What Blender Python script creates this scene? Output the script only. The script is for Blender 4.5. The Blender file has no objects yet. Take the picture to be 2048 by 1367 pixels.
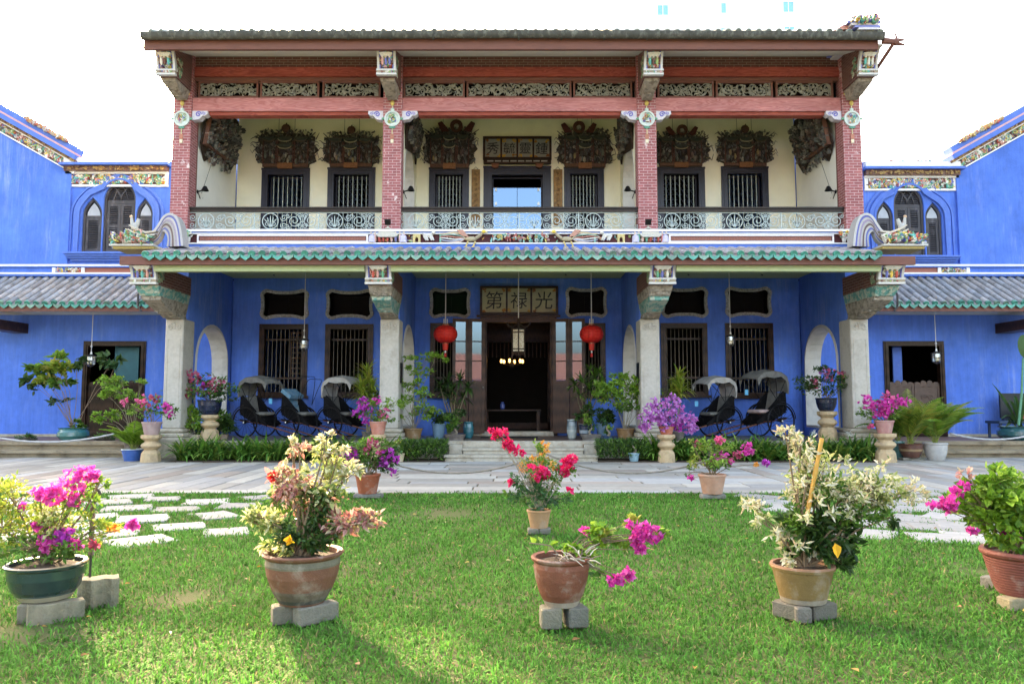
import bpy, math, random
import numpy as np
from mathutils import Vector, geometry
R = math.radians
rnd = random.Random(11)
rng = np.random.default_rng(11)
scene = bpy.context.scene
col_root = scene.collection

# ------------------------------------------------------------------ camera, sky, sun, exposure
FPX, EYE = 1500.0, 1.5
TILT = math.atan((805 - 683.5) / FPX)
cam_d = bpy.data.cameras.new('camera')
cam = bpy.data.objects.new('camera', cam_d)
col_root.objects.link(cam)
cam_d.sensor_width = 36.0
cam_d.lens = FPX / 2048 * 36.0
cam_d.clip_start, cam_d.clip_end = 0.05, 3000
cam.location = (0, 0, EYE)
cam.rotation_euler = (math.pi / 2 + TILT, 0, 0)
scene.camera = cam

SUN_EL, SUN_AZ = R(23.5), R(-30.5)          # azimuth measured from +Y, negative = to the left
world = bpy.data.worlds.new('World')
scene.world = world
world.use_nodes = True
wn = world.node_tree.nodes
sky = wn.new('ShaderNodeTexSky')
sky.sky_type = 'NISHITA'
sky.sun_disc = False
sky.sun_elevation = SUN_EL
sky.sun_rotation = SUN_AZ
sky.air_density, sky.dust_density, sky.ozone_density = 1.0, 7.0, 0.4
wn['Background'].inputs['Strength'].default_value = 0.15
world.node_tree.links.new(sky.outputs[0], wn['Background'].inputs['Color'])
sun_d = bpy.data.lights.new('sun', 'SUN')
sun_d.energy = 2.4
sun_d.angle = R(0.6)
sun_d.color = (1.0, 0.85, 0.60)
sun = bpy.data.objects.new('sun', sun_d)
col_root.objects.link(sun)
to_sun = Vector((math.sin(SUN_AZ) * math.cos(SUN_EL), math.cos(SUN_AZ) * math.cos(SUN_EL), math.sin(SUN_EL)))
sun.rotation_euler = to_sun.to_track_quat('Z', 'Y').to_euler()
sun.location = (-20, 60, 40)
scene.view_settings.view_transform = 'Standard'
scene.view_settings.look = 'None'
scene.view_settings.exposure = 3.42
scene.view_settings.gamma = 1.0
scene.view_settings.use_white_balance = True
scene.view_settings.white_balance_temperature = 7600
scene.cycles.max_bounces = 8
scene.cycles.diffuse_bounces = 5
scene.cycles.transparent_max_bounces = 12

# ------------------------------------------------------------------ measuring helpers (photo pixel -> point in the place at a known depth)
_c, _s = math.cos(TILT), math.sin(TILT)
def W(px, py, Y):
    u = (px - 1024) / FPX; v = (683.5 - py) / FPX
    k = Y / (_c - v * _s)
    return Vector((u * k, Y, EYE + k * (_s + v * _c)))
def X(px, py, Y): return W(px, py, Y).x
def Z(py, Y): return W(1024, py, Y).z
def G(px, py, z=0.0):
    u = (px - 1024) / FPX; v = (683.5 - py) / FPX
    k = (z - EYE) / (_s + v * _c)
    return Vector((u * k, k * (_c - v * _s), z))
def PX(Y): return Y / FPX * 1.005             # metres per photo pixel at depth Y

# ------------------------------------------------------------------ mesh builder
class MB:
    def __init__(s):
        s.v = []; s.f = []; s.c = []; s.ch = []
    def add(s, vs, fs, c=None):
        o = len(s.v)
        s.v.extend((float(v[0]), float(v[1]), float(v[2])) for v in vs)
        s.f.extend(tuple(i + o for i in f) for f in fs)
        s.c.extend([c] * len(fs))
    def box(s, x0, x1, y0, y1, z0, z1, c=None):
        s.add([(x0,y0,z0),(x1,y0,z0),(x1,y1,z0),(x0,y1,z0),(x0,y0,z1),(x1,y0,z1),(x1,y1,z1),(x0,y1,z1)],
              [(0,3,2,1),(4,5,6,7),(0,1,5,4),(1,2,6,5),(2,3,7,6),(3,0,4,7)], c)
    def bbox(s, x0, x1, y0, y1, z0, z1, b, c=None):
        """box whose vertical and front edges are chamfered by b"""
        rings = []
        for z, i in ((z0, b), (z0 + b, 0), (z1 - b, 0), (z1, b)):
            rings.append([(x0+i+b,y0+i,z),(x1-i-b,y0+i,z),(x1-i,y0+i+b,z),(x1-i,y1-i-b,z),(x1-i-b,y1-i,z),(x0+i+b,y1-i,z),(x0+i,y1-i-b,z),(x0+i,y0+i+b,z)])
        s.rings(rings, c)
    def rings(s, rings, c=None, cap=True, closed=True):
        n = len(rings[0]); vs = [p for r in rings for p in r]; fs = []; 
        for k in range(len(rings) - 1):
            for j in range(n if closed else n - 1):
                a = k*n + j; b = k*n + (j+1) % n
                fs.append((a, b, b + n, a + n))
        if cap:
            fs.append(tuple(range(n - 1, -1, -1))); fs.append(tuple((len(rings)-1)*n + j for j in range(n)))
        s.add(vs, fs, c)
    def obox(s, ctr, ux, uy, uz, c=None):
        ctr, ux, uy, uz = Vector(ctr), Vector(ux), Vector(uy), Vector(uz)
        q = [(-1,-1,-1),(1,-1,-1),(1,1,-1),(-1,1,-1),(-1,-1,1),(1,-1,1),(1,1,1),(-1,1,1)]
        s.add([ctr + ux*a + uy*b + uz*d for a, b, d in q], [(0,3,2,1),(4,5,6,7),(0,1,5,4),(1,2,6,5),(2,3,7,6),(3,0,4,7)], c)
    def prism(s, pts, plane, a0, a1, c=None):
        """extrude a 2-D outline: plane 'xz' along y, 'yz' along x, 'xy' along z"""
        def P(p, a):
            return (p[0], a, p[1]) if plane == 'xz' else (a, p[0], p[1]) if plane == 'yz' else (p[0], p[1], a)
        n = len(pts)
        tri = geometry.tessellate_polygon([[Vector((p[0], p[1], 0)) for p in pts]])
        vs = [P(p, a0) for p in pts] + [P(p, a1) for p in pts]
        fs = [tuple(t) for t in tri] + [tuple(i + n for i in t) for t in tri] + [(i, (i+1) % n, (i+1) % n + n, i + n) for i in range(n)]
        s.add(vs, fs, c)
    def wall(s, outer, holes, plane, a0, a1, c=None, reveal=None):
        """slab with real openings"""
        def P(p, a):
            return (p[0], a, p[1]) if plane == 'xz' else (a, p[0], p[1]) if plane == 'yz' else (p[0], p[1], a)
        loops = [outer] + holes
        flat = [p for L in loops for p in L]; ed = []; o = 0
        for L in loops:
            ed += [(o + i, o + (i+1) % len(L)) for i in range(len(L))]; o += len(L)
        res = geometry.delaunay_2d_cdt([Vector(p) for p in flat], ed, [], 0, 1e-6)
        cv = [(p.x, p.y) for p in res[0]]; n = len(cv)
        def inside(q, P):
            r = False
            for i in range(len(P)):
                a, b = P[i-1], P[i]
                if (a[1] > q[1]) != (b[1] > q[1]) and q[0] < (b[0]-a[0])*(q[1]-a[1])/(b[1]-a[1])+a[0]: r = not r
            return r
        tri = []
        for t in res[2]:
            q = (sum(cv[i][0] for i in t)/len(t), sum(cv[i][1] for i in t)/len(t))
            if inside(q, outer) and not any(inside(q, H) for H in holes): tri.append(tuple(t))
        s.add([P(p, a0) for p in cv] + [P(p, a1) for p in cv], tri + [tuple(i + n for i in t) for t in tri], c)
        for k, L in enumerate(loops):
            m = len(L)
            s.add([P(p, a0) for p in L] + [P(p, a1) for p in L], [(i, (i+1) % m, (i+1) % m + m, i + m) for i in range(m)], c if k == 0 else (reveal or c))
    def tube(s, pts, r, n=6, c=None, cap=True):
        pts = [Vector(p) for p in pts]; m = len(pts)
        rr = r if isinstance(r, (list, tuple)) else [r] * m
        t0 = (pts[1] - pts[0]).normalized()
        ref = Vector((0, 0, 1)) if abs(t0.z) < .9 else Vector((1, 0, 0))
        a = t0.cross(ref).normalized(); rings = []
        for i, p in enumerate(pts):
            t = (pts[min(i+1, m-1)] - pts[max(i-1, 0)])
            if t.length < 1e-9: t = t0
            t.normalize()
            a = (a - t * a.dot(t))
            a = a.normalized() if a.length > 1e-6 else t.orthogonal().normalized()
            b = t.cross(a)
            rings.append([p + (a * math.cos(2*math.pi*j/n) + b * math.sin(2*math.pi*j/n)) * rr[i] for j in range(n)])
        s.rings(rings, c, cap)
    def lathe(s, prof, ctr=(0,0,0), n=24, cs=None, cap=False, sq=1.0, phase=0.0):
        """revolve (r, z) pairs; cs = colour per ring gap"""
        cx, cy, cz = ctr
        for k in range(len(prof) - 1):
            (r0, z0), (r1, z1) = prof[k], prof[k+1]
            ring = []
            for r, z in ((r0, z0), (r1, z1)):
                ring += [(cx + r*math.cos(phase + 2*math.pi*j/n), cy + sq*r*math.sin(phase + 2*math.pi*j/n), cz + z) for j in range(n)]
            s.add(ring, [(j, (j+1) % n, (j+1) % n + n, j + n) for j in range(n)], cs[k] if isinstance(cs, list) else cs)
    def disc(s, ctr, r, n=16, c=None, sq=1.0):
        s.add([(ctr[0] + r*math.cos(2*math.pi*j/n), ctr[1] + sq*r*math.sin(2*math.pi*j/n), ctr[2]) for j in range(n)], [tuple(range(n))], c)
    def ball(s, ctr, r, nu=8, nv=5, c=None):
        rx, ry, rz = r if isinstance(r, (tuple, list)) else (r, r, r)
        rings = []
        for k in range(nv + 1):
            t = math.pi * (k / nv) ; t = min(max(t, .05), math.pi - .05)
            rings.append([(ctr[0] + rx*math.sin(t)*math.cos(2*math.pi*j/nu), ctr[1] + ry*math.sin(t)*math.sin(2*math.pi*j/nu), ctr[2] - rz*math.cos(t)) for j in range(nu)])
        s.rings(rings, c)
    def chunk(s, verts, faces, cols):
        """numpy block: verts (N,3), faces (M,k), cols (M,3)"""
        s.ch.append((np.asarray(verts, dtype=np.float32), np.asarray(faces, dtype=np.int32), np.asarray(cols, dtype=np.float32)))
    def build(s, name, mat, parent=None, origin=None, smooth=False, **tags):
        V = [np.array(s.v, dtype=np.float32).reshape(-1, 3)]
        loops = [np.array([i for f in s.f for i in f], dtype=np.int32)]
        tot = [np.array([len(f) for f in s.f], dtype=np.int32)]
        cl = [np.array([(c if c is not None else (1, 1, 1)) for c in s.c], dtype=np.float32).reshape(-1, 3)]
        off = len(s.v)
        for v, f, c in s.ch:
            V.append(v); loops.append((f + off).ravel()); tot.append(np.full(len(f), f.shape[1], dtype=np.int32)); cl.append(c); off += len(v)
        V = np.concatenate(V); loops = np.concatenate(loops); tot = np.concatenate(tot); cl = np.concatenate(cl)
        if origin is not None: base = Vector(origin)
        elif parent is not None: base = wloc(parent)
        else: base = Vector((0, 0, 0))
        V = V - np.array(base, dtype=np.float32)
        me = bpy.data.meshes.new(name)
        me.vertices.add(len(V)); me.vertices.foreach_set('co', V.ravel())
        me.loops.add(len(loops)); me.loops.foreach_set('vertex_index', loops)
        me.polygons.add(len(tot))
        start = np.zeros(len(tot), dtype=np.int32); start[1:] = np.cumsum(tot)[:-1]
        me.polygons.foreach_set('loop_start', start)
        me.update(calc_edges=True)
        if any(c is not None for c in s.c) or s.ch:
            at = me.attributes.new('Col', 'FLOAT_COLOR', 'FACE')
            at.data.foreach_set('color', np.concatenate([cl, np.ones((len(cl), 1), dtype=np.float32)], 1).ravel())
        me.polygons.foreach_set('use_smooth', np.zeros(len(tot), dtype=bool))
        if smooth:
            me.polygons.foreach_set('use_smooth', np.ones(len(tot), dtype=bool))
            if smooth is not True: me.set_sharp_from_angle(angle=R(smooth))
        me.materials.append(mat)
        o = bpy.data.objects.new(name, me)
        col_root.objects.link(o)
        if parent is not None:
            o.parent = parent
            o.location = base - wloc(parent)
        else:
            o.location = base
        for k, v in tags.items(): o[k] = v
        return o

def wloc(o):
    v = Vector((0, 0, 0))
    while o is not None:
        v = v + o.location; o = o.parent
    return v
def thing(name, label, cat, loc=(0, 0, 0), group=None):
    o = bpy.data.objects.new(name, None)
    o.empty_display_size = .2
    col_root.objects.link(o)
    o.location = loc
    o['label'] = label; o['category'] = cat
    if group: o['group'] = group
    return o
def tg(label, cat, group=None):
    d = dict(label=label, category=cat)
    if group: d['group'] = group
    return d
kids = {}
def copy_tree(o, parent=None):
    c = o.copy(); col_root.objects.link(c)
    if parent is not None: c.parent = parent
    for ch in [q for q in o.children]: copy_tree(ch, c)
    return c

# ------------------------------------------------------------------ materials
def _new(name):
    m = bpy.data.materials.new(name); m.use_nodes = True
    nt = m.node_tree; return m, nt, nt.nodes, nt.links, nt.nodes['Principled BSDF']
def noise(nt, vec, scale, detail=4, rough=.6, dist=0):
    n = nt.nodes.new('ShaderNodeTexNoise'); n.inputs['Scale'].default_value = scale
    n.inputs['Detail'].default_value = detail; n.inputs['Roughness'].default_value = rough; n.inputs['Distortion'].default_value = dist
    nt.links.new(vec, n.inputs['Vector']); return n.outputs['Fac']
def ramp(nt, fac, a, b, lo=0., hi=1.):
    n = nt.nodes.new('ShaderNodeMapRange'); n.inputs[1].default_value = a; n.inputs[2].default_value = b
    n.inputs[3].default_value = lo; n.inputs[4].default_value = hi
    nt.links.new(fac, n.inputs[0]); return n.outputs[0]
def mix(nt, fac, a, b, kind='MIX'):
    n = nt.nodes.new('ShaderNodeMix'); n.data_type = 'RGBA'; n.blend_type = kind
    for sock, val in ((n.inputs[0], fac), (n.inputs[6], a), (n.inputs[7], b)):
        if hasattr(val, 'is_linked'): nt.links.new(val, sock)
        elif isinstance(val, (int, float)): sock.default_value = val if sock == n.inputs[0] else (val, val, val, 1)
        else: sock.default_value = (*val, 1)
    return n.outputs[2]
def scale_col(nt, col, fac):
    n = nt.nodes.new('ShaderNodeVectorMath'); n.operation = 'SCALE'
    if hasattr(col, 'is_linked'): nt.links.new(col, n.inputs[0])
    else: n.inputs[0].default_value = col
    nt.links.new(fac, n.inputs['Scale']); return n.outputs[0]
def objvec(nt, sc=(1, 1, 1)):
    t = nt.nodes.new('ShaderNodeTexCoord')
    mp = nt.nodes.new('ShaderNodeMapping'); mp.inputs['Scale'].default_value = sc
    nt.links.new(t.outputs['Object'], mp.inputs['Vector']); return mp.outputs['Vector']
def bump(nt, h, strength, dist=.02):
    b = nt.nodes.new('ShaderNodeBump'); b.inputs['Strength'].default_value = strength; b.inputs['Distance'].default_value = dist
    nt.links.new(h, b.inputs['Height']); return b.outputs['Normal']
def attr(nt):
    a = nt.nodes.new('ShaderNodeAttribute'); a.attribute_name = 'Col'; return a.outputs['Color']

def mat(name, col=None, rough=.75, vary=.15, vs=4.0, col2=None, s2=1.5, lim=(.5, .65), amt=.6, bmp=0., bs=30., spec=.4, metal=0., stretch=(1, 1, 1), bdist=.02, coat=0.):
    """plain surface: colour (or the mesh's own colours) with blotches, a second patchy colour and a fine bump"""
    m, nt, N, L, p = _new(name)
    v = objvec(nt, stretch)
    base = attr(nt) if col is None else col
    c = scale_col(nt, base, ramp(nt, noise(nt, v, vs), .25, .75, 1 - vary, 1 + vary))
    if col2 is not None:
        f = ramp(nt, noise(nt, v, s2, 7, .65), lim[0], lim[1], 0, amt)
        c = mix(nt, f, c, col2)
    L.new(c, p.inputs['Base Color'])
    p.inputs['Roughness'].default_value = rough; p.inputs['Metallic'].default_value = metal
    p.inputs['Specular IOR Level'].default_value = spec
    if coat: p.inputs['Coat Weight'].default_value = coat; p.inputs['Coat Roughness'].default_value = .15
    if bmp: L.new(bump(nt, noise(nt, v, bs, 5), bmp, bdist), p.inputs['Normal'])
    return m

def limewash(name, col):
    """indigo limewash: mottled, with thin vertical runs and chalky bloom"""
    m, nt, N, L, p = _new(name)
    v = objvec(nt); vst = objvec(nt, (7, 7, .5)); vw = objvec(nt, (1.4, 1.4, .5))
    c = scale_col(nt, col, ramp(nt, noise(nt, v, .8, 7, .7), .28, .72, .76, 1.24))
    c = scale_col(nt, c, ramp(nt, noise(nt, vst, 2.0, 4, .6), .3, .7, .92, 1.08))
    c = mix(nt, ramp(nt, noise(nt, vw, 2.2, 8, .75, .6), .50, .72, 0, .30), c, (.17, .27, .58))
    big = ramp(nt, noise(nt, vw, .55, 6, .7, .4), .50, .72, 0, .75)
    streak = ramp(nt, noise(nt, vst, 1.2, 8, .8, .3), .47, .66, 0, 1)
    mm = N.new('ShaderNodeMath'); mm.operation = 'MULTIPLY'; L.new(big, mm.inputs[0]); L.new(streak, mm.inputs[1])
    c = mix(nt, mm.outputs[0], c, (.34, .42, .62))
    dk = ramp(nt, noise(nt, vw, .9, 7, .75), .58, .76, 0, .38)
    c = mix(nt, dk, c, (.035, .065, .24))
    L.new(c, p.inputs['Base Color']); p.inputs['Roughness'].default_value = .9; p.inputs['Specular IOR Level'].default_value = .2
    L.new(bump(nt, noise(nt, v, 18, 6), .25, .02), p.inputs['Normal'])
    return m

def brickmat(name, c1, c2, mortar, bw=.24, bh=.075, ms=.012, peel=0.):
    m, nt, N, L, p = _new(name)
    t = N.new('ShaderNodeTexCoord'); sp = N.new('ShaderNodeSeparateXYZ'); L.new(t.outputs['Object'], sp.inputs[0])
    ad = N.new('ShaderNodeMath'); ad.operation = 'ADD'; L.new(sp.outputs[0], ad.inputs[0]); L.new(sp.outputs[1], ad.inputs[1])
    cb = N.new('ShaderNodeCombineXYZ'); L.new(ad.outputs[0], cb.inputs[0]); L.new(sp.outputs[2], cb.inputs[1])
    b = N.new('ShaderNodeTexBrick'); L.new(cb.outputs[0], b.inputs['Vector'])
    b.inputs['Scale'].default_value = 1; b.inputs['Brick Width'].default_value = bw; b.inputs['Row Height'].default_value = bh
    b.inputs['Mortar Size'].default_value = ms; b.inputs['Mortar Smooth'].default_value = .25; b.inputs['Bias'].default_value = 0
    b.inputs['Color1'].default_value = (*c1, 1); b.inputs['Color2'].default_value = (*c2, 1); b.inputs['Mortar'].default_value = (*mortar, 1)
    v = objvec(nt)
    c = scale_col(nt, b.outputs['Color'], ramp(nt, noise(nt, v, 5, 5), .25, .75, .8, 1.2))
    if peel:
        c = mix(nt, ramp(nt, noise(nt, objvec(nt, (1, 1, .7)), 2.6, 8, .75), .605, .635, 0, peel), c, (.72, .62, .60))
    L.new(c, p.inputs['Base Color']); p.inputs['Roughness'].default_value = .8
    L.new(bump(nt, b.outputs['Fac'], -.5, .01), p.inputs['Normal'])
    return m

def woodgrain(name, c1, c2, ax=(.35, 1, 6), rough=.5, sc=2.2, dist=5., spec=.22):
    m, nt, N, L, p = _new(name)
    v = objvec(nt, ax)
    w = N.new('ShaderNodeTexWave'); w.wave_type = 'BANDS'; w.bands_direction = 'Z'
    w.inputs['Scale'].default_value = sc; w.inputs['Distortion'].default_value = dist; w.inputs['Detail'].default_value = 2.5; w.inputs['Detail Scale'].default_value = 1.2
    L.new(v, w.inputs['Vector'])
    c = mix(nt, w.outputs['Fac'], c1, c2)
    c = scale_col(nt, c, ramp(nt, noise(nt, v, 1.5), .25, .75, .85, 1.15))
    L.new(c, p.inputs['Base Color']); p.inputs['Roughness'].default_value = rough; p.inputs['Specular IOR Level'].default_value = spec
    return m

def painted_grain(name, c1, c2):
    """beam painted to imitate timber: long swirling figure, scuffs and a few joints"""
    m, nt, N, L, p = _new(name)
    v = objvec(nt, (.55, 1, 4.5))
    n = noise(nt, v, 1.3, 2, .5, 1.6)
    w = N.new('ShaderNodeMath'); w.operation = 'PINGPONG'; w.inputs[1].default_value = .5
    k = N.new('ShaderNodeMath'); k.operation = 'MULTIPLY'; k.inputs[1].default_value = 7; L.new(n, k.inputs[0]); L.new(k.outputs[0], w.inputs[0])
    c = mix(nt, ramp(nt, w.outputs[0], 0, .5), c1, c2)
    c = scale_col(nt, c, ramp(nt, noise(nt, objvec(nt, (.5, 1, 2)), 1.2, 6, .7), .3, .7, .80, 1.2))
    c = mix(nt, ramp(nt, noise(nt, objvec(nt, (.6, 1, 3)), 5, 7, .7), .62, .72, 0, .45), c, (.16, .07, .06))
    L.new(c, p.inputs['Base Color']); p.inputs['Roughness'].default_value = .6; p.inputs['Specular IOR Level'].default_value = .2
    return m
def leafmat(name, trans=.35, rough=.45, spec=.35):
    m, nt, N, L, p = _new(name)
    c = attr(nt)
    c = scale_col(nt, c, ramp(nt, noise(nt, objvec(nt), 14, 3), .25, .75, .82, 1.18))
    L.new(c, p.inputs['Base Color']); p.inputs['Roughness'].default_value = rough; p.inputs['Specular IOR Level'].default_value = spec
    t = N.new('ShaderNodeBsdfTranslucent'); L.new(c, t.inputs['Color'])
    ms = N.new('ShaderNodeMixShader'); ms.inputs[0].default_value = trans
    L.new(p.outputs[0], ms.inputs[1]); L.new(t.outputs[0], ms.inputs[2]); L.new(ms.outputs[0], N['Material Output'].inputs['Surface'])
    return m

def glassmat(name, col=(.9, .95, 1), alpha=.25, rough=.03):
    """thin glass: clear film with sharp reflections"""
    m, nt, N, L, p = _new(name)
    g = N.new('ShaderNodeBsdfGlossy'); g.inputs['Roughness'].default_value = rough; g.inputs['Color'].default_value = (*col, 1)
    t = N.new('ShaderNodeBsdfTransparent'); t.inputs['Color'].default_value = (*col, 1)
    ms = N.new('ShaderNodeMixShader'); ms.inputs[0].default_value = alpha
    L.new(t.outputs[0], ms.inputs[1]); L.new(g.outputs[0], ms.inputs[2]); L.new(ms.outputs[0], N['Material Output'].inputs['Surface'])
    return m
def glow(name, col, st):
    m, nt, N, L, p = _new(name)
    p.inputs['Emission Color'].default_value = (*col, 1); p.inputs['Emission Strength'].default_value = st
    p.inputs['Base Color'].default_value = (*col, 1)
    return m

BLUE = (.078, .180, .60)
M = dict(
    blue=limewash('indigo limewash', BLUE),
    bluetrim=mat('blue painted moulding', (.085, .175, .54), .8, .12, 5, (.28, .36, .55), 6, (.6, .72), .35, bmp=.1),
    cream=mat('cream plaster', (.86, .83, .66), .9, .06, 1.2, (.62, .58, .44), .9, (.55, .75), .35, bmp=.08, bs=20),
    palewall=mat('off white plaster', (.80, .78, .72), .9, .06, 1.2, (.58, .56, .50), .9, (.55, .75), .35, bmp=.08, bs=20),
    white=mat('white lime paint', (.80, .79, .76), .8, .06, 5, (.45, .42, .42), 7, (.6, .75), .5, bmp=.1),
    offwhite=mat('pale soffit paint', (.66, .66, .56), .8, .07, 3, (.40, .38, .33), 3, (.6, .75), .4),
    brick=brickmat('dark red brick', (.25, .068, .072), (.34, .105, .108), (.50, .34, .34), .23, .078, .008, peel=.85),
    brickdark=brickmat('brown brick', (.10, .035, .028), (.14, .05, .04), (.22, .15, .13), ms=.010),
    beam=painted_grain('red grained beam paint', (.22, .042, .030), (.34, .085, .058)),
    beampink=painted_grain('faded red grained beam paint', (.38, .128, .125), (.50, .22, .215)),
    darkwood=woodgrain('dark varnished wood', (.020, .012, .009), (.045, .024, .016), (6, 6, .5), .35, 2, 3),
    brownwood=woodgrain('brown varnished wood', (.034, .015, .009), (.070, .032, .019), (6, 6, .4), .35, 2, 3),
    darkbrown=woodgrain('dark brown varnished wood', (.016, .008, .006), (.040, .019, .012), (6, 6, .4), .3, 2, 3),
    navywood=mat('blue black window paint', (.022, .022, .040), .4, .2, 6, (.10, .10, .16), 4, (.6, .75), .4),
    fretgrey=mat('grey painted fretwork', (.24, .24, .20), .7, .2, 9, (.14, .09, .06), 6, (.55, .7), .5),
    railgrey=mat('pale grey iron paint', (.40, .47, .46), .6, .1, 8, (.16, .14, .11), 12, (.62, .72), .5),
    granite=mat('pale granite', (.44, .41, .36), .85, .12, 14, (.26, .22, .17), 2.2, (.5, .72), .6, bmp=.35, bs=60),
    granitew=mat('weathered granite', (.40, .36, .29), .85, .16, 10, (.20, .15, .09), 3.0, (.48, .68), .7, bmp=.4, bs=45),
    sand=mat('carved sandstone', (.46, .34, .20), .85, .18, 9, (.20, .15, .10), 4, (.5, .68), .7, bmp=.4, bs=50),
    block=mat('concrete paver block', None, .92, .22, 14, (.10, .105, .07), 6, (.46, .66), .75, bmp=.8, bs=55),
    paving=mat('granite paving slab', None, .8, .12, 7, (.22, .19, .15), 1.1, (.52, .74), .55, bmp=.3, bs=40),
    ceramic=mat('painted relief shards', None, .45, .12, 30, (.10, .08, .07), 20, (.58, .7), .5),
    carved=mat('gilded dark wood carving', None, .7, .2, 25, (.03, .027, .024), 16, (.52, .66), .55, spec=.15),
    glazed=mat('green glazed roof tile', None, .3, .2, 14, (.18, .22, .18), 12, (.58, .7), .6, spec=.5),
    tile=mat('grey clay roof tile', None, .9, .15, 12, (.12, .11, .10), 2.5, (.5, .7), .6, bmp=.3, bs=50),
    gutter=mat('mossy roof gutter', (.070, .070, .062), .85, .3, 4, (.20, .21, .18), 5, (.5, .66), .7, stretch=(1.6, 1.6, .6), bmp=.5, bs=25),
    fascia=mat('brown fascia board', (.16, .065, .048), .7, .14, 5, (.08, .04, .03), 4, (.55, .7), .5, stretch=(.5, 1, 3)),
    limeboard=mat('pale green ceiling boards', (.40, .46, .25), .7, .08, 3, (.22, .25, .14), 3, (.55, .7), .4),
    pot=mat('fired clay pot', None, .65, .22, 7, (.34, .30, .25), 6, (.52, .70), .60, bmp=.35, bs=40, spec=.3),
    glaze=mat('glazed pot', None, .22, .14, 10, (.25, .27, .24), 8, (.64, .75), .4, spec=.6, coat=.5),
    soil=mat('potting soil', (.060, .040, .025), .95, .35, 25, (.12, .08, .05), 18, (.5, .6), .7, bmp=1., bs=60),
    bark=mat('plant stems', None, .85, .25, 25, bmp=.3, bs=60),
    band=mat('turquoise scroll glaze', (.10, .30, .27), .4, .3, 8, (.45, .47, .38), 7, (.49, .53), .85, bmp=1., bs=9, bdist=.05),
    carvedstone=mat('carved corbel stone', (.34, .30, .25), .85, .3, 9, (.14, .11, .08), 7, (.5, .6), .75, bmp=1., bs=11, bdist=.06),
    leaf=leafmat('leaves'), petal=leafmat('bracts', .45, .6), grassm=leafmat('lawn grass', .30, .75, .08),
    black=mat('black paint', (.006, .006, .0065), .45, .2, 8, (.03, .024, .02), 9, (.58, .7), .5, spec=.2),
    leather=mat('worn black leathercloth', (.006, .006, .007), .75, .25, 10, (.035, .03, .028), 7, (.55, .7), .5, bmp=.2, bs=40, spec=.12),
    canvas=mat('grey canvas', (.17, .165, .15), .9, .15, 8, (.08, .075, .07), 5, (.5, .65), .6, bmp=.3, bs=60, stretch=(1, 1, 1)),
    cloth=mat('seat cloth', None, .85, .15, 12, bmp=.2, bs=60),
    redsilk=mat('red lantern silk', None, .6, .1, 8),
    glass=glassmat('window glass', (.85, .92, 1.0), .5), lampglass=glassmat('lamp glass', (.9, .93, .95), .3),
    mirrorglass=glassmat('door glass', (.20, .30, .44), .5),  # blue of the mirrored sky is put into the glass tint
    iron=mat('dark iron', (.045, .040, .036), .55, .25, 18, (.13, .07, .04), 12, (.58, .7), .5),
    steel=mat('grey steel', (.45, .45, .44), .35, .1, 12, metal=.8),
    paint=mat('plain paint', None, .55, .1, 8),
    dark=mat('painted interior gloom', (.020, .017, .015), .9, .3, 2),  # darkness of the unlit rooms is put into this wall colour
    earth=mat('bare earth', (.11, .085, .050), .95, .25, 3, (.20, .15, .085), .8, (.5, .65), .6, bmp=.5, bs=30),
    rope=mat('weathered rope', (.24, .21, .17), .9, .2, 60, bmp=.6, bs=150),
    bulb=glow('lit bulb', (1, .50, .14), .8),
    bamboo=mat('bamboo cane', (.55, .30, .07), .4, .2, 9, (.25, .14, .05), 12, (.6, .7), .5, stretch=(1, 1, .3)),
)

# ================================================================== SETTING: ground, lawn, terrace
def ST(**k): d = dict(kind='structure'); d.update(k); return d
g = MB(); g.add([(-900,-900,-.06),(900,-900,-.06),(900,900,-.06),(-900,900,-.06)], [(0,1,2,3)])
g.build('ground', mat('far ground', (.10, .10, .07), .95, .2, .5), kind='structure')
LAWN_Y = 12.72
def lawn_h(x, y): return .020*math.sin(x*.9+1)*math.sin(y*.7) + .012*math.sin(x*2.3)*math.cos(y*1.9+.5)
lm = MB(); nx, ny = 80, 60; xs = np.linspace(-17, 17, nx); ys = np.linspace(-8, LAWN_Y, ny)
vv = [(x, y, -.02 + lawn_h(x, y)*min(1, max(0, (LAWN_Y-y)/1.5))) for y in ys for x in xs]
lm.add(vv, [(j*nx+i, j*nx+i+1, (j+1)*nx+i+1, (j+1)*nx+i) for j in range(ny-1) for i in range(nx-1)])
def lawnmat():
    m, nt, N, L, p = _new('turf soil and thatch')
    v = objvec(nt)
    c = mix(nt, ramp(nt, noise(nt, v, .8, 6, .7), .45, .65), (.085, .110, .022), (.130, .105, .050))
    c = mix(nt, ramp(nt, noise(nt, v, 30, 4), .5, .7), c, (.12, .09, .04))
    L.new(c, p.inputs['Base Color']); p.inputs['Roughness'].default_value = .95
    L.new(bump(nt, noise(nt, v, 60, 5), 1, .03), p.inputs['Normal']); return m
lm.build('lawn', lawnmat(), smooth=True, kind='structure')

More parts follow.
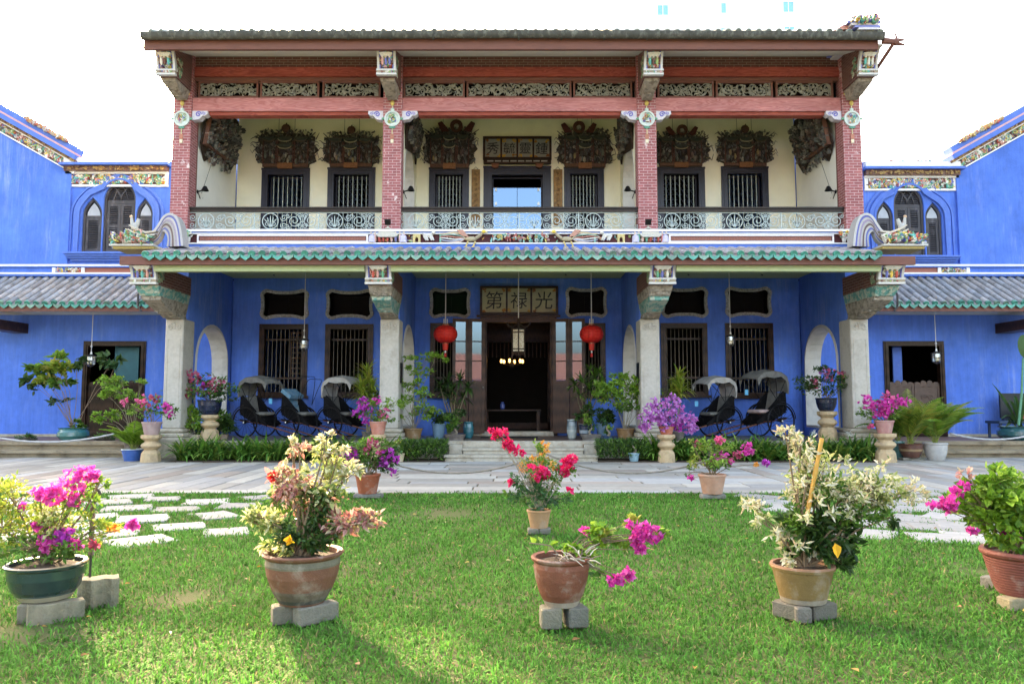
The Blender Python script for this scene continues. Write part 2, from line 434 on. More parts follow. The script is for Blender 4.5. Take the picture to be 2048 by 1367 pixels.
tb = MB(); tb.box(-17, 17, LAWN_Y + .02, 21.6, -.05, -.015)
tb.build('terrace_bed', M['earth'], kind='structure')
pv = MB()
def slabcol():
    b = rnd.uniform(.22, .39); t = rnd.random()
    return (b*1.04, b*.98, b*.86) if t < .5 else (b*.98, b*.97, b*.93) if t < .8 else (b*1.08, b*.92, b*.78)
def slab(x0, x1, y0, y1):
    z = rnd.uniform(-.004, .005); q = .015
    t = [rnd.uniform(-.003, .003) for _ in range(4)]
    c = slabcol()
    pv.rings([[(x0+q,y0+q,-.03),(x1-q,y0+q,-.03),(x1-q,y1-q,-.03),(x0+q,y1-q,-.03)],
              [(x0+q,y0+q,z-.008),(x1-q,y0+q,z-.008),(x1-q,y1-q,z-.008),(x0+q,y1-q,z-.008)],
              [(x0+q+.01,y0+q+.01,z+t[0]),(x1-q-.01,y0+q+.01,z+t[1]),(x1-q-.01,y1-q-.01,z+t[2]),(x0+q+.01,y1-q-.01,z+t[3])]], c)
y = LAWN_Y + .03                     # kerb course next to the lawn runs the whole width
x = -16.8
while x < 16.8:
    w = rnd.uniform(1.2, 2.4); slab(x, min(x+w, 16.8), y, y+.36); x += w
y0 = y + .36; y = y0
while y < 19.6:                      # middle: slabs laid across
    d = rnd.uniform(.42, .62); x = -4.1; first = True
    while x < 5.0:
        w = rnd.uniform(.5, 2.1) if first else rnd.uniform(.9, 2.1); first = False; x1 = x + w
        if x1 > 4.6: x1 = 5.2
        slab(x, x1, y, y+d); x = x1
    y += d
for a, b in ((-16.8, -4.12), (5.22, 16.8)):   # both sides: long slabs laid towards the house
    x = a
    while x < b - .1:
        w = min(rnd.uniform(.32, .44), b - x); y = y0
        while y < 21.5:
            l = rnd.uniform(1.1, 2.6); y1 = min(y+l, 21.55); slab(x, x+w, y, y1); y = y1
        x += w
pv.build('terrace_paving', M['paving'], kind='structure')

# ================================================================== MANSION
mansion = thing('mansion', 'two storey blue courtyard mansion with red brick pillars and green tiled porch roof', 'mansion', (.15, 22.3, 0))
YF, YB = 20.5, 24.1
CX = [(-9.52, -9.02), (-3.62, -3.10), (3.52, 4.05), (9.29, 9.79)]
CERW = [(.75,.73,.66),(.72,.70,.62),(.12,.36,.22),(.10,.42,.38),(.50,.09,.06),(.70,.50,.10),(.62,.32,.28),(.14,.16,.42),(.16,.07,.05),(.30,.42,.16)]
CERD = [(.11,.055,.045),(.085,.095,.08),(.13,.10,.07),(.065,.06,.055),(.15,.075,.06),(.13,.135,.115),(.24,.21,.15),(.05,.05,.05),(.085,.06,.075),(.10,.11,.10),(.34,.30,.21),(.17,.20,.16),(.26,.13,.08),(.12,.17,.16)]
CERD = [tuple(.45*q + .55*sum(c)/3*1.05 for q in c) for c in CERD]

def relief(mb, x0, x1, z0, z1, Y, n, pal, dep=.05, r=.05, T=None):
    """raised ornament: flowers, leaves and little figures crowded on a panel"""
    sub = MB()
    for _ in range(n):
        cx, cz = rnd.uniform(x0+r*.6, x1-r*.6), rnd.uniform(z0+r*.6, z1-r*.6); c = rnd.choice(pal); k = rnd.random(); q = r*rnd.uniform(.6, 1.2)
        if k < .42:
            m = rnd.randint(5, 7); ph = rnd.random()*6
            for j in range(m):
                a = ph + 2*math.pi*j/m
                sub.ball((cx+q*.62*math.cos(a), Y-dep*.5, cz+q*.62*math.sin(a)), (q*.42, dep*.7, q*.42), 5, 3, c)
            sub.ball((cx, Y-dep*.9, cz), (q*.33, dep*.5, q*.33), 5, 3, rnd.choice(pal))
        elif k < .78:
            a = rnd.random()*6.28; l = q*1.5; d = (math.cos(a), math.sin(a)); e = (-d[1]*q*.4, d[0]*q*.4)
            P = [(cx-d[0]*l, cz-d[1]*l), (cx+e[0], cz+e[1]), (cx+d[0]*l, cz+d[1]*l), (cx-e[0], cz-e[1])]
            sub.prism(P, 'xz', Y-dep*rnd.uniform(.5, 1.1), Y, c)
        else:
            sub.ball((cx, Y-dep*.6, cz), (q*.4, dep*.6, q*.8), 6, 4, c); sub.ball((cx, Y-dep*.7, cz+q*.95), (q*.3, dep*.5, q*.3), 6, 4, rnd.choice(pal))
    if T: sub.v = [T(p) for p in sub.v]
    mb.add(sub.v, sub.f); mb.c[-len(sub.f):] = sub.c

def ringbox(mb, x0, x1, z0, z1, w, y0, y1, c=None):
    mb.box(x0, x0+w, y0, y1, z0, z1, c); mb.box(x1-w, x1, y0, y1, z0, z1, c)
    mb.box(x0+w, x1-w, y0, y1, z1-w, z1, c); mb.box(x0+w, x1-w, y0, y1, z0, z0+w, c)

def barrel_rows(name, parent, x0, x1, sp, Ye, ze, Yt, zt, r, seg=.42, ends=True, col=(.22,.22,.22), dull=False):
    """clay barrel tiles running up the slope, pans between, glazed discs and drip tiles along the eave"""
    t = MB(); e = MB()
    L = math.hypot(Yt-Ye, zt-ze); d = Vector((0, (Yt-Ye)/L, (zt-ze)/L)); nrm = Vector((0, -d.z, d.y))
    n = int(round((x1-x0)/sp)); sp = (x1-x0)/n
    t.prism([(Ye, ze-.01), (Yt, zt-.01), (Yt, zt-.07), (Ye, ze-.07)], 'yz', x0-.05, x1+.05, tuple(k*.75 for k in col))
    for i in range(n + 1):
        cx = x0 + i*sp; s0 = 0.
        while s0 < L - .02:
            s1 = min(s0+seg, L); b = rnd.uniform(.75, 1.25); hue = rnd.uniform(-.02, .02)
            c = (col[0]*b+hue, col[1]*b, col[2]*b-hue); rs = []
            jx = rnd.uniform(-.012, .012); jz = rnd.uniform(0, .012)
            for s, q in ((s0-.02, r*1.04), (s1, r*.9)):
                P = Vector((cx+jx+rnd.uniform(-.006, .006), Ye, ze+jz)) + d*max(s, 0 if s0 == 0 else s)
                rs.append([P + Vector((1,0,0))*(q*math.cos(math.pi*j/7)) + nrm*(q*math.sin(math.pi*j/7)) for j in range(8)])
            t.rings(rs, c, cap=True, closed=False); s0 = s1
        if ends:
            g = rnd.uniform(.7, 1.3); mossy = rnd.random()
            gc = (.035*g, .21*g, .15*g) if mossy < .75 else (.11*g, .20*g, .15*g)
            if dull: gc = (.20*g, .24*g, .21*g)
            dz = rnd.uniform(-.012, .012); P = Vector((cx, Ye+rnd.uniform(-.012,.012), ze+dz))
            e.rings([[P + Vector((1,0,0))*(q*math.cos(2*math.pi*j/14)) + nrm*(q*math.sin(2*math.pi*j/14)) + d*o for j in range(14)] for q, o in ((r*1.05, .06), (r*1.1, -.02), (r*.95, -.035), (r*.8, -.028))], gc)
            if i < n:
                g = rnd.uniform(.75, 1.35); gc = (.04*g, .235*g, .19*g) if rnd.random() < .8 else (.13*g, .26*g, .21*g)
                if dull: gc = (.20*g, .23*g, .20*g)
                ze_ = ze; w = sp*.5; mx = cx + sp/2
                P2 = [(mx-w, ze-.005), (mx-w*.55, ze-.045), (mx, ze-.06), (mx+w*.55, ze-.045), (mx+w, ze-.005), (mx+w*.82, ze-.09), (mx+w*.35, ze-.135), (mx, ze-.165), (mx-w*.35, ze-.135), (mx-w*.82, ze-.09)]
                e.prism(P2, 'xz', Ye-.05, Ye-.02, gc)
    t.build(name, M['tile'], parent, smooth=50)
    if ends: e.build('eave_tile_row', M['glazed'], parent, smooth=50)

# ---- floors, steps
f = MB(); f.box(-9.02, 9.29, 20.62, 24.6, 0, .46)
f.build('porch_floor', mat('brown floor tiles', (.16, .10, .08), .35, .2, 3, (.09, .07, .06), 2, (.5, .7), .6), mansion)
f = MB(); f.bbox(-2.95, 3.38, 20.28, 20.61, 0, .475, .02)
for a, b in ((-9.0, -3.75), (4.2, 9.2)): f.bbox(a, b, 20.34, 20.61, 0, .47, .02)
f.build('floor_kerb', M['granitew'], mansion)
for x0, x1, ya, yb, z in ((X(925,905,19.95), X(1168,905,19.95), 19.85, 20.27, .315), (X(888,915,19.5), X(1197,915,19.5), 19.42, 19.85, .165)):
    s = MB(); s.bbox(x0, x1, ya-.03, yb, z-.07, z, .012); s.box(x0+.03, x1-.03, ya, yb, 0, z-.07)
    if z > .2: s.box(x0-.35, x0-.005, ya+.1, yb, 0, .4); s.box(x1+.005, x1+.35, ya+.1, yb, 0, .4)
    s.build('step', M['granitew'], mansion)
s = MB(); s.bbox(X(945,862,23.9), X(1107,862,23.9), 23.7, 24.35, .46, .60, .015); s.build('door_sill', M['granitew'], mansion)

# ---- openings of the lower back wall
def rect(a, b, t, bt, Y): 
    return (X(a, (t+bt)/2, Y), X(b, (t+bt)/2, Y), Z(bt, Y), Z(t, Y))
LW = [rect(*q, YB) for q in ((518,615,648,794), (650,746,648,794), (860,940,646,794), (1134,1211,646,794), (1322,1415,646,793), (1451,1547,646,795))]
VT = [rect(*q, YB) for q in ((519,620,577,640), (650,749,577,640), (857,943,574,638), (1129,1216,572,637), (1320,1418,572,637), (1448,1545,572,636))]
DR = (X(968,740,YB), X(1106,740,YB), .46, Z(641,YB))
def bone(q, k=1.0):
    """cushion outline: rounded corners, gently hollowed sides"""
    x0, x1, z0, z1 = q; cx, cz = (x0+x1)/2, (z0+z1)/2; a, b = (x1-x0)/2*k, (z1-z0)/2*k; P = []; r = b*.58
    for sx, sz, a0 in ((1, 1, 0), (-1, 1, 90), (-1, -1, 180), (1, -1, 270)):
        for j in range(9):
            t = R(a0 + 90*j/8); P.append((sx*(a-r)+r*math.cos(t), sz*(b-r)+r*math.sin(t)))
        n = 9
        A = P[-1]; nx = (-(a-r), b) if a0 == 0 else (-a, -(b-r)) if a0 == 90 else (a-r, -b) if a0 == 180 else (a, b-r)
        for j in range(1, n): P.append((A[0]+(nx[0]-A[0])*j/n, A[1]+(nx[1]-A[1])*j/n))
    out = []
    for x, z in P:
        u, v = x/a, z/b; cz_ = max(0, 1-(u/.80)**2); cx_ = max(0, 1-(v/.72)**2)
        out.append((cx + x*(1-.075*cx_*cx_*(3-2*cx_) if abs(u) > .6 else 1), cz + z*(1-.17*cz_*cz_*(3-2*cz_) if abs(v) > .5 else 1)))
    return out
def shrink(P, d):
    cx = sum(p[0] for p in P)/len(P); cz = sum(p[1] for p in P)/len(P); out = []
    for i, p in enumerate(P):
        a, b = P[i-1], P[(i+1) % len(P)]; t = Vector((b[0]-a[0], b[1]-a[1])); t.normalize()
        nn = Vector((-t.y, t.x))
        if nn.x*(cx-p[0]) + nn.y*(cz-p[1]) < 0: nn = -nn
        out.append((p[0]+nn.x*d, p[1]+nn.y*d))
    return out
holes = [[(q[0],q[2]),(q[1],q[2]),(q[1],q[3]),(q[0],q[3])] for q in LW] + [[(DR[0],DR[2]+.01),(DR[1],DR[2]+.01),(DR[1],DR[3]),(DR[0],DR[3])]]
holes += [shrink(bone(q), .06) for q in VT]
w = MB(); w.wall([(-9.02,.461),(9.29,.461),(9.29,5.66),(-9.02,5.66)], holes, 'xz', YB, YB+.4)
w.build('porch_wall', M['blue'], mansion)
for q in VT:
    P = bone(q); v = MB(); v.wall(P, [shrink(P, .10)], 'xz', YB-.05, YB+.05)
    fr = v.build('vent_frame', mat('carved grey vent moulding', (.34, .33, .30), .85, .35, 22, (.13, .13, .115), 16, (.5, .6), .7, bmp=.8, bs=28) if 'ventm' not in M else M['ventm'], mansion)
    M['ventm'] = fr.data.materials[0]
    v = MB(); P2 = shrink(P, .03); v.wall(shrink(P, .063), [shrink(P, .103)], 'xz', YB+.051, YB+.398); xm = (q[0]+q[1])/2
    v.prism(P2, 'xz', YB+.401, YB+.43, None)
    v.box(xm-.012, xm+.012, YB+.37, YB+.400, q[2]+.25, q[3]-.25)
    v.build('vent_panel', mat('dark vent boards', (.005, .003, .0025) if q is not VT[2] else (.002, .014, .004), .6, spec=.1), fr)

def low_window(q):
    x0, x1, z0, z1 = q; fw = .165
    a = MB(); ringbox(a, x0, x1, z0, z1, fw, YB-.06, YB+.12); ringbox(a, x0+fw*.45, x1-fw*.45, z0+fw*.45, z1-fw*.45, fw*.3, YB-.085, YB-.062)
    a.box(x0-.07, x1+.07, YB-.16, YB-.062, z0-.03, z0+.05)
    fr = a.build('window_frame', M['darkbrown'], mansion)
    b = MB(); nb = 9; h = z1-z0
    for zz in (z0+h*.26, z0+h*.79): b = MB(); b.box(x0+fw, x1-fw, YB+.13, YB+.18, zz-.03, zz+.03); b.build('window_rail', M['darkwood'], fr)
    b = MB()
    for i in range(nb):
        cx = x0+fw+(x1-x0-2*fw)*(i+.5)/nb
        b.tube([(cx, YB+.155, z0+fw), (cx, YB+.155, z1-fw)], .0125, 6)
    b.build('window_bars', mat('grey painted window bars', (.17,.145,.12), .6) if 'barm' not in M else M['barm'], fr)
    M['barm'] = bpy.data.materials['grey painted window bars']
    return fr
for q in LW:
    fr = low_window(q)
    if q is LW[0]:      # a lattice shutter stands half open behind the bars
        s = MB(); a, b, c0, c1 = X(581,720,YB+.6), X(606,720,YB+.6), Z(757,YB+.6), Z(664,YB+.6)
        ringbox(s, a, b, c0, c1, .05, YB+.55, YB+.60)
        for i in range(1, 9): zz = c0+(c1-c0)*i/9; s.box(a+.05, b-.05, YB+.56, YB+.59, zz-.02, zz+.02)
        s.box((a+b)/2-.02, (a+b)/2+.02, YB+.545, YB+.558, c0+.05, c1-.05)
        s.build('lattice_shutter', M['brownwood'], fr)

# ---- inside: a dark hall behind the porch, dark rooms above
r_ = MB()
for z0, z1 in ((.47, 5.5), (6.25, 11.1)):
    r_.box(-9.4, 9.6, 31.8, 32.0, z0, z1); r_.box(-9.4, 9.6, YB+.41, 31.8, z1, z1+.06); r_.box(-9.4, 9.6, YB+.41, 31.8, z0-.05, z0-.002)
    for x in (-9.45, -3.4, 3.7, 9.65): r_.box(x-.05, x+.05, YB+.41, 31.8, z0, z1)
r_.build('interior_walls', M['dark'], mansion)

# ---- main door: frame, four glazed leaves folded back, hall screen
d = MB(); x0, x1, z0, z1 = DR
d.box(x0-.12, x0+.09, YB-.10, YB+.2, .46, z1+.10); d.box(x1-.09, x1+.12, YB-.10, YB+.2, .46, z1+.10); d.box(x0+.09, x1-.09, YB-.10, YB+.2, z1-.06, z1+.10); d.box(x0-.24, x1+.24, YB-.16, YB-.03, z1+.101, z1+.17)
d.build('door_frame', M['brownwood'], mansion)
def leaf(xa, xb, ya, yb):
    """glazed folding leaf from (xa,ya) to (xb,yb)"""
    zb, zt = .56, Z(641, YB); A = Vector((xa, ya, 0)); B = Vector((xb, yb, 0)); u = (B-A); Lh = u.length/2; u.normalize(); nn = Vector((-u.y, u.x, 0)); C = (A+B)/2
    m = MB()
    def bar(s, w, za, zc, th=.028, o=0): m.obox(C + u*s + nn*o + Vector((0,0,(za+zc)/2)), u*w, nn*th, Vector((0,0,(zc-za)/2)))
    bar(-Lh+.05, .05, zb, zt); bar(Lh-.05, .05, zb, zt)
    zs = zb + (zt-zb)*.44
    inner = Lh-.10
    for za, zc in ((zb, zb+.14), (zs-.34, zs-.26), (zs-.04, zs+.05), (zt-.10, zt)): bar(0, inner, za, zc)
    for k in (1, 2): zz = zs+.05 + (zt-.1-zs-.05)*k/3; bar(0, inner, zz-.018, zz+.018, .02)
    bar(0, inner, zb+.14, zs-.34, .014); bar(0, inner*.72, zb+.24, zs-.44, .008, -.018); bar(0, inner, zs-.26, zs-.04, .014); bar(0, inner*.72, zs-.21, zs-.09, .008, -.018)
    o = m.build('door_leaf', M['brownwood'], mansion)
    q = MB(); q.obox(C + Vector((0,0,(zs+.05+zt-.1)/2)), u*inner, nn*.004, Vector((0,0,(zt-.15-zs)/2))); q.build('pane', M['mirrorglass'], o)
    h = MB(); h.ball(tuple(C + u*(Lh-.05)*.98 - nn*.04 + Vector((0,0,zs-.15))), .022); h.build('handle', M['steel'], o)
for a, b, yo in ((905, 937, 23.52), (938, 969, 23.55)): leaf(X(a, 740, yo), X(b, 740, yo), yo-.06, yo+.04)
for a, b, yo in ((1106, 1138, 23.55), (1139, 1170, 23.52)): leaf(X(a, 740, yo), X(b, 740, yo), yo+.04, yo-.06)
sc = MB()       # carved hall screen deep inside, daylight through a few of its openings
ringbox(sc, -2.2, 2.5, .47, 5.2, .25, 29.6, 29.8); sc.box(-1.95, 2.25, 29.62, 29.78, 3.9, 4.9)
for x in (-1.2, 1.5): sc.box(x-.09, x+.09, 29.6, 29.8, .5, 3.9)
for k in range(26):
    x = -1.9 + k*.16; sc.box(x-.02, x+.02, 29.64, 29.76, 3.3, 3.9)
sc.build('hall_screen', M['brownwood'], mansion)

# ---- side and partition walls with arches, both storeys
def arch_pts(y0, y1, zb, zs, zt, n=16):
    c, a = (y0+y1)/2, (y1-y0)/2
    return [(y0, zb), (y1, zb)] + [(c + a*math.cos(math.pi*j/n), zs + (zt-zs)*(math.sin(math.pi*j/n)**.82)) for j in range(n+1)]
A0 = arch_pts(21.42, 23.80, .78, 2.55, 3.80)
A1 = arch_pts(21.30, 23.45, 6.32, 8.1, 9.25)
linm = mat('grey white arch plaster', (.52, .50, .47), .9, .12, 3, (.30, .28, .26), 2.5, (.5, .72), .6, bmp=.15)
for i, (a, b) in enumerate(CX):
    w = MB(); w.wall([(20.78,.461),(24.09,.461),(24.09,5.66),(20.78,5.66)], [A0], 'yz', a+.03, b-.03)
    w.build('partition_wall', M['blue'], mansion)
    L = MB(); L.wall(A0, [shrink(A0, .035)], 'yz', a+.0, b-.0); L.wall(shrink(A0, -.05), [A0], 'yz', a+.012, a+.029); L.wall(shrink(A0, -.05), [A0], 'yz', b-.029, b-.012)
    L.build('arch_lining', linm, mansion)
    w = MB(); out = [(20.96,6.2),(24.09,6.2),(24.09,11.15),(20.96,11.15)]
    if i in (1, 2):
        w.wall(out, [A1], 'yz', a+.03, b-.03); L = MB(); L.wall(A1, [shrink(A1, .035)], 'yz', a+.01, b-.01); L.build('arch_lining', linm, mansion)
    else: w.wall(out, [], 'yz', a+.03, b-.03)
    w.build('gallery_wall', M['cream'] if i in (1, 2) else M['palewall'], mansion)
    if i in (0, 3):     # thin brown edge strip at the front of the end walls
        e = MB(); xx = b-.02 if i == 0 else a+.02
        e.box(xx-.03, xx+.03, 20.952, 21.0, 6.25, 9.65); e.build('edge_strip', M['fascia'], mansion)

# ---- upper back wall
UW = [rect(*q, YB) for q in ((523,619,338,462), (655,750,337,462), (858,938,337,462), (1128,1208,336,462), (1315,1410,336,462), (1443,1537,335,462))]
UD = rect(967, 1102, 334, 462, YB)
holes = [[(q[0],6.22),(q[1],6.22),(q[1],q[3]),(q[0],q[3])] for q in UW+[UD]]
w = MB(); w.wall([(-9.02,6.2),(9.29,6.2),(9.29,11.15),(-9.02,11.15)], holes, 'xz', YB, YB+.4); w.build('gallery_back_wall', M['cream'], mansion)
w = MB(); w.box(-9.0, 9.28, 20.5, 24.49, 5.665, 6.198); w.build('gallery_floor', mat('light bouncing terracotta floor', (.42, .30, .22), .7, .2, 4), mansion)  # unseen floor, made pale to bounce light onto the gallery walls
w = MB(); w.box(-9.0, 9.28, 21.0, 24.49, 11.155, 11.22); w.build('gallery_ceiling', M['limeboard'], mansion)
for q in UW + [UD]:
    x0, x1, z0, z1 = q; z0 = 6.22; fw = .20 if q is not UD else .27
    a = MB(); ringbox(a, x0, x1, z0, z1, fw, YB-.05, YB+.10); a.box(x0-.012, x1+.012, YB-.07, YB-.051, z1-.05, z1+.02); ringbox(a, x0+fw*.4, x1-fw*.4, z0+.1, z1-fw*.4, fw*.28, YB-.07, YB-.052)
    ringbox(a, x0+fw, x1-fw, z0+.05, z1-fw, .05, YB+.25, YB+.3)
    fr = a.build('window_frame' if q is not UD else 'gallery_door_frame', M['navywood'], mansion)
    if q is UD:
        p_ = MB(); xm = (x0+x1)/2; zt = Z(372, YB)
        for s in (-1, 1): p_.box(min(xm+s*.008, xm+s*.78), max(xm+s*.008, xm+s*.78), YB+.16, YB+.172, z0+.06, zt)
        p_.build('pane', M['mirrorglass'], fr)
        h = MB()
        for s in (-1, 1):
            for zz in (zt-.08, zt-.55): h.box(xm+s*.70-.035, xm+s*.70+.035, YB+.13, YB+.155, zz-.05, zz+.05)
        h.build('glass_clamp', M['steel'], fr)
    else:
        b = MB()
        for i in range(7):
            cx = x0+fw+.05+(x1-x0-2*fw-.1)*(i+.5)/7; b.tube([(cx, YB+.2, z0+.1), (cx, YB+.2, z1-fw)], .016, 6)
        b.build('window_bars', M['railgrey'], fr)
        s = MB()        # carved dark-blue lattice behind the bars
        for i in range(8):
            for j in range(15):
                cx, cz = x0+fw+.05+(x1-x0-2*fw-.1)*(i+.5)/8, z0+.1+(z1-z0-.35)*(j+.5)/15
                rr = .055; ph = (i+j) % 2
                P = [(cx+rr*math.cos(k*.7+ph), YB+.33, cz+rr*1.3*math.sin(k*.7+ph)) for k in range(7)]
                s.tube(P, .011, 4)
        s.build('lattice', mat('blue grey lattice', (.07, .09, .14), .5) if 'latm' not in M else M['latm'], fr); M['latm'] = bpy.data.materials['blue grey lattice']

# ---- columns, pillars
for i, (a, b) in enumerate(CX):
    cx = (a+b)/2
    m = MB(); m.bbox(a, b, YF, 21.22, .80, 3.80, .025)
    for k in range(3):  # incised panel on the shaft and carved head
        pass
    ringbox(m, a+.07, b-.07, 1.15, 3.25, .022, YF-.012, YF-.001)
    for s in (-1, 1):
        for k in range(7):
            aa = k*.9; m.ball((cx+s*(.12+.05*math.cos(aa)), YF-.01, 3.58+.07*math.sin(aa)), (.045, .022, .03), 5, 3)
    m.ball((cx, YF-.01, 3.6), (.05, .03, .09), 6, 4)
    c = m.build('stone_column', M['granite'], mansion)
    m = MB(); m.bbox(a-.20, b+.20, YF-.22, 21.40, 0, .56, .03); m.bbox(a-.15, b+.15, YF-.17, 21.36, .562, .68, .03); m.bbox(a-.10, b+.10, YF-.11, 21.3, .682, .80, .04)
    m.build('column_base', M['granitew'], c)
    m = MB(); m.box(a, b, YF, 20.95, 6.2, 11.4); p_ = m.build('brick_pillar', M['brick'], mansion)
    md = MB(); cz = Z(238, YF); rr = .225     # round ceramic medallion with hanging ribbons
    md.rings([[(cx+q*math.cos(t*2*math.pi/24), y, cz+q*math.sin(t*2*math.pi/24)) for t in range(24)] for q, y in ((rr, YF-.002), (rr, YF-.05), (rr*.80, YF-.05), (rr*.78, YF-.015))], (.55,.62,.58))
    relief(md, cx-rr*.62, cx+rr*.62, cz-rr*.62, cz+rr*.62, YF-.012, 22, CERW, .035, .05)
    for s in (-1, 1): md.ball((cx+s*(rr+.03), YF-.02, cz), (.05,.03,.04), 6, 4, (.14,.34,.22))
    md.ball((cx, YF-.02, cz-rr-.03), (.10,.03,.035), 6, 4, (.10,.30,.22)); md.ball((cx, YF-.02, cz+rr+.04), (.06,.03,.05), 6, 4, (.5,.6,.55))
    md.tube([(cx, YF-.015, cz-rr-.05), (cx, YF-.02, cz-rr-.22)], .012, 5, (.6,.55,.3)); md.box(cx-.05, cx+.05, YF-.03, YF-.003, cz-rr-.36, cz-rr-.22, (.42,.16,.10)); md.box(cx-.04, cx+.04, YF-.03, YF-.003, cz-rr-.47, cz-rr-.37, (.72,.62,.45))
    md.tube([(cx, YF-.02, cz+rr+.07), (cx, YF-.02, cz+rr+.40)], .014, 5, (.65,.6,.4)); md.ball((cx, YF-.03, cz+rr+.22), (.06,.035,.08), 6, 4, (.55,.42,.12)); md.ball((cx, YF-.03, cz+rr+.35), (.05,.03,.04), 6, 4, (.7,.68,.6))
    for s in (-1, 1): md.tube([(cx, YF-.03, cz+rr+.44), (cx+s*.12, YF-.03, cz+rr+.42), (cx+s*.2, YF-.03, cz+rr+.50)], [.03,.035,.015], 6, (.12,.34,.24) if i in (1,2) else (.70,.52,.10))
    md.build('medallion', M['ceramic'], p_, smooth=40)

# ---- console brackets below the two eaves
def console(cx, w, prof, Yfr, zf0, zf1, lean, cor, brickmat_, body_top, back):
    """brick body, framed ceramic scene on its front, tapering carved corbel underneath"""
    b = MB(); b.prism([(back, zf0), (Yfr+.06, zf0), (Yfr+.06-lean, zf1), (back, body_top)], 'yz', cx-w/2+.02, cx+w/2-.02)
    o = b.build('eave_bracket', brickmat_, mansion)
    r = MB(); n = 7; S = []
    for k in range(n+1):
        t = k/n; S.append((Yfr - lean*(t**2.2), zf0+.16+(zf1-zf0-.16)*t))
    for k in range(n):      # curved white border strips left and right, and panel ground
        (y0, z0), (y1, z1) = S[k], S[k+1]
        for xa, xb, o_, c in ((cx-w/2, cx-w/2+.06, .03, (.50,.49,.46)), (cx+w/2-.06, cx+w/2, .03, (.50,.49,.46)), (cx-w/2+.06, cx-w/2+.09, .015, (.10,.12,.40)), (cx+w/2-.09, cx+w/2-.06, .015, (.10,.12,.40)), (cx-w/2+.09, cx+w/2-.09, -.01, (.13,.06,.045))):
            r.add([(xa,y0-o_,z0),(xb,y0-o_,z0),(xb,y1-o_,z1),(xa,y1-o_,z1),(xa,y0+.08,z0),(xb,y0+.08,z0),(xb,y1+.08,z1),(xa,y1+.08,z1)], [(0,1,2,3),(4,7,6,5),(0,3,7,4),(1,5,6,2),(2,6,7,3),(0,4,5,1)], c)
    def T(p):
        t = (p[2]-zf0-.16)/(zf1-zf0-.16); return (p[0], p[1]-lean*(max(t, 0)**2.2), p[2])
    relief(r, cx-w/2+.10, cx+w/2-.10, zf0+.18, zf1-.08, Yfr, 70, [tuple(q*.75 for q in c) for c in CERW], .06, .04, T)
    # roofed pavilion and little standing figures inside the frame
    zz = zf0+.16+(zf1-zf0-.16)*.62
    sub = MB(); P = [(cx-w*.36, zz+.06), (cx-w*.25, zz-.01), (cx+w*.25, zz-.01), (cx+w*.36, zz+.06), (cx+w*.2, zz+.07), (cx-w*.2, zz+.07)]
    sub.prism(P, 'xz', Yfr-.10, Yfr, (.70,.70,.64))
    for s in (-.2, -.02, .18):
        sub.ball((cx+s*w, Yfr-.06, zz-.13), (.04, .04, .10), 6, 4, rnd.choice(CERW)); sub.ball((cx+s*w, Yfr-.07, zz-.02), (.03,.03,.035), 6, 4, (.7,.6,.5))
    sub.v = [T(p) for p in sub.v]; r.add(sub.v, sub.f); r.c[-len(sub.f):] = sub.c
    r.box(cx-w/2-.02, cx+w/2+.02, Yfr-.06, Yfr+.06, zf0, zf0+.05, (.55,.54,.51)); r.box(cx-w/2-.01, cx+w/2+.01, Yfr-.05, Yfr+.06, zf0+.051, zf0+.115, (.30,.24,.16)); r.box(cx-w/2-.02, cx+w/2+.02, Yfr-.06, Yfr+.06, zf0+.116, zf0+.16, (.52,.51,.48))
    r.box(cx-w/2-.03, cx+w/2+.03, Yfr-lean-.09, Yfr-lean+.05, zf1, zf1+.05, (.55,.50,.38))
    relief(r, cx-w/2+.03, cx+w/2-.03, zf0+.055, zf0+.11, Yfr-.052, 10, CERW, .02, .03)
    for s in (-1, 1):       # relief along the sides, next to the frame
        def TS(p, s=s): return (cx+s*(w/2-.02) + s*(Yfr-p[1]), Yfr+.10+(p[0]), p[2])
        relief(r, 0, .34, zf0+.06, zf1-.06, Yfr, 22, [(.12,.30,.16),(.08,.22,.14),(.30,.34,.20),(.20,.22,.14),(.42,.40,.30)], .025, .05, TS)
    r.build('relief_panel', M['ceramic'], o)
    for nm, (ya, yb, za, zb_, wt, wb, sh), mt in cor:
        q = MB()
        q.rings([[(cx-wt/2, ya, zb_), (cx+wt/2, ya, zb_), (cx+wt/2, back-.02, zb_), (cx-wt/2, back-.02, zb_)],
                 [(cx-wt/2*.96, ya+.02, zb_-(zb_-za)*.3), (cx+wt/2*.96, ya+.02, zb_-(zb_-za)*.3), (cx+wt/2*.96, back-.02, zb_-(zb_-za)*.3), (cx-wt/2*.96, back-.02, zb_-(zb_-za)*.3)],
                 [(cx-wb/2, yb, za), (cx+wb/2, yb, za), (cx+wb/2, back-.02, za), (cx-wb/2, back-.02, za)]], (.5,.5,.5) if mt == 'ceramic' else None)
        if mt == 'ceramic': q.c = [(.26,.42,.38)]*len(q.f)
        for s in (-1, 0, 1):
            for k in range(9):      # scrolls carved on front and cheeks
                t = rnd.random(); yy = ya + (yb-ya)*t; ww = wt/2*(1-t)+wb/2*t; zc = zb_ - (zb_-za)*t
                c = None if mt != 'ceramic' else rnd.choice([(.10,.33,.30),(.16,.40,.34),(.55,.58,.5),(.35,.42,.36)])
                if s == 0: q.ball((cx+rnd.uniform(-ww*.8, ww*.8), yy-.005, zc), (.05, .025, .035), 6, 4, c)
                else: q.ball((cx+s*(ww-.004), rnd.uniform(yy+.05, back-.1), zc), (.018, .07, .04), 6, 4, c)
        q.c = [None]*len(q.c); q.build(nm, M['band'] if mt == 'ceramic' else M['carvedstone'], o, smooth=35)
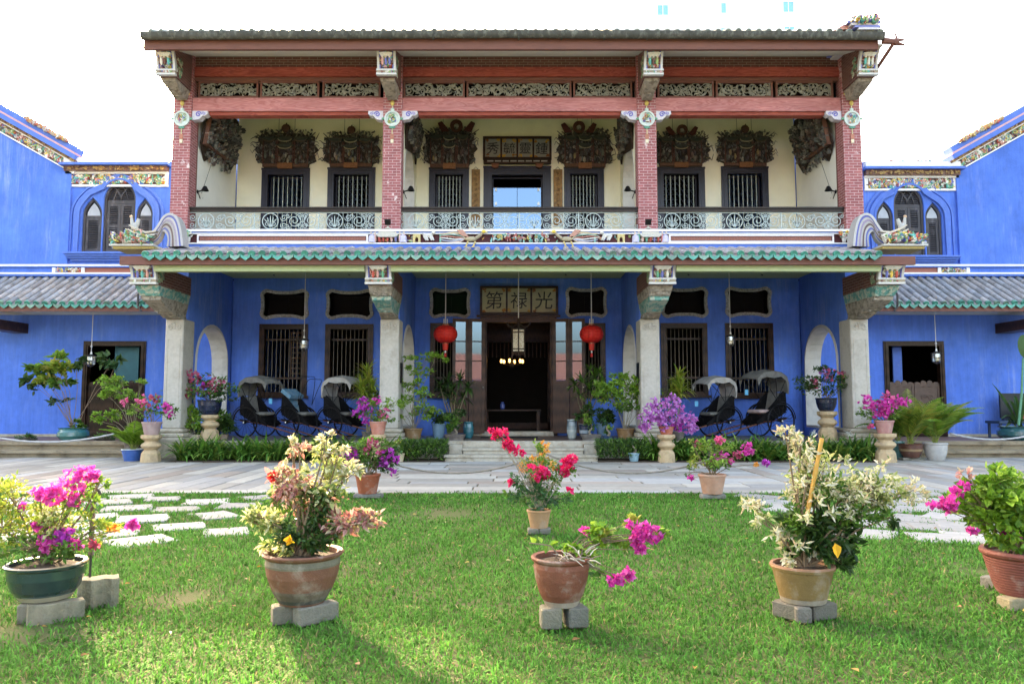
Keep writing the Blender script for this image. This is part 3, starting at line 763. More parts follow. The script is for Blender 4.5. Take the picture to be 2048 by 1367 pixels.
for i, (a, b) in enumerate(CX):
    cx = (a+b)/2; edge = i in (0, 3)
    zf0, zf1 = Z(568, 18.68), Z(526, 18.5)
    console(cx, .64, None, 18.70, zf0, zf1, .16,
            [('glazed_band', (18.86, 19.05, zf0-.24, zf0-.002, .60, .52, 0), 'ceramic' if edge else 'granitew'), ('stone_corbel', (19.10, 19.75, zf0-.56, zf0-.242, .50, .38, 0), 'granitew' if edge else 'ceramic'), ('corbel_foot', (19.9, 20.3, 3.803, zf0-.562, .40, .44, 0), 'granitew')],
            M['brickdark'], zf1, 20.77)
    zf0, zf1 = Z(151, 19.45), Z(95, 19.25)
    console(cx, .50, None, 19.45, zf0, zf1, .20,
            [('stone_corbel', (19.60, 20.15, Z(190, 20.1), zf0-.002, .40, .26, 0), 'granite')], M['brickdark'], 11.35, 20.49)

# ---- beams, brick band, fretwork, between the pillars
def spiral(cx, cz, r0, turns, ph, sgn=1, n=18, k=.85):
    return [(cx + sgn*r0*(1-k*t/n)*math.cos(ph + turns*2*math.pi*t/n), cz + r0*(1-k*t/n)*math.sin(ph + turns*2*math.pi*t/n)) for t in range(n+1)]
def ribbon(mb, P, w, y0, y1, c=None):
    """flat strip of width w following a 2-D path in the xz plane"""
    A, B = [], []
    for i, p in enumerate(P):
        a, b = P[max(i-1, 0)], P[min(i+1, len(P)-1)]; t = Vector((b[0]-a[0], b[1]-a[1]))
        if t.length < 1e-9: t = Vector((1, 0))
        t.normalize(); k = w/2*(1 if 0 < i < len(P)-1 else .6)
        A.append((p[0]-t.y*k, p[1]+t.x*k)); B.append((p[0]+t.y*k, p[1]-t.x*k))
    vs = []; fs = []
    for i in range(len(P)):
        for q, y in ((A[i], y0), (B[i], y0), (B[i], y1), (A[i], y1)): vs.append((q[0], y, q[1]))
    for i in range(len(P)-1):
        o = i*4
        for j in range(4): fs.append((o+j, o+(j+1) % 4, o+4+(j+1) % 4, o+4+j))
    mb.add(vs, fs, c)
bays = [(CX[i][1], CX[i+1][0]) for i in range(3)]
YA = 20.62
FP = [[(395,515),(519,637),(644,760)], [(806,929),(933,1143),(1147,1265)], [(1316,1429),(1433,1547),(1553,1668)]]
for bi, (xa, xb) in enumerate(bays):
    m = MB(); m.box(xa, xb, YA+.06, YA+.32, Z(135, YA), Z(112, 20.8)); m.build('brick_band', M['brickdark'], mansion)
    m = MB(); m.box(xa, xb, YA, YA+.30, Z(153, YA), Z(134, YA)); m.build('upper_beam', M['beam'], mansion)
    m = MB(); m.box(xa, xb, YA-.04, YA+.30, Z(223, YA), Z(197, YA)); m.build('lower_beam', M['beampink'], mansion)
    m = MB(); m.box(xa+.45, xb-.45, YA+.03, YA+.28, Z(230, YA), Z(223.3, YA)); m.build('beam_soffit', M['beam'], mansion)
    zt, zb = Z(154, YA), Z(196.5, YA)
    m = MB(); m.box(xa, xb, YA+.03, YA+.2, zt-.10, zt-.002); m.box(xa, xb, YA+.04, YA+.2, zb+.002, zb+.035)
    for a, b in FP[bi]:
        x0, x1 = X(a, 180, YA), X(b, 180, YA); x0 = max(x0, xa+.02); x1 = min(x1, xb-.02)
        ringbox(m, x0, x1, zb+.037, zt-.102, .05, YA+.05, YA+.15)
    fo = m.build('fretwork_frame', M['fascia'], mansion)
    m = MB(); m.box(xa+.03, xb-.03, YA+.17, YA+.19, zb+.04, zt-.11); m.build('fretwork_shade_sheet', mat('painted fretwork shade', (.004, .0035, .003), .9, spec=.05), fo)  # added black sheet: paints the shade seen through the open fretwork
    for a, b in FP[bi]:
        x0, x1 = max(X(a, 180, YA), xa+.02)+.052, min(X(b, 180, YA), xb-.02)-.052; z0, z1 = zb+.09, zt-.155; h = z1-z0
        q = MB(); ya, yb_ = YA+.08, YA+.10
        x = x0; k = 0
        while x < x1:      # running vine with curled leaves
            cx_, cz_ = x+h*.30, (z0+z1)/2 + (h*.12 if k % 2 else -h*.12)
            for s in (1, -1):
                P = [(min(max(u, x0), x1), min(max(v, z0), z1)) for u, v in spiral(cx_, cz_, h*.42*rnd.uniform(.7, 1.1), 1.3, rnd.uniform(0, 6.28), s)]
                ribbon(q, P, .022, ya, yb_)
            for _ in range(9):
                ang = rnd.uniform(0, 6.28); l = rnd.uniform(.04, .085); px_, pz_ = rnd.uniform(x, min(x+h*.5, x1)), rnd.uniform(z0, z1)
                d_ = (math.cos(ang)*l, math.sin(ang)*l); e_ = (-d_[1]*.32, d_[0]*.32)
                L4 = [(px_-d_[0], pz_-d_[1]), (px_+e_[0], pz_+e_[1]), (px_+d_[0], pz_+d_[1]), (px_-e_[0], pz_-e_[1])]
                L4 = [(min(max(u, x0-.004), x1+.004), min(max(v, z0-.004), z1+.004)) for u, v in L4]
                q.prism(L4, 'xz', ya-.012+rnd.uniform(0, .008), yb_+.01)
            x += h*.48; k += 1
        q.build('fretwork', M['fretgrey'], fo)
    for s, xx in ((1, xa), (-1, xb)):        # blue and white corner brackets under the beam
        m = MB()
        z1 = Z(223.5, YA); P = [(xx, z1), (xx+s*.43, z1), (xx+s*.44, z1-.08), (xx+s*.36, z1-.14), (xx+s*.30, z1-.13), (xx+s*.2, z1-.24), (xx, z1-.27)]
        m.prism(P, 'xz', YA-.06, YA+.16, (.62,.60,.66))
        ribbon(m, spiral(xx+s*.18, z1-.10, .085, 1.4, 0, s), .03, YA-.075, YA-.061, (.16,.15,.50)); ribbon(m, spiral(xx+s*.34, z1-.07, .05, 1.2, 2, s), .022, YA-.075, YA-.061, (.30,.28,.55))
        m.build('corner_bracket', M['ceramic'], mansion)

# ---- balustrades
for bi, (xa, xb) in enumerate(bays):
    zt, zb = Z(414, YA), Z(459, YA)
    yb0 = YA + .02
    m = MB(); m.box(xa, xb, yb0-.05, yb0+.12, zt-.05, zt); m.box(xa, xb, yb0-.02, yb0+.09, zt-.13, zt-.051); o = m.build('balustrade', M['darkwood'], mansion)
    z0, z1 = zb+.0, zt-.135; h = z1-z0; q = MB(); ya, yc = yb0+.025, yb0+.045
    q.box(xa, xb, ya-.004, yc+.004, z0, z0+.025); q.box(xa, xb, ya-.004, yc+.004, z1-.022, z1)
    n = max(1, round((xb-xa)/.86)); W_ = (xb-xa)/n
    for k in range(n+1):
        x = xa+k*W_
        if 0 < k < n and k % 2 == 0: q.box(x-.012, x+.012, ya-.003, yc+.003, z0+.025, z1-.022)
    for k in range(n):
        cx = xa+(k+.5)*W_; cz = (z0+z1)/2; zl, zh = z0+.025, z1-.022
        def clampP(P): return [(min(max(u, xa+.005), xb-.005), min(max(v, zl), zh)) for u, v in P]
        if k % 2 == 0:      # big ring round a palmette
            for rr in (h*.44,): ribbon(q, clampP([(cx+rr*math.cos(t*math.pi/14), cz+rr*math.sin(t*math.pi/14)) for t in range(29)]), .022, ya, yc)
            for ang in range(-2, 3): ribbon(q, [(cx, zl+.02), (cx+.10*ang*.5, cz-.02), (cx+.085*ang, cz+h*.30-abs(ang)*.045)], .026, ya, yc)
            for s in (-1, 1):
                ribbon(q, spiral(cx+s*h*.20, cz-h*.14, h*.16, 1.4, 1.2, s), .017, ya, yc); ribbon(q, clampP(spiral(cx+s*W_*.42, cz+h*.2, h*.21, 1.6, 3.2, s)), .017, ya, yc); ribbon(q, clampP(spiral(cx+s*W_*.42, cz-h*.24, h*.20, 1.6, 2.6, s)), .017, ya, yc)
        else:               # paired C scrolls and a lily
            for s in (-1, 1):
                ribbon(q, clampP(spiral(cx+s*W_*.25, cz+h*.02, h*.40, 1.9, math.pi/2, s, 26)), .019, ya, yc)
                ribbon(q, clampP(spiral(cx+s*W_*.09, cz-h*.28, h*.17, 1.5, 0, s)), .017, ya, yc); ribbon(q, clampP(spiral(cx+s*W_*.09, cz+h*.28, h*.16, 1.5, 0, s)), .017, ya, yc)
                ribbon(q, clampP(spiral(cx+s*W_*.46, cz-h*.30, h*.15, 1.4, 3.1, s)), .017, ya, yc); ribbon(q, clampP(spiral(cx+s*W_*.46, cz+h*.30, h*.14, 1.4, 3.1, s)), .017, ya, yc)
            ribbon(q, [(cx, zl), (cx, zh)], .018, ya, yc)
            for s in (-1, 1): ribbon(q, [(cx, cz-h*.1), (cx+s*.05, cz+.02), (cx+s*.09, cz+.09)], .022, ya, yc)
    q.build('scroll_panel', M['railgrey'], o)

# ---- porch roof (canopy) with its parapet band
YE = 18.3
xl, xr = X(290, 510, YE), X(1758, 510, YE)
pr = bpy.data.objects.new('porch_roof', None); col_root.objects.link(pr); pr.parent = mansion
barrel_rows('tile_field', pr, xl, xr, .262, YE, Z(509.5, YE)+.02, 20.16, Z(497, 20.16)-.02, .080, .40, True, (.36,.33,.33))
xfl, xfr = X(243, 520, YE+.15), X(1827, 520, YE+.15)
m = MB(); m.box(xfl, xfr, YE+.06, YE+.16, Z(528, YE), Z(511, YE)); m.build('eave_fascia', M['fascia'], pr)
m = MB()
for i in range(4):
    a = xfl+.95 if i == 0 else (CX[i-1][0]+CX[i-1][1])/2+.33
    b = xfr-.95 if i == 3 else (CX[i][0]+CX[i][1])/2-.33 if i else None
for (a, b) in [((CX[i][0]+CX[i][1])/2+.33, (CX[i+1][0]+CX[i+1][1])/2-.33) for i in range(3)]:
    m.box(a, b, YE+.22, YE+.42, Z(543, 18.6), Z(528, 18.5)-.004)
m.build('eave_board', M['limeboard'], pr)
m = MB()        # boarded soffit between eave and wall head
for (xa, xb) in bays:
    yy = YE+.45; zc = Z(528, 18.5)-.02
    while yy < 24.05:
        y1 = min(yy+.235, 24.08); zz = zc + (5.52-zc)*min(1, (yy-YE)/2.4)
        m.box(xa+.002, xb-.002, yy, y1-.012, zz, zz+.02); yy = y1
m.build('porch_ceiling', M['limeboard'], pr)
hk = MB()
for (xa, xb) in bays:
    for t in (.28, .72): hk.tube([(xa+(xb-xa)*t, 23.3, 5.6), (xa+(xb-xa)*t, 23.3, 5.52), (xa+(xb-xa)*t+.05, 23.3, 5.48)], .02, 6)
hk.build('ceiling_hook', M['iron'], pr)

YP = 20.16
def zP(py): return Z(py, YP)
par = bpy.data.objects.new('parapet', None); col_root.objects.link(par); par.parent = mansion
xa, xb = X(352, 480, YP), X(1714, 480, YP)
m = MB(); m.box(xa, xb, YP, 20.48, zP(503), zP(488)); m.build('blue_band', M['bluetrim'], par)
m = MB(); m.box(xa, xb, YP-.03, 20.48, zP(488)+.001, zP(485.5)); m.box(xa, xb, YP-.06, 20.49, zP(463.5), zP(459)); m.box(xa, xb, YP-.02, 20.48, zP(468), zP(466)); m.build('white_moulding', M['white'], par)
m = MB(); m.box(xa, xb, YP-.025, 20.47, zP(466)+.001, zP(463.5)-.001); m.build('blue_moulding', M['bluetrim'], par)
m = MB(); m.box(xa, xb, YP+.05, 20.47, zP(485.5)+.001, zP(468)-.001); m.build('frieze_ground', mat('maroon frieze ground', (.075,.018,.022), .8), par)
def latt(a, b):
    m = MB(); x0, x1 = X(a, 477, YP), X(b, 477, YP); z0, z1 = zP(485), zP(468.5)
    ringbox(m, x0, x1, z0, z1, .045, YP-.005, YP+.049, (.78,.74,.74)); ringbox(m, x0+.046, x1-.046, z0+.046, z1-.046, .016, YP+.01, YP+.049, (.06,.03,.05))
    x = x0+.07; c = (.36,.13,.09)
    zm = (z0+z1)/2
    for zz in (z0+.075, zm, z1-.075): m.box(x0+.063, x1-.063, YP+.02, YP+.048, zz-.008, zz+.008, (.44,.20,.15))
    while x < x1-.07:
        m.box(x, x+.016, YP+.012, YP+.048, z0+.064, z1-.064, c); x += .042
    m.build('brick_lattice_panel', M['ceramic'], par)
latt(394, 736); latt(1338, 1668)
def beast(m, cx, z0, s, L=.32, c=(.60,.58,.54), horse=False):
    m.ball((cx, YP-.0, z0+L*.42), (L*.42, .05, L*.2), 8, 5, c)
    m.ball((cx+s*L*.46, YP-.03, z0+L*.62), (L*.17, .05, L*.15), 7, 5, c)
    for k in (-.3, -.15, .15, .3): m.tube([(cx+k*L, YP-.01, z0+L*.35), (cx+k*L+(s*.06 if horse else 0), YP-.02, z0)], [.035, .022], 5, c)
    m.tube([(cx-s*L*.4, YP, z0+L*.5), (cx-s*L*.6, YP, z0+L*.7)], [.03, .012], 5, c)
fz = MB(); z0, z1 = zP(485), zP(468.5); h = z1-z0
def FX(px): return X(px, 477, YP)
# lions with garlands at both ends
for a, b, s in ((354, 391, 1), (1672, 1712, -1)):
    beast(fz, (FX(a)+FX(b))/2, z0+.01, -s, .30); relief(fz, FX(a), FX(b), z1-.08, z1+.10, YP-.02, 16, [(.75,.55,.06),(.6,.12,.07),(.78,.76,.7),(.14,.36,.22)], .06, .06)
# crowds of figures under pavilion roofs over the two middle columns
for a, b in ((738, 812), (1266, 1336)):
    x0, x1 = FX(a), FX(b); xm = (x0+x1)/2
    for t in (.08, .92): fz.lathe([(.10, 0), (.10, h*.6), (.09, h*.8), (.03, h*1.0)], (x0+(x1-x0)*t, YP+.02, z0), 10, (.52,.50,.66))
    fz.prism([(xm-.30, z1-.04), (xm-.22, z1-.09), (xm+.22, z1-.09), (xm+.30, z1-.04), (xm+.2, z1+.05), (xm-.2, z1+.05)], 'xz', YP-.10, YP+.05, (.50,.48,.42))
    for k in range(9):
        x = x0+(x1-x0)*(k+.5)/9; c = rnd.choice([(.62,.22,.22),(.12,.36,.26),(.70,.45,.40),(.5,.1,.08),(.2,.2,.45)])
        fz.ball((x, YP, z0+.13), (.04, .05, .12), 6, 4, c); fz.ball((x, YP-.01, z0+.27), (.03, .035, .035), 6, 4, (.72,.60,.50))
    relief(fz, x0, x1, z0, z1, YP+.05, 30, CERW, .05, .04)
# gates with running white horses
for a, b, s in ((813, 872, 1), (1192, 1264, -1)):
    x0, x1 = FX(a), FX(b); xm = (x0+x1)/2
    gx = x0+.28 if s > 0 else x1-.3
    fz.wall([(gx-.10, z0), (gx+.10, z0), (gx+.10, z0+.23), (gx-.10, z0+.23)], [[(gx-.045, z0+.01), (gx+.045, z0+.01), (gx+.045, z0+.11), (gx, z0+.16), (gx-.045, z0+.11)]], 'xz', YP-.03, YP+.05, (.52,.42,.18))
    beast(fz, xm+s*.18, z0+.06, s, .34, horse=True)
    fz.box(xm+s*.52-.02, xm+s*.52+.02, YP-.02, YP+.05, z0, z1, (.12,.42,.30))
    relief(fz, x0, x0+.26 if s > 0 else x1, z0, z1, YP+.05, 12, CERW, .04, .045)
# two phoenixes facing the peonies
for px_, s in ((942, 1), (1133, -1)):
    cx = FX(px_); cz = (z0+z1)/2
    fz.ball((cx, YP-.03, cz-.02), (.17, .06, .07), 10, 6, (.40,.34,.22))
    fz.tube([(cx+s*.14, YP-.04, cz+.0), (cx+s*.26, YP-.06, cz+.08), (cx+s*.32, YP-.08, cz+.15)], [.05, .04, .036], 7, (.36,.30,.20))
    fz.ball((cx+s*.35, YP-.09, cz+.17), (.06, .05, .05), 7, 5, (.75,.55,.08)); fz.tube([(cx+s*.39, YP-.09, cz+.17), (cx+s*.46, YP-.09, cz+.14)], [.025, .006], 5, (.7,.6,.3))
    for k in range(3):
        P = [(cx-s*.05, cz+.02), (cx-s*(.16+.03*k), cz+.17+.03*k), (cx-s*(.30+.05*k), cz+.30-.04*k), (cx-s*(.15+.05*k), cz+.06)]
        fz.prism(P, 'xz', YP-.05-.012*k, YP-.035-.012*k, [(.60,.57,.5),(.20,.38,.30),(.44,.22,.16)][k])
    for k in range(6):
        zz = cz-.11+.05*k; P = [(cx-s*.15, cz-.01)] + [(cx-s*(.15+.14*j), zz + .02*math.sin(j*1.3+k)) for j in range(1, 6)]
        ribbon(fz, P, .030, YP-.02-.004*k, YP+.01-.004*k, [(.55,.42,.36),(.34,.36,.46),(.60,.58,.55),(.40,.16,.12),(.25,.36,.30),(.62,.5,.3)][k])
    for k in (-.08, .12):
        fz.tube([(cx+k, YP-.06, cz-.10), (cx+k-s*.05, YP-.12, cz-.24)], [.025, .018], 5, (.55,.42,.16))
        for j in (-1, 0, 1): fz.tube([(cx+k-s*.05, YP-.12, cz-.24), (cx+k-s*.05+j*.07, YP-.14, cz-.28)], [.016, .006], 4, (.55,.42,.16))
relief(fz, FX(975), FX(1100), z0, z1+.02, YP+.04, 60, [(.12,.38,.30),(.60,.62,.58),(.55,.28,.28),(.20,.45,.42),(.62,.50,.14),(.45,.12,.10)], .08, .06)
relief(fz, FX(880), FX(972), z0, z1, YP+.05, 12, CERW, .03, .04); relief(fz, FX(1103), FX(1190), z0, z1, YP+.05, 12, CERW, .03, .04)
fz.build('relief_frieze', M['ceramic'], par, smooth=40)

# sweeping swallow-tail ends of the porch roof
def swallow(s, pxs, cols, Ya, Yb):
    m = MB(); base = [(X(px, py, 19.3), Z(py, 19.3)) for px, py in pxs]
    n = len(cols)
    for k in range(n):
        off = (n-1-k)*.052
        N_ = len(base); P = []
        for i, (x, z) in enumerate(base):
            t = i/(N_-1); q = 1 - .72*max(0, (t-.35)/.65)
            P.append((x - s*(off - .22)*(1-min(1, t*1.7)), z + off*q*min(1, t*5) - .04*(1-t)))
        for _ in range(2):
            Q = [P[0]]
            for i in range(len(P)-1):
                A, B = P[i], P[i+1]; Q += [(A[0]*.75+B[0]*.25, A[1]*.75+B[1]*.25), (A[0]*.25+B[0]*.75, A[1]*.25+B[1]*.75)]
            P = Q + [P[-1]]
        ribbon(m, P, .058, Ya+.012*k, Yb-.010*k, cols[k])
    return m
P_R = [(1716,492),(1717,478),(1722,467),(1733,459),(1743,463),(1748,474),(1757,485),(1772,491),(1800,494),(1846,497)]
P_L = [(2062-px-14, py) for px, py in P_R]
P_L = [(356,492),(355,478),(350,467),(339,459),(329,463),(324,474),(315,485),(300,491),(272,494),(228,497)]
SC = [(.44,.43,.42),(.10,.11,.36),(.42,.41,.40),(.28,.22,.34),(.38,.37,.36),(.12,.07,.07),(.44,.43,.42),(.10,.12,.38),(.42,.41,.40)]
SCL = [(.42,.40,.40),(.13,.14,.36),(.50,.47,.46),(.33,.28,.36),(.40,.37,.35),(.16,.10,.09),(.42,.39,.37),(.15,.16,.36),(.46,.43,.40)]
for s, P, C in ((1, P_R, SC), (-1, P_L, SCL)):
    m = swallow(s, P, C, 19.10, 19.45)
    xm = X(P[6][0], P[6][1], 19.0); zb = Z(489, 19.0)
    tipx = X(P[-1][0], 494, 19.0)
    relief(m, min(xm, tipx), max(xm, tipx), zb-.02, zb+.24, 18.85, 60, CERW, .16, .075)
    relief(m, min(xm+s*.3, tipx-s*.2), max(xm+s*.3, tipx-s*.2), zb+.18, zb+.34, 18.95, 16, CERW, .14, .06)
    gx = (xm+tipx)/2 + s*.02; gz = zb+.36; c = (.40,.40,.38)
    m.ball((gx, 18.95, gz+.10), (.10, .06, .10), 8, 5, c); m.tube([(gx-s*.05, 18.95, gz+.14), (gx-s*.10, 18.95, gz+.30)], [.06, .04], 6, c); m.tube([(gx+s*.06, 18.95, gz+.14), (gx+s*.09, 18.95, gz+.34)], [.05, .03], 6, c); m.ball((gx+s*.1, 18.95, gz+.36), (.05, .04, .04), 6, 4, (.55,.35,.20))
    for k in (-.06, .05): m.tube([(gx+k, 18.95, gz+.08), (gx+k*1.4, 18.95, gz-.08)], [.03, .02], 5, (.3,.26,.2))
    for k in range(2): # curling tails
        ribbon(m, [(xm-s*.02, zb+.22+.10*k), (xm+s*.25, zb+.19+.1*k), (xm+s*.5, zb+.26+.12*k), (xm+s*.68, zb+.36+.12*k)], .05, 18.8+.05*k, 18.95+.05*k, (.50,.44,.36))
    m.box(min(xm, tipx), max(xm, tipx), 18.75, 19.5, zb-.08, zb-.03, (.50,.49,.46)); m.box(min(xm, tipx-s*.08), max(xm, tipx-s*.08), 18.80, 19.5, zb-.15, zb-.081, (.34,.25,.07))
    m.build('ridge_end', M['ceramic'], pr)

# ---- main roof
mr = bpy.data.objects.new('main_roof', None); col_root.objects.link(mr); mr.parent = mansion
YG = 18.95; zg = Z(71, YG)
xg0, xg1 = X(284, 72, YG), X(1766, 72, YG)
barrel_rows('tile_field', mr, xg0+.2, xg1-.05, .268, YG+.06, zg+.115, 27.0, zg+.115+8.0*.42, .082, 1.1, True, (.34,.36,.34), True)
m = MB(); m.prism([(27.02, zg+3.45), (27.02, zg+3.2), (34.8, zg-.0), (34.8, zg+.12)], 'yz', xg0+.2, xg1); m.build('rear_slope', M['tile'], mr)
m = MB(); rs = []
for x, dz in [(xg0, -.02), (xg0+3, .0), (0, .03), (xg1-3, .0), (xg1, -.03)]:
    rs.append([(x, YG-.02+.115*math.cos(math.pi+math.pi*j/10), zg+.06+dz+ .17*math.sin(math.pi+math.pi*j/10)) for j in range(11)])
m.rings(rs, None, True, False); 
x = xg0+.9
while x < xg1: m.rings([[(x+q, YG-.02+.13*math.cos(math.pi+math.pi*j/10), zg+.06+.185*math.sin(math.pi+math.pi*j/10)) for j in range(11)] for q in (0, .035)], None, True, False); x += 1.12
m.build('rain_gutter', M['gutter'], mr, smooth=40)
m = MB(); m.box(xg0, xg1-.08, YG+.10, YG+.20, Z(95, YG), zg+.02); m.build('eave_fascia', M['fascia'], mr)
m = MB(); zc0, zc1 = Z(95, YG+.1), Z(111, 20.8)
m.add([(xg0+.1, YG+.15, zc0+.004), (xg1-.1, YG+.15, zc0+.004), (9.6, 20.95, zc1), (-9.45, 20.95, zc1), (xg0+.1, YG+.15, zc0+.03), (xg1-.1, YG+.15, zc0+.03), (9.6, 20.95, zc1+.03), (-9.45, 20.95, zc1+.03)], [(0,1,2,3),(4,7,6,5),(0,4,5,1),(2,6,7,3)])
m.build('eave_soffit', M['offwhite'], mr)
m = MB(); zz = zg+.22; xx = xg1-.65     # ornate end of the verge ridge
for k, c in enumerate([(.60,.58,.62),(.20,.22,.55),(.66,.60,.62),(.16,.18,.50)]): m.box(xx-.3-.1*k+.3, xg1-.12+.05*(k % 2), YG-.05, 22.0, zz-.02+.06*k-.06, zz+.035+.06*k-.06, c)
relief(m, xx-.25, xg1-.12, zz+.06, zz+.28, YG+.0, 34, CERW, .16, .07); m.prism([(xx-.6, zz-.04), (xx-.1, zz+.02), (xx-.15, zz+.22), (xx-.3, zz+.14)], 'xz', YG+.1, YG+.4, (.5,.22,.16))
m.build('ridge_end', M['ceramic'], mr)
m = MB()        # dragon-headed spout with its downpipe
P0 = W(1766, 82, YG); P1 = W(1792, 84, YG)
m.tube([P0, P1], [.09, .07], 8); m.ball(tuple(P1), (.09, .09, .10), 8, 6)
for s in (-1, 1): m.tube([P1 + Vector((.05, 0, s*.05)), P1 + Vector((.22, 0, s*.07 - .02))], [.05, .02], 6)
m.tube([P1 + Vector((.02, 0, .08)), P1 + Vector((.0, 0, .2)), P1 + Vector((-.08, 0, .22))], [.03, .02, .008], 5)
for k in range(4): m.tube([P1 + Vector((.06+.04*k, -.03, -.05)), P1 + Vector((.07+.04*k, -.03, -.11))], [.012, .003], 4)
m.tube([P1 + Vector((-.08, 0, -.06)), W(1772, 110, YG+.2), W(1735, 165, 20.3), W(1728, 180, 20.6)], .045, 8)
m.build('dragon_spout', M['fascia'], mr, smooth=40)
w = MB(); zr = zg+.1
for x0, x1 in ((-9.5, -9.05), (9.32, 9.77)):
    w.prism([(24.51, 0), (34.4, 0), (34.4, zg), (27.0, zg+3.1), (24.51, zg+2.2)], 'yz', x0, x1)
    w.prism([(20.97, 11.16), (24.50, 11.16), (24.50, zg+2.2), (20.97, zg+.75)], 'yz', x0, x1)
w.box(-9.04, 9.31, 34.0, 34.4, 0, zg); w.build('outer_wall', M['blue'], mansion)
w = MB(); w.box(-9.0, 9.28, 24.12, 24.45, 11.23, 12.6); w.build('roof_partition', M['blue'], mansion)

# ================================================================== SIDE WINGS
YW = 24.1
def slats(m, x0, x1, z0, z1, Y, n, c=None):
    for i in range(n):
        z = z0+(z1-z0)*(i+.5)/n; hh = (z1-z0)/n
        m.add([(x0,Y-.02,z-hh*.45),(x1,Y-.02,z-hh*.45),(x1,Y+.03,z+hh*.5),(x0,Y+.03,z+hh*.5),(x0,Y-.012,z-hh*.5),(x1,Y-.012,z-hh*.5),(x1,Y+.038,z+hh*.45),(x0,Y+.038,z+hh*.45)], [(0,1,2,3),(4,7,6,5),(0,4,5,1),(2,6,7,3)], c)
shut = mat('weathered grey shutter paint', (.055, .052, .058), .65, .25, 5, (.17, .16, .17), 7, (.55, .7), .6, stretch=(1, 1, .3))
def wing(side):
    """side -1 = left, +1 = right; photo pixels of the left wing mirrored where both look alike"""
    L = side < 0
    wg = thing('side_wing', 'blue side wing left of the mansion, teal panel standing in its dark doorway' if L else 'blue side wing right of the mansion, carved half doors in its dark doorway',
               'house wing', (side*14.0, 25, 0), 'side wings flanking the mansion')
    px = (lambda p: p) if L else (lambda p: p)
    ins = -9.52 if L else 9.79           # meets the main block here
    out = side*23.0
    def bx(m, xa, xb, *r, **k): m.box(min(xa, xb), max(xa, xb), *r, **k)
    if L: dx0, dx1, dt, wdw = 165, 290, 682, [(164,205,394,427), (205.5,271,364,400), (271.5,306,396,427)]; wb = 506
    else: dx0, dx1, dt, wdw = 1769, 1890, 682, [(1752,1787,402,432), (1787.5,1849,374,408), (1849.5,1884,404,432)]; wb = 513
    fl = .42
    D = (X(dx0, 770, YW), X(dx1, 770, YW), fl+.01, Z(dt, YW))
    w = MB(); a, b = sorted((ins, out))
    holes = [[(D[0],D[2]),(D[1],D[2]),(D[1],D[3]),(D[0],D[3])]]
    zwb = Z(wb, YW); WH = []
    for k, (p0, p1, ap, sp) in enumerate(wdw):
        x0, x1 = X(p0, 430, YW), X(p1, 430, YW); za, zs = Z(ap, YW), Z(sp, YW); xm = (x0+x1)/2; aw = (x1-x0)/2
        x0 += .012; x1 -= .012
        if k == 1: arc = [(xm+aw*.98*math.cos(math.pi*j/18), zs+(za-zs)*math.sin(math.pi*j/18)) for j in range(19)]
        else:
            arc = [(x1-(aw)*(j/6)**1.6, zs+(za-zs)*(j/6)**.85) for j in range(7)] + [(x0+(aw)*((5-j)/6)**1.6, zs+(za-zs)*((5-j)/6)**.85) for j in range(6)]
        WH.append([(x0, zwb), (x1, zwb)] + arc)
    holes += WH
    ztop = Z(369, YW)
    zr0 = Z(553, YW)
    w.wall([(a, .421), (b, .421), (b, 9.38), (a, 9.38)], holes, 'xz', YW, YW+.35)
    # gable wall stands slightly forward of the window bay
    gc = X(143 if L else 1912, 420, YW); gx1 = out
    GA = R(29.2); th = math.tan(GA); pk = gc + side*4.3
    zg0 = Z(347, YW)
    w.prism([(gc, zr0), (gc+side*8.6, zr0), (gc+side*8.6, zg0), (pk, zg0+4.3*th), (gc, zg0)], 'xz', YW-.10, YW-.002)
    w.build('wing_wall', M['blue'], wg)
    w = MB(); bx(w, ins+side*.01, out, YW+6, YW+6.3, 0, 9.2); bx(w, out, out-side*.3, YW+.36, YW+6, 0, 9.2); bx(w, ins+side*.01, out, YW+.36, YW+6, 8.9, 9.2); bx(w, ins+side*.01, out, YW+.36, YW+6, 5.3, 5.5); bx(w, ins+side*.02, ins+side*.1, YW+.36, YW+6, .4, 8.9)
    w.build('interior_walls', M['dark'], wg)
    # floor, step
    m = MB(); bx(m, ins+side*.05, out, 21.35, YW-.001, 0, fl); m.build('wing_floor', mat('wing floor brick', (.20,.12,.09), .6, .25, 4) if 'wf' not in M else M['wf'], wg); M['wf'] = bpy.data.materials['wing floor brick']
    m = MB(); x = ins + side*1.1
    while abs(x) < 22.8:
        l = rnd.uniform(2.2, 3.4); bx(m, x+side*.006, x+side*l, 21.08, 21.36, fl-.09, fl+.012); bx(m, x+side*.006, x+side*l, 21.17, 21.36, .201, fl-.091); x += side*l
    x = ins + side*1.1
    while abs(x) < 22.8:
        l = rnd.uniform(2.4, 3.6); bx(m, x+side*.006, x+side*l, 20.74, 21.165, .12, .20); bx(m, x+side*.006, x+side*l, 20.86, 21.165, 0, .119); x += side*l
    m.build('step', mat('brown stained step stone', (.30, .245, .165), .9, .2, 5, (.10, .075, .05), 2.5, (.48, .66), .75, bmp=.4, bs=40) if 'wstep' not in M else M['wstep'], wg); M['wstep'] = bpy.data.materials['brown stained step stone']
    m = MB(); bx(m, ins+side*.02, out, YW-.018, YW-.002, fl+.005, fl+.09); m.build('skirting', M['granitew'], wg)
    # door
    m = MB(); ringbox(m, D[0], D[1], fl+.012, D[3], .15, YW-.05, YW+.15); ringbox(m, D[0]+.05, D[1]-.05, fl+.06, D[3]-.05, .05, YW-.075, YW-.052)
    df = m.build('door_frame', M['darkbrown'], wg)
    m = MB(); x0, x1 = D[0]+.16, D[1]-.16; zt = Z(768, YW); xm = (x0+x1)/2
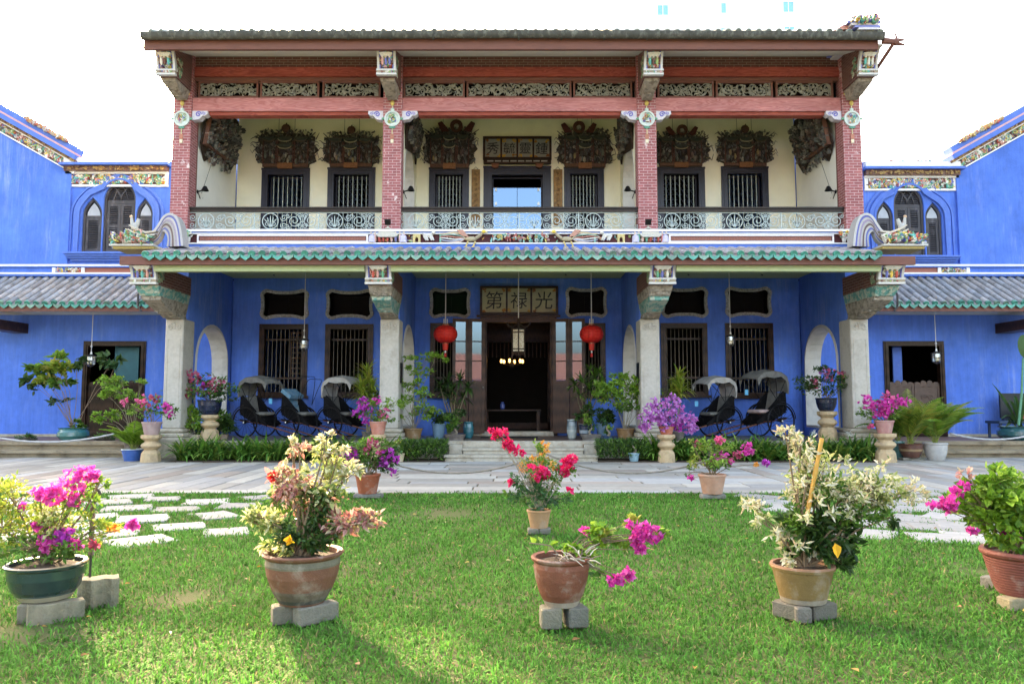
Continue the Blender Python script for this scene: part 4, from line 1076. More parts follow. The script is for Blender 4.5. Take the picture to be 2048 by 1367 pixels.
    for xa, xb in ((x0, xm-.01), (xm+.01, x1)):
        ringbox(m, xa, xb, fl+.06, zt, .07, YW+.03, YW+.09); m.box(xa+.07, xb-.07, YW+.05, YW+.075, fl+.13, zt-.07)
        zz = fl+.06+(zt-fl)*.5; m.box(xa+.07, xb-.07, YW+.035, YW+.085, zz-.05, zz+.05)
        for k in range(4):
            xx = xa+(xb-xa)*(k+.5)/4; m.ball((xx, YW+.06, zt+.01), (.11, .03, .07+.05*(k in (1, 2))), 8, 5)
        ribbon(m, spiral((xa+xb)/2-.1, zz+.35, .11, 1.5, 0, 1), .03, YW+.03, YW+.049); ribbon(m, spiral((xa+xb)/2+.1, zz+.35, .11, 1.5, 0, -1), .03, YW+.03, YW+.049)
    m.build('half_door', M['darkbrown'] if L else mat('pale carved door wood', (.10, .062, .045), .6, .25, 6), df)
    if L:
        m = MB(); xa, xb = X(234, 740, YW+.5), X(278, 740, YW+.5); m.box(xa, xb, YW+.45, YW+.5, fl+.1, Z(694, YW+.5)); m.box(xa-.05, xa-.001, YW+.43, YW+.52, fl+.1, Z(692, YW+.5))
        m.build('inner_panel', mat('teal painted panel', (.02, .12, .15), .5), df)
    else:
        m = MB(); xa, xb = X(1785, 740, YW+.5), X(1803, 740, YW+.5); m.box(xa, xb, YW+.45, YW+.5, fl+.1, Z(694, YW+.5)); m.build('inner_panel', M['bluetrim'], df)
    # triple window with shutters
    fr = MB()
    for P in WH: fr.wall(P, [shrink(P, .075)], 'xz', YW+.06, YW+.16)
    fo = fr.build('window_frame', shut, wg)
    for k, P in enumerate(WH):
        x0, x1 = P[0][0]+.08, P[1][0]-.08; zs = P[2][1]; s = MB()
        if k == 1:
            zsp = zs - .03; xm = (x0+x1)/2
            s.box(x0, x1, YW+.085, YW+.13, zsp-.06, zsp+.03)
            for xa, xb in ((x0, xm-.005), (xm+.005, x1)):
                ringbox(s, xa, xb, zwb+.08, zsp-.065, .085, YW+.09, YW+.13); zm = (zwb+zsp)/2 + .05; s.box(xa+.085, xb-.085, YW+.09, YW+.13, zm-.05, zm+.05)
                slats(s, xa+.085, xb-.085, zwb+.165, zm-.05, YW+.10, 10); slats(s, xa+.085, xb-.085, zm+.05, zsp-.15, YW+.10, 10)
            top = max(p[1] for p in P); aw = (x1-x0)/2
            n = 8
            for i in range(n):      # louvred half-round head with a Y of tracery
                z = zsp+.03+(top-zsp-.12)*(i+.5)/n; t = min(.99, (z-zsp)/(top-zsp)); hw = aw*math.sqrt(1-t*t)-.02
                if hw > .05: slats(s, xm-hw, xm+hw, z-.03, z+.03, YW+.11, 1)
            for sg in (-1, 1): ribbon(s, [(xm, zsp+.05), (xm+sg*.02, zsp+.2), (xm+sg*.17, zsp+.42), (xm+sg*.3, zsp+.5)], .045, YW+.07, YW+.12)
            ribbon(s, [(xm-aw*.55, zsp+.04), (xm-aw*.35, zsp+.34), (xm, zsp+.52), (xm+aw*.35, zsp+.34), (xm+aw*.55, zsp+.04)], .03, YW+.072, YW+.118)
        else:
            zsp = zs - .05
            s.box(x0, x1, YW+.085, YW+.13, zsp-.07, zsp)
            ringbox(s, x0, x1, zwb+.08, zsp-.075, .08, YW+.09, YW+.13); slats(s, x0+.08, x1-.08, zwb+.16, zsp-.155, YW+.10, 16)
            gl = MB(); xm_ = (P[0][0]+P[1][0])/2; gl.prism([(xm_+(p[0]-xm_)*.66, zsp+.005+(p[1]-zs)*.78) for p in P[2:]], 'xz', YW+.10, YW+.11)
            gl.build('pane', mat('milky window glass', (.36, .38, .42), .15), fo)
        s.build('shutter', shut, fo)
    # blue hood moulding round the three arches and the sill
    xm0, xm2 = (WH[0][0][0]+WH[0][1][0])/2, (WH[2][0][0]+WH[2][1][0])/2
    path = [(WH[0][0][0], zwb)] + list(reversed([p for p in WH[0][2:] if p[0] <= xm0+.01]))
    cc = list(reversed(WH[1][2:])); path += cc[3:-3]
    path += list(reversed([p for p in WH[2][2:] if p[0] >= xm2-.01])) + [(WH[2][1][0], zwb)]
    def offs(P, d):
        O = []
        for i, p in enumerate(P):
            a_, b_ = P[max(i-1, 0)], P[min(i+1, len(P)-1)]; t = Vector((b_[0]-a_[0], b_[1]-a_[1])); t.normalize(); O.append((p[0]-t.y*d, p[1]+t.x*d))
        return O
    m = MB(); ribbon(m, offs(path, .15), .20, YW-.075, YW-.001); ribbon(m, offs(path, .34), .07, YW-.045, YW-.0015); ribbon(m, offs(path, .08), .06, YW-.10, YW-.076)
    m.build('hood_moulding', M['bluetrim'], wg)
    xs0, xs1 = (X(136, 515, YW), X(312, 515, YW)) if L else (X(1745, 520, YW), X(1912, 520, YW))
    m = MB(); zz = zwb-.012
    for k, (pr_, hh) in enumerate(((.34, .06), (.27, .07), (.20, .06), (.12, .07))): m.box(xs0+.05*k, xs1-.05*k, YW-pr_, YW-.001, zz-hh, zz); zz -= hh+.001
    m.build('window_sill', M['bluetrim'], wg)
    # flat cornice with its shard frieze
    ci = gc; zc = lambda py: Z(py, YW)
    bands = [('white_cornice', 'white', 318, 330.5, .22), ('blue_cornice', 'bluetrim', 330.6, 335, .32)]
    if L: f0, f1 = X(137, 350, YW), X(338, 350, YW)
    else: f0, f1 = X(1727, 350, YW), X(1911, 350, YW)
    dy = 0 if L else 8
    c0, c1 = f0-(.05 if L else -.0), f1+(.0 if L else .05)
    m = MB(); m.box(c0, c1, YW-.22, YW+.5, zc(330.5+dy), zc(319+dy)); m.box(c0, c1, YW-.10, YW-.001, zc(349+dy), zc(345+dy)); m.box(f0, f1, YW-.06, YW-.001, zc(374+dy), zc(370+dy))
    nb = 3
    for k in range(nb+1): xx = f0+.06+(f1-f0-.12)*k/nb; m.box(xx-.055, xx+.055, YW-.055, YW-.001, zc(370+dy)+.001, zc(349+dy)-.001)
    m.build('white_moulding', M['white'], wg)
    m = MB(); m.box(c0-.1, c1+.1, YW-.34, YW+.5, zc(335+dy), zc(330.6+dy)); m.box(c0, c1, YW-.14, YW+.4, zc(319+dy)+.002, zc(317+dy)); m.build('blue_moulding', M['bluetrim'], wg)
    m = MB(); m.box(c0, c1, YW-.20, YW-.001, zc(345+dy)+.001, zc(335+dy)-.001, (.17,.08,.05)); relief(m, c0, c1, zc(344.5+dy), zc(335.5+dy), YW-.20, 110, [(.40,.24,.07),(.24,.11,.06),(.5,.34,.12),(.16,.08,.05)], .04, .05)
    m.box(f0, f1, YW-.02, YW-.001, zc(370+dy)+.002, zc(349+dy)-.002, (.14,.08,.06)); relief(m, f0+.1, f1-.1, zc(370+dy), zc(349+dy), YW-.02, 230, CERW, .06, .075)
    relief(m, (f0+f1)/2-.7, (f0+f1)/2+.7, zc(320+dy), zc(314+dy), YW-.05, 30, CERW, .05, .06)
    m.build('shard_frieze', M['ceramic'], wg)
    # raking gable bands
    e = Vector((side*math.cos(GA), 0, math.sin(GA))); n_ = Vector((-side*math.sin(GA), 0, math.cos(GA)))
    Ln = 4.3/math.cos(GA); O = Vector((gc-side*.12, YW-.10, zg0))
    def band(m, s0, s1, n0, n1, proud, back=.3, c=None):
        C = O + e*((s0+s1)/2) + n_*((n0+n1)/2) + Vector((0, (back-proud)/2, 0)); m.obox(C, e*((s1-s0)/2), Vector((0, (proud+back)/2, 0)), n_*((n1-n0)/2), c)
    m = MB(); band(m, 0, Ln, -.06, -.02, .05, 0); band(m, 0, Ln, .24, .28, .10, 0)
    k = 0
    while k*1.05 < Ln: band(m, k*1.05, k*1.05+.09, -.02, .24, .045, 0); k += 1
    m.build('white_moulding', M['white'], wg)
    m = MB(); band(m, .12, Ln, .36, .51, .26); band(m, .28, Ln, .57, .76, .16); m.build('blue_moulding', M['bluetrim'], wg)
    m = MB(); band(m, .20, Ln, .51, .57, .22, .3, (.62,.34,.33)); band(m, .05, Ln, .28, .36, .16, 0, (.20,.10,.055)); band(m, 0, Ln, -.02, .24, .01, 0, (.13,.08,.06))
    def TG(p): 
        q = O + e*p[0] + n_*p[2]; return (q.x, O.y - p[1], q.z)
    relief(m, .1, Ln, -.0, .23, 0, 260, CERW, -.06, .07, TG); relief(m, .1, Ln, .285, .355, .16, 90, [(.40,.24,.07),(.24,.11,.06),(.5,.34,.12)], -.03, .05, TG)
    relief(m, .6, 2.3, .71, .82, .16, 90, [(.55,.30,.10),(.5,.14,.10),(.6,.5,.2),(.5,.5,.5)], -.10, .07, TG)
    m.build('shard_frieze', M['ceramic'], wg)
    # roof ridge of the gable behind
    m = MB()
    for sg in (1, -1):
        xe = gc if sg == 1 else gc+side*8.6
        m.prism([(xe, zg0+.30), (pk, zg0+4.3*th+.3), (pk, zg0+4.3*th+.1), (xe, zg0+.1)], 'xz', YW+.25, YW+6.3)
    m.build('gable_roof', M['tile'], wg)
    # porch roof of the wing
    Ye, ze = 22.3, Z(606, 22.3); r0 = bpy.data.objects.new('wing_porch_roof', None); col_root.objects.link(r0); r0.parent = wg
    xe = (X(302, 606, Ye) if L else X(1764, 606, Ye))
    a, b = sorted((xe, out)); barrel_rows('tile_field', r0, a, b, .265, Ye, ze, YW-.02, Z(557, YW), .078, .36, True, (.30,.30,.31))
    m = MB(); bx(m, xe+side*-.2, out, Ye+.02, Ye+.10, Z(622, Ye), Z(612, Ye)); m.build('eave_fascia', M['fascia'], r0)
    m = MB(); bx(m, xe, out, Ye+.12, YW-.01, Z(622, Ye)+.1, Z(622, Ye)+.12); m.build('eave_soffit', M['offwhite'], r0)
    m = MB(); xi = ins; bx(m, xi, out, YW-.16, YW-.001, Z(533.5, YW), Z(530, YW)); bx(m, xi, out, YW-.14, YW-.001, Z(549, YW), Z(546, YW)); 
    p0, p1 = (112, 170) if L else (1875, 1932)
    for p in (p0, p1): xx = X(p, 540, YW); m.box(xx-.05, xx+.05, YW-.13, YW-.001, Z(546, YW)+.001, Z(534, YW)-.001)
    m.build('white_moulding', M['white'], r0)
    m = MB(); bx(m, xi, out, YW-.12, YW-.001, Z(553, YW), Z(549, YW)-.001); bx(m, xi, out, YW-.15, YW-.001, Z(536, YW)+.001, Z(533.5, YW)-.001); m.build('blue_moulding', M['bluetrim'], r0)
    m = MB(); bx(m, xi, out, YW-.08, YW-.001, Z(546, YW)+.001, Z(536, YW)-.001, c=(.30,.09,.06)); relief(m, X(p0+3, 540, YW), X(p1-3, 540, YW), Z(546, YW), Z(536, YW), YW-.08, 40, CERW, .07, .06); m.build('brick_band', M['ceramic'], r0)
    m = MB()
    px0 = (0, 10) if L else (2034, 2050)
    bx(m, X(-20 if L else 2036, 650, 23.0), X(11 if L else 2070, 650, 23.0), 22.4, YW-.002, Z(660, 23.0), Z(640, 23.0)); m.build('eave_bracket', M['brownwood'], r0)
    return wg
wing(-1); wing(1)
for s in (-1, 1):   # curly iron gutter hook at the end of each wing roof
    hk = MB(); px = 276 if s < 0 else 1795
    P = [W(px - s*4, 582, 22.2), W(px, 590, 22.15), W(px, 612, 22.15), W(px - s*6, 622, 22.15)]
    hk.tube(P, .03, 6); hk.build('roof_hook', M['iron'], None, origin=P[0], **tg('dark curly iron hook on the %s wing eave beside the corner bracket' % ('left' if s < 0 else 'right'), 'hook', 'iron hooks on the wing eaves'))

# ---- white high rise far behind
hr = thing('high_rise', 'plain white high rise far behind the mansion with small blue windows', 'high rise', tuple(W(1450, 805, 120)))
Yh = 120
m = MB(); m.box(X(1225, 40, Yh), X(1655, 40, Yh), Yh, Yh+18, 0, 90); m.build('tower_wall', mat('bright white render', (.86, .86, .85), .8, .02, .2), hr)
for a, b, t, bt in ((1314,1337,10,32), (1441,1453,6,28), (1565,1588,3,26), (1568,1590,53,75), (1441,1453,56,77)):
    x0, x1, z0, z1 = rect(a, b, t, bt, Yh); m = MB(); ringbox(m, x0, x1, z0, z1, .12, Yh-.1, Yh-.01)
    if b-a > 15: m.box((x0+x1)/2-.06, (x0+x1)/2+.06, Yh-.1, Yh-.01, z0+.12, z1-.12)
    wf_ = m.build('window_frame', M['white'], hr)
    m = MB(); m.box(x0+.1, x1-.1, Yh-.06, Yh-.005, z0+.1, z1-.1); m.build('pane', mat('pale blue glass', (.22, .50, .62), .1), wf_)

# ================================================================== THINGS ON AND AROUND THE HOUSE
def letters(mb, ch, cx, cz, Y, size, c, depth=.012):
    """one written character, stood upright in the xz plane facing the lawn"""
    cu = bpy.data.curves.new('lettering', 'FONT'); cu.body = ch; cu.size = 1; cu.align_x = 'LEFT'
    o = bpy.data.objects.new('lettering', cu); col_root.objects.link(o)
    me = bpy.data.meshes.new_from_object(o.evaluated_get(bpy.context.evaluated_depsgraph_get()))
    vs = [v.co.copy() for v in me.vertices]; fs = [tuple(p.vertices) for p in me.polygons]
    bpy.data.objects.remove(o); bpy.data.curves.remove(cu); bpy.data.meshes.remove(me)
    if not vs: return
    x0, x1 = min(v.x for v in vs), max(v.x for v in vs); y0, y1 = min(v.y for v in vs), max(v.y for v in vs); k = size/max(x1-x0, y1-y0)
    P = [(cx+(v.x-(x0+x1)/2)*k + (v.y-(y0+y1)/2)*k*.06, cz+(v.y-(y0+y1)/2)*k) for v in vs]
    n = len(P); ec = {}
    for f in fs:
        for i in range(len(f)):
            e = (f[i], f[(i+1) % len(f)]); kx = tuple(sorted(e)); ec[kx] = ec.get(kx, 0)+1
    side = [(a, b, b+n, a+n) for (a, b), q in ec.items() if q == 1]
    mb.add([(p[0], Y-depth, p[1]) for p in P] + [(p[0], Y, p[1]) for p in P], fs + side, c)

def signboard(label, a, b, t, bt, Y, chars, bg, ink, foot):
    x0, x1, z0, z1 = rect(a, b, t, bt, Y); o = thing('signboard', label, 'signboard', ((x0+x1)/2, Y, z0))
    n = len(chars); m = MB(); ringbox(m, x0, x1, z0, z1, .075, Y-.07, Y+.03); w = (x1-x0-.15)/n
    for k in range(1, n): m.box(x0+.075+w*k-.03, x0+.075+w*k+.03, Y-.065, Y+.03, z0+.075, z1-.075)
    if foot:
        m.box(x0+.02, x1-.02, Y-.14, Y+.02, z0-.15, z0-.02)
    m.build('frame', M['darkwood'], o)
    for k, ch in enumerate(chars):
        xa, xb = x0+.075+w*k+.03*(k > 0), x0+.075+w*(k+1)-.03*(k < n-1); p_ = MB()
        p_.box(xa+.001, xb-.001, Y-.02, Y+.02, z0+.076, z1-.076)
        po = p_.build('panel', bg, o)
        q = MB(); letters(q, ch, (xa+xb)/2, (z0+z1)/2, Y-.022, min(xb-xa, z1-z0-.15)*(.80 if n > 3 else .74), ink); q.build('lettering', M['paint'], po)
        q = MB()        # gilt corner flourishes
        for sx, sz in ((0, 0), (1, 0), (0, 1), (1, 1)):
            cx, cz = (xa+.05 if sx == 0 else xb-.05), (z0+.12 if sz == 0 else z1-.12); g = rnd.choice([(.30,.13,.03),(.22,.08,.03),(.42,.24,.04)])
            for _ in range(6): q.ball((cx+rnd.uniform(-.04,.06)*(1 if sx == 0 else -1), Y-.024, cz+rnd.uniform(-.04,.06)*(1 if sz == 0 else -1)), (.035, .012, .025), 6, 4, g)
        q.build('gilding', M['carved'], po)
    if foot:
        q = MB()
        for k in range(2*n): xx = x0+.12+(x1-x0-.24)*(k+.5)/(2*n); q.box(xx-.10, xx+.10, Y-.150, Y-.141, z0-.10, z0-.06)
        q.build('slot_inlay', mat('pale inlay', (.30, .30, .28), .6), o)
        for s in (.18, .82): q = MB(); xx = x0+(x1-x0)*s; q.prism([(xx-.13, z0-.15), (xx+.13, z0-.15), (xx+.10, z0-.25), (xx, z0-.29), (xx-.10, z0-.25)], 'xz', Y-.1, Y+.02); q.build('support', mat('carved support wood', (.16, .06, .03), .6, .3, 20), o)
    return o
signboard('dark framed signboard with four brush characters above the upper gallery door', 966, 1103, 274, 320, YB-.12, ['秀', '毓', '靈', '鍾'], mat('grey sign panel', (.20, .20, .165), .4, .15, 3), (.010, .008, .008), True)
signboard('gold and black signboard with three large characters above the open main door', 960, 1116, 572, 629, YB-.14, ['第', '禄', '光'], mat('aged gilt sign panel', (.34, .31, .15), .3, .25, 2.2, (.20, .20, .13), 1.5, (.4, .65), .7), (.010, .008, .006), False)

# carved figure boards hung over the gallery windows
def carving(label, a, b, t, bt, seed, crest):
    r0 = rnd.getstate(); rnd.seed(seed)
    Y = YB-.16; x0, x1, z0, z1 = rect(a, b, t, bt, Y); w, h = x1-x0, z1-z0; cx = (x0+x1)/2
    m = MB(); B = [(-.34,0),(.34,0),(.36,.10),(.46,.16),(.44,.34),(.49,.42),(.42,.56),(.44,.70),(.30,.72),(.2,.80),(-.2,.80),(-.32,.72),(-.45,.70),(-.42,.55),(-.49,.42),(-.44,.32),(-.47,.18),(-.36,.1)]
    B = [(cx+p*w*rnd.uniform(.94, 1.0), z0+q*h*rnd.uniform(.97, 1.03)) for p, q in B]
    m.prism(B, 'xz', Y+.06, Y+.15, (.055,.045,.038))
    m.box(cx-.34*w, cx+.34*w, Y-.0, Y+.06, z0+.02*h, z0+.09*h, (.13,.07,.05)); m.box(cx-.11*w, cx+.11*w, Y-.04, Y+.02, z0-.02*h, z0+.10*h, (.24,.11,.055))
    for k, (xa, xb) in enumerate(((-.34,-.13), (-.12,.12), (.13,.34))):        # three pavilion bays
        m.box(cx+xa*w, cx+xa*w+.03, Y-.02, Y+.06, z0+.09*h, z0+.60*h, (.11,.055,.045)); m.box(cx+xb*w-.03, cx+xb*w, Y-.02, Y+.06, z0+.09*h, z0+.60*h, (.11,.055,.045))
        for lv in (.60, .44)[:1 if k != 1 else 2]:
            P = [(cx+(xa-.02)*w, z0+(lv+.05)*h), (cx+(xa+.04)*w, z0+lv*h), (cx+(xb-.04)*w, z0+lv*h), (cx+(xb+.02)*w, z0+(lv+.05)*h), (cx+(xb-.05)*w, z0+(lv+.07)*h), (cx+(xa+.05)*w, z0+(lv+.07)*h)]
            m.prism(P, 'xz', Y-.10, Y+.05, (.055,.06,.05)); ribbon(m, [(cx+(xa+xb)/2*w+(xb-xa)*w*.42*math.cos(math.pi*(1+j/8)), z0+(lv+.02)*h+.06*h*math.sin(math.pi*(1+j/8))) for j in range(9)], .03, Y-.115, Y-.10, (.34,.30,.20) if k == 1 else (.12,.09,.06))
        for _ in range(7): fx = rnd.uniform(xa+.03, xb-.03)*w+cx; m.ball((fx, Y-.02, z0+rnd.uniform(.13, .34)*h), (.045, .05, .10), 6, 4, rnd.choice(CERD+[(.30,.24,.13)]))
    relief(m, cx-.46*w, cx+.46*w, z0+.08*h, z0+.74*h, Y+.05, 300, CERD, .045, .045)
    for s in (-1, 1):       # hanging sprays left and right
        for k in range(4):
            zz = z0+h*rnd.uniform(.12, .74); P = [(cx+s*w*.40, Y, zz)]
            for j in range(1, 5): P.append((cx+s*w*(.40+.028*j), Y-.02*j, zz+h*rnd.uniform(-.05, .05)*j*.5))
            m.tube(P, [.022, .020, .016, .012, .006], 5, rnd.choice(CERD+[(.20,.17,.09)]))
    for k in range(11):     # crest: weapons, fans and banners fanning out
        t_ = -1+2*k/10; xx = cx+t_*.36*w; l = h*rnd.uniform(.12, .22); an = t_*.9+rnd.uniform(-.25, .25)
        m.tube([(xx, Y+.04, z0+.68*h), (xx+l*math.sin(an), Y-.02, z0+.68*h+l*math.cos(an))], [.022, .012], 5, rnd.choice(CERD))
    relief(m, cx-.40*w, cx+.40*w, z0+.66*h, z0+.86*h, Y+.04, 90, CERD, .06, .045)
    if crest:
        q = crest*w; zc = z1-.13*h; m.rings([[(cx+q+k_*math.cos(j*math.pi/8), y, zc+k_*math.sin(j*math.pi/8)) for j in range(16)] for k_, y in ((.13*h, Y+.02), (.13*h, Y-.06), (.085*h, Y-.06), (.08*h, Y-.01))], (.12,.05,.035)); m.disc((0,0,0), .001, 3, (0,0,0))
        m.ball((cx+q, Y, zc), (.075*h, .015, .075*h), 10, 5, (.34,.33,.28))
        for s in (-1, 1): m.prism([(cx+q+s*.14*h, zc-.1*h), (cx+q+s*.30*h, zc+.10*h), (cx+q+s*.38*h, zc+.06*h), (cx+q+s*.30*h, zc-.12*h)], 'xz', Y-.03, Y+.03, (.10,.03,.025))
    else: m.ball((cx, Y, z1-.12*h), (.14*w*.5, .05, .10*h), 8, 5, (.10,.05,.035)); m.tube([(cx, Y, z1-.1*h), (cx+.02, Y, z1)], [.05, .015], 6, (.06,.04,.03))
    for xx in (cx-.12*w, cx+.12*w): m.tube([(xx, Y+.1, z0+.7*h), (xx, Y+.12, 11.1)], .006, 4, (.05,.05,.05))
    rnd.setstate(r0)
    m.build('wall_carving', M['carved'], None, origin=(cx, Y, z0), **tg(label, 'carving', 'carved boards hung over the gallery windows'))
carving('dark carved figure board with a round mirror crest above the leftmost gallery window', 504, 638, 246, 335, 1, .0)
carving('carved board with a fan of weapons beside the round mirror board, left gallery bay', 640, 764, 250, 334, 2, None)
carving('tall carved board with tassels left of the four character signboard', 842, 956, 240, 336, 3, .12)
carving('tall carved board with tassels right of the four character signboard', 1110, 1230, 243, 335, 4, -.10)
carving('carved board with a small hoop on top beside the third brick pillar, right gallery bay', 1300, 1424, 250, 333, 5, .02)
carving('carved board with an orange crown piece above the rightmost gallery window', 1430, 1552, 248, 333, 6, None)
for s, lb in ((-1, 'left'), (1, 'right')):
    xw = CX[0][1]-.03 if s < 0 else CX[3][0]+.03; m = MB(); sub = MB()
    P = [(21.05, 9.75), (21.0, 8.95), (21.5, 8.55), (22.1, 8.95), (22.7, 9.0), (23.3, 8.75), (23.55, 9.2), (23.5, 9.9), (23.0, 10.35), (22.2, 10.25), (21.6, 10.2)]
    sub.prism(P, 'xz', -.05, .0, (.035,.022,.016)); ribbon(sub, [(21.05, 9.7), (21.1, 8.95), (22.2, 8.98), (23.4, 9.1)], .06, -.16, -.05, (.13,.06,.04))
    relief(sub, 21.05, 23.45, 8.95, 10.2, -.05, 210, CERD, .12, .08); relief(sub, 21.2, 23.3, 8.6, 9.0, -.04, 40, CERD, .06, .06)
    m.add([(xw - s*((-p[1]) + (p[2]-8.6)*.22), p[0], p[2]) for p in sub.v], sub.f); m.c[-len(sub.f):] = sub.c
    m.tube([(xw-s*.35, 21.7, 9.2), (xw-s*.04, 21.35, 7.55)], .007, 4, (.05,.05,.05)); m.ball((xw-s*.02, 21.5, 7.45), .01, 5, 3, (.05,.05,.05))
    m.build('wall_carving', M['carved'], None, origin=(xw, 22.3, 8.6), smooth=40, **tg('carved board leaning out from the cream end wall at the %s end of the gallery' % lb, 'carving', 'carved boards hung over the gallery windows'))
for (ci, s), lb in (((1, 1), 'second'), ((2, -1), 'third')):
    xw = CX[ci][1]-.03 if s > 0 else CX[ci][0]+.03; m = MB(); sub = MB()
    P = [(21.2, 9.5), (21.4, 8.9), (23.2, 9.3), (23.5, 9.1), (23.5, 9.9), (23.0, 10.4), (22.0, 10.3), (21.4, 10.1)]
    sub.prism(P, 'xz', -.05, .0, (.035,.022,.016)); relief(sub, 21.3, 23.4, 9.2, 10.2, -.05, 150, CERD, .10, .08)
    m.add([(xw + s*((-p[1]) + (p[2]-9.0)*.14), p[0], p[2]) for p in sub.v], sub.f); m.c[-len(sub.f):] = sub.c
    m.build('wall_carving', M['carved'], None, origin=(xw, 22.3, 9), smooth=40, **tg('narrow looking carved board over the gallery archway behind the %s brick pillar from the left' % lb, 'carving', 'carved boards hung over the gallery windows'))

# hanging scrolls either side of the gallery door
for a, b, lb in ((943, 960, 'left'), (1107, 1125, 'right')):
    x0, x1, z0, z1 = rect(a, b, 339, 452, YB-.03); o = thing('hanging_scroll', 'long brown wooden couplet board hung %s of the gallery door' % lb, 'scroll', ((x0+x1)/2, YB-.03, z0), 'couplet boards beside the gallery door')
    m = MB(); m.bbox(x0, x1, YB-.055, YB-.015, z0, z1, .008); m.build('board', mat('brown couplet board', (.27, .15, .05), .6, .35, 14, (.14, .07, .03), 10, (.5, .6), .7), o)
    m = MB(); xm = (x0+x1)/2
    for k in range(9):
        zz = z1-.15-k*.175
        for _ in range(3): m.tube([(xm+rnd.uniform(-.06,.06), YB-.058, zz+rnd.uniform(-.06,.06)) for _ in range(3)], .009, 4)
    m.build('carved_lettering', mat('dark carved strokes', (.14, .07, .025), .6), o)
    m = MB(); m.tube([(xm-.08, YB-.03, z1), (xm, YB-.02, z1+.09), (xm+.08, YB-.03, z1)], .008, 4); m.build('hanger', M['iron'], o)

# black wall lamps at the ends of the gallery bays
for px, py, x, s, lb in ((402, 380, CX[0][1]-.03, 1, 'left end wall of the gallery'), (810, 380, CX[1][1]-.03, 1, 'gallery arch behind the second pillar'), (1262, 380, CX[2][0]+.03, -1, 'gallery arch behind the third pillar'), (1662, 380, CX[3][0]+.03, -1, 'right end wall of the gallery')):
    Y = 21.15; z = Z(py, Y); o = thing('wall_lamp', 'small black bracket lamp on the %s' % lb, 'lamp', (x, Y, z), 'black bracket lamps in the gallery')
    m = MB(); m.tube([(x, Y, z-.05), (x+s*.12, Y, z-.02), (x+s*.2, Y, z+.06)], .02, 6); m.ball((x+s*.01, Y, z-.05), (.02, .06, .06), 8, 5); m.build('bracket', M['black'], o)
    m = MB(); m.lathe([(.02, .08), (.05, .06), (.11, -.06), (.10, -.06), (.04, .05)], (x+s*.22, Y, z+.04), 12); m.tube([(x+s*.02, Y, z-.05), (x+s*.10, Y-.02, z-.26)], .012, 5); m.build('shade', M['black'], o, smooth=40)
# little floodlights on the parapet
for px, lb in ((775, 'second'), (1297, 'third'), (1727, 'rightmost'), (340, 'leftmost')):
    Y = 20.10 if px in (775, 1297) else 20.3; p = W(px, 457, Y); o = thing('floodlight', 'tiny black floodlight standing on the parapet in front of the %s brick pillar' % lb, 'floodlight', tuple(p), 'floodlights on the parapet')
    zb = Z(459, YP)+.002; p = Vector((p.x, Y+.05, zb))
    m = MB(); m.lathe([(.09, 0), (.08, .04), (.03, .05), (.025, .12)], tuple(p), 10); m.build('base', M['granite'], o, smooth=40)
    m = MB(); m.obox(p+Vector((0,-.02,.19)), (.075,0,0), (0,.05,.02), (0,-.02,.06)); m.box(p.x-.095, p.x+.095, p.y-.11, p.y-.075, p.z+.24, p.z+.26); m.build('lamp_head', M['black'], o)

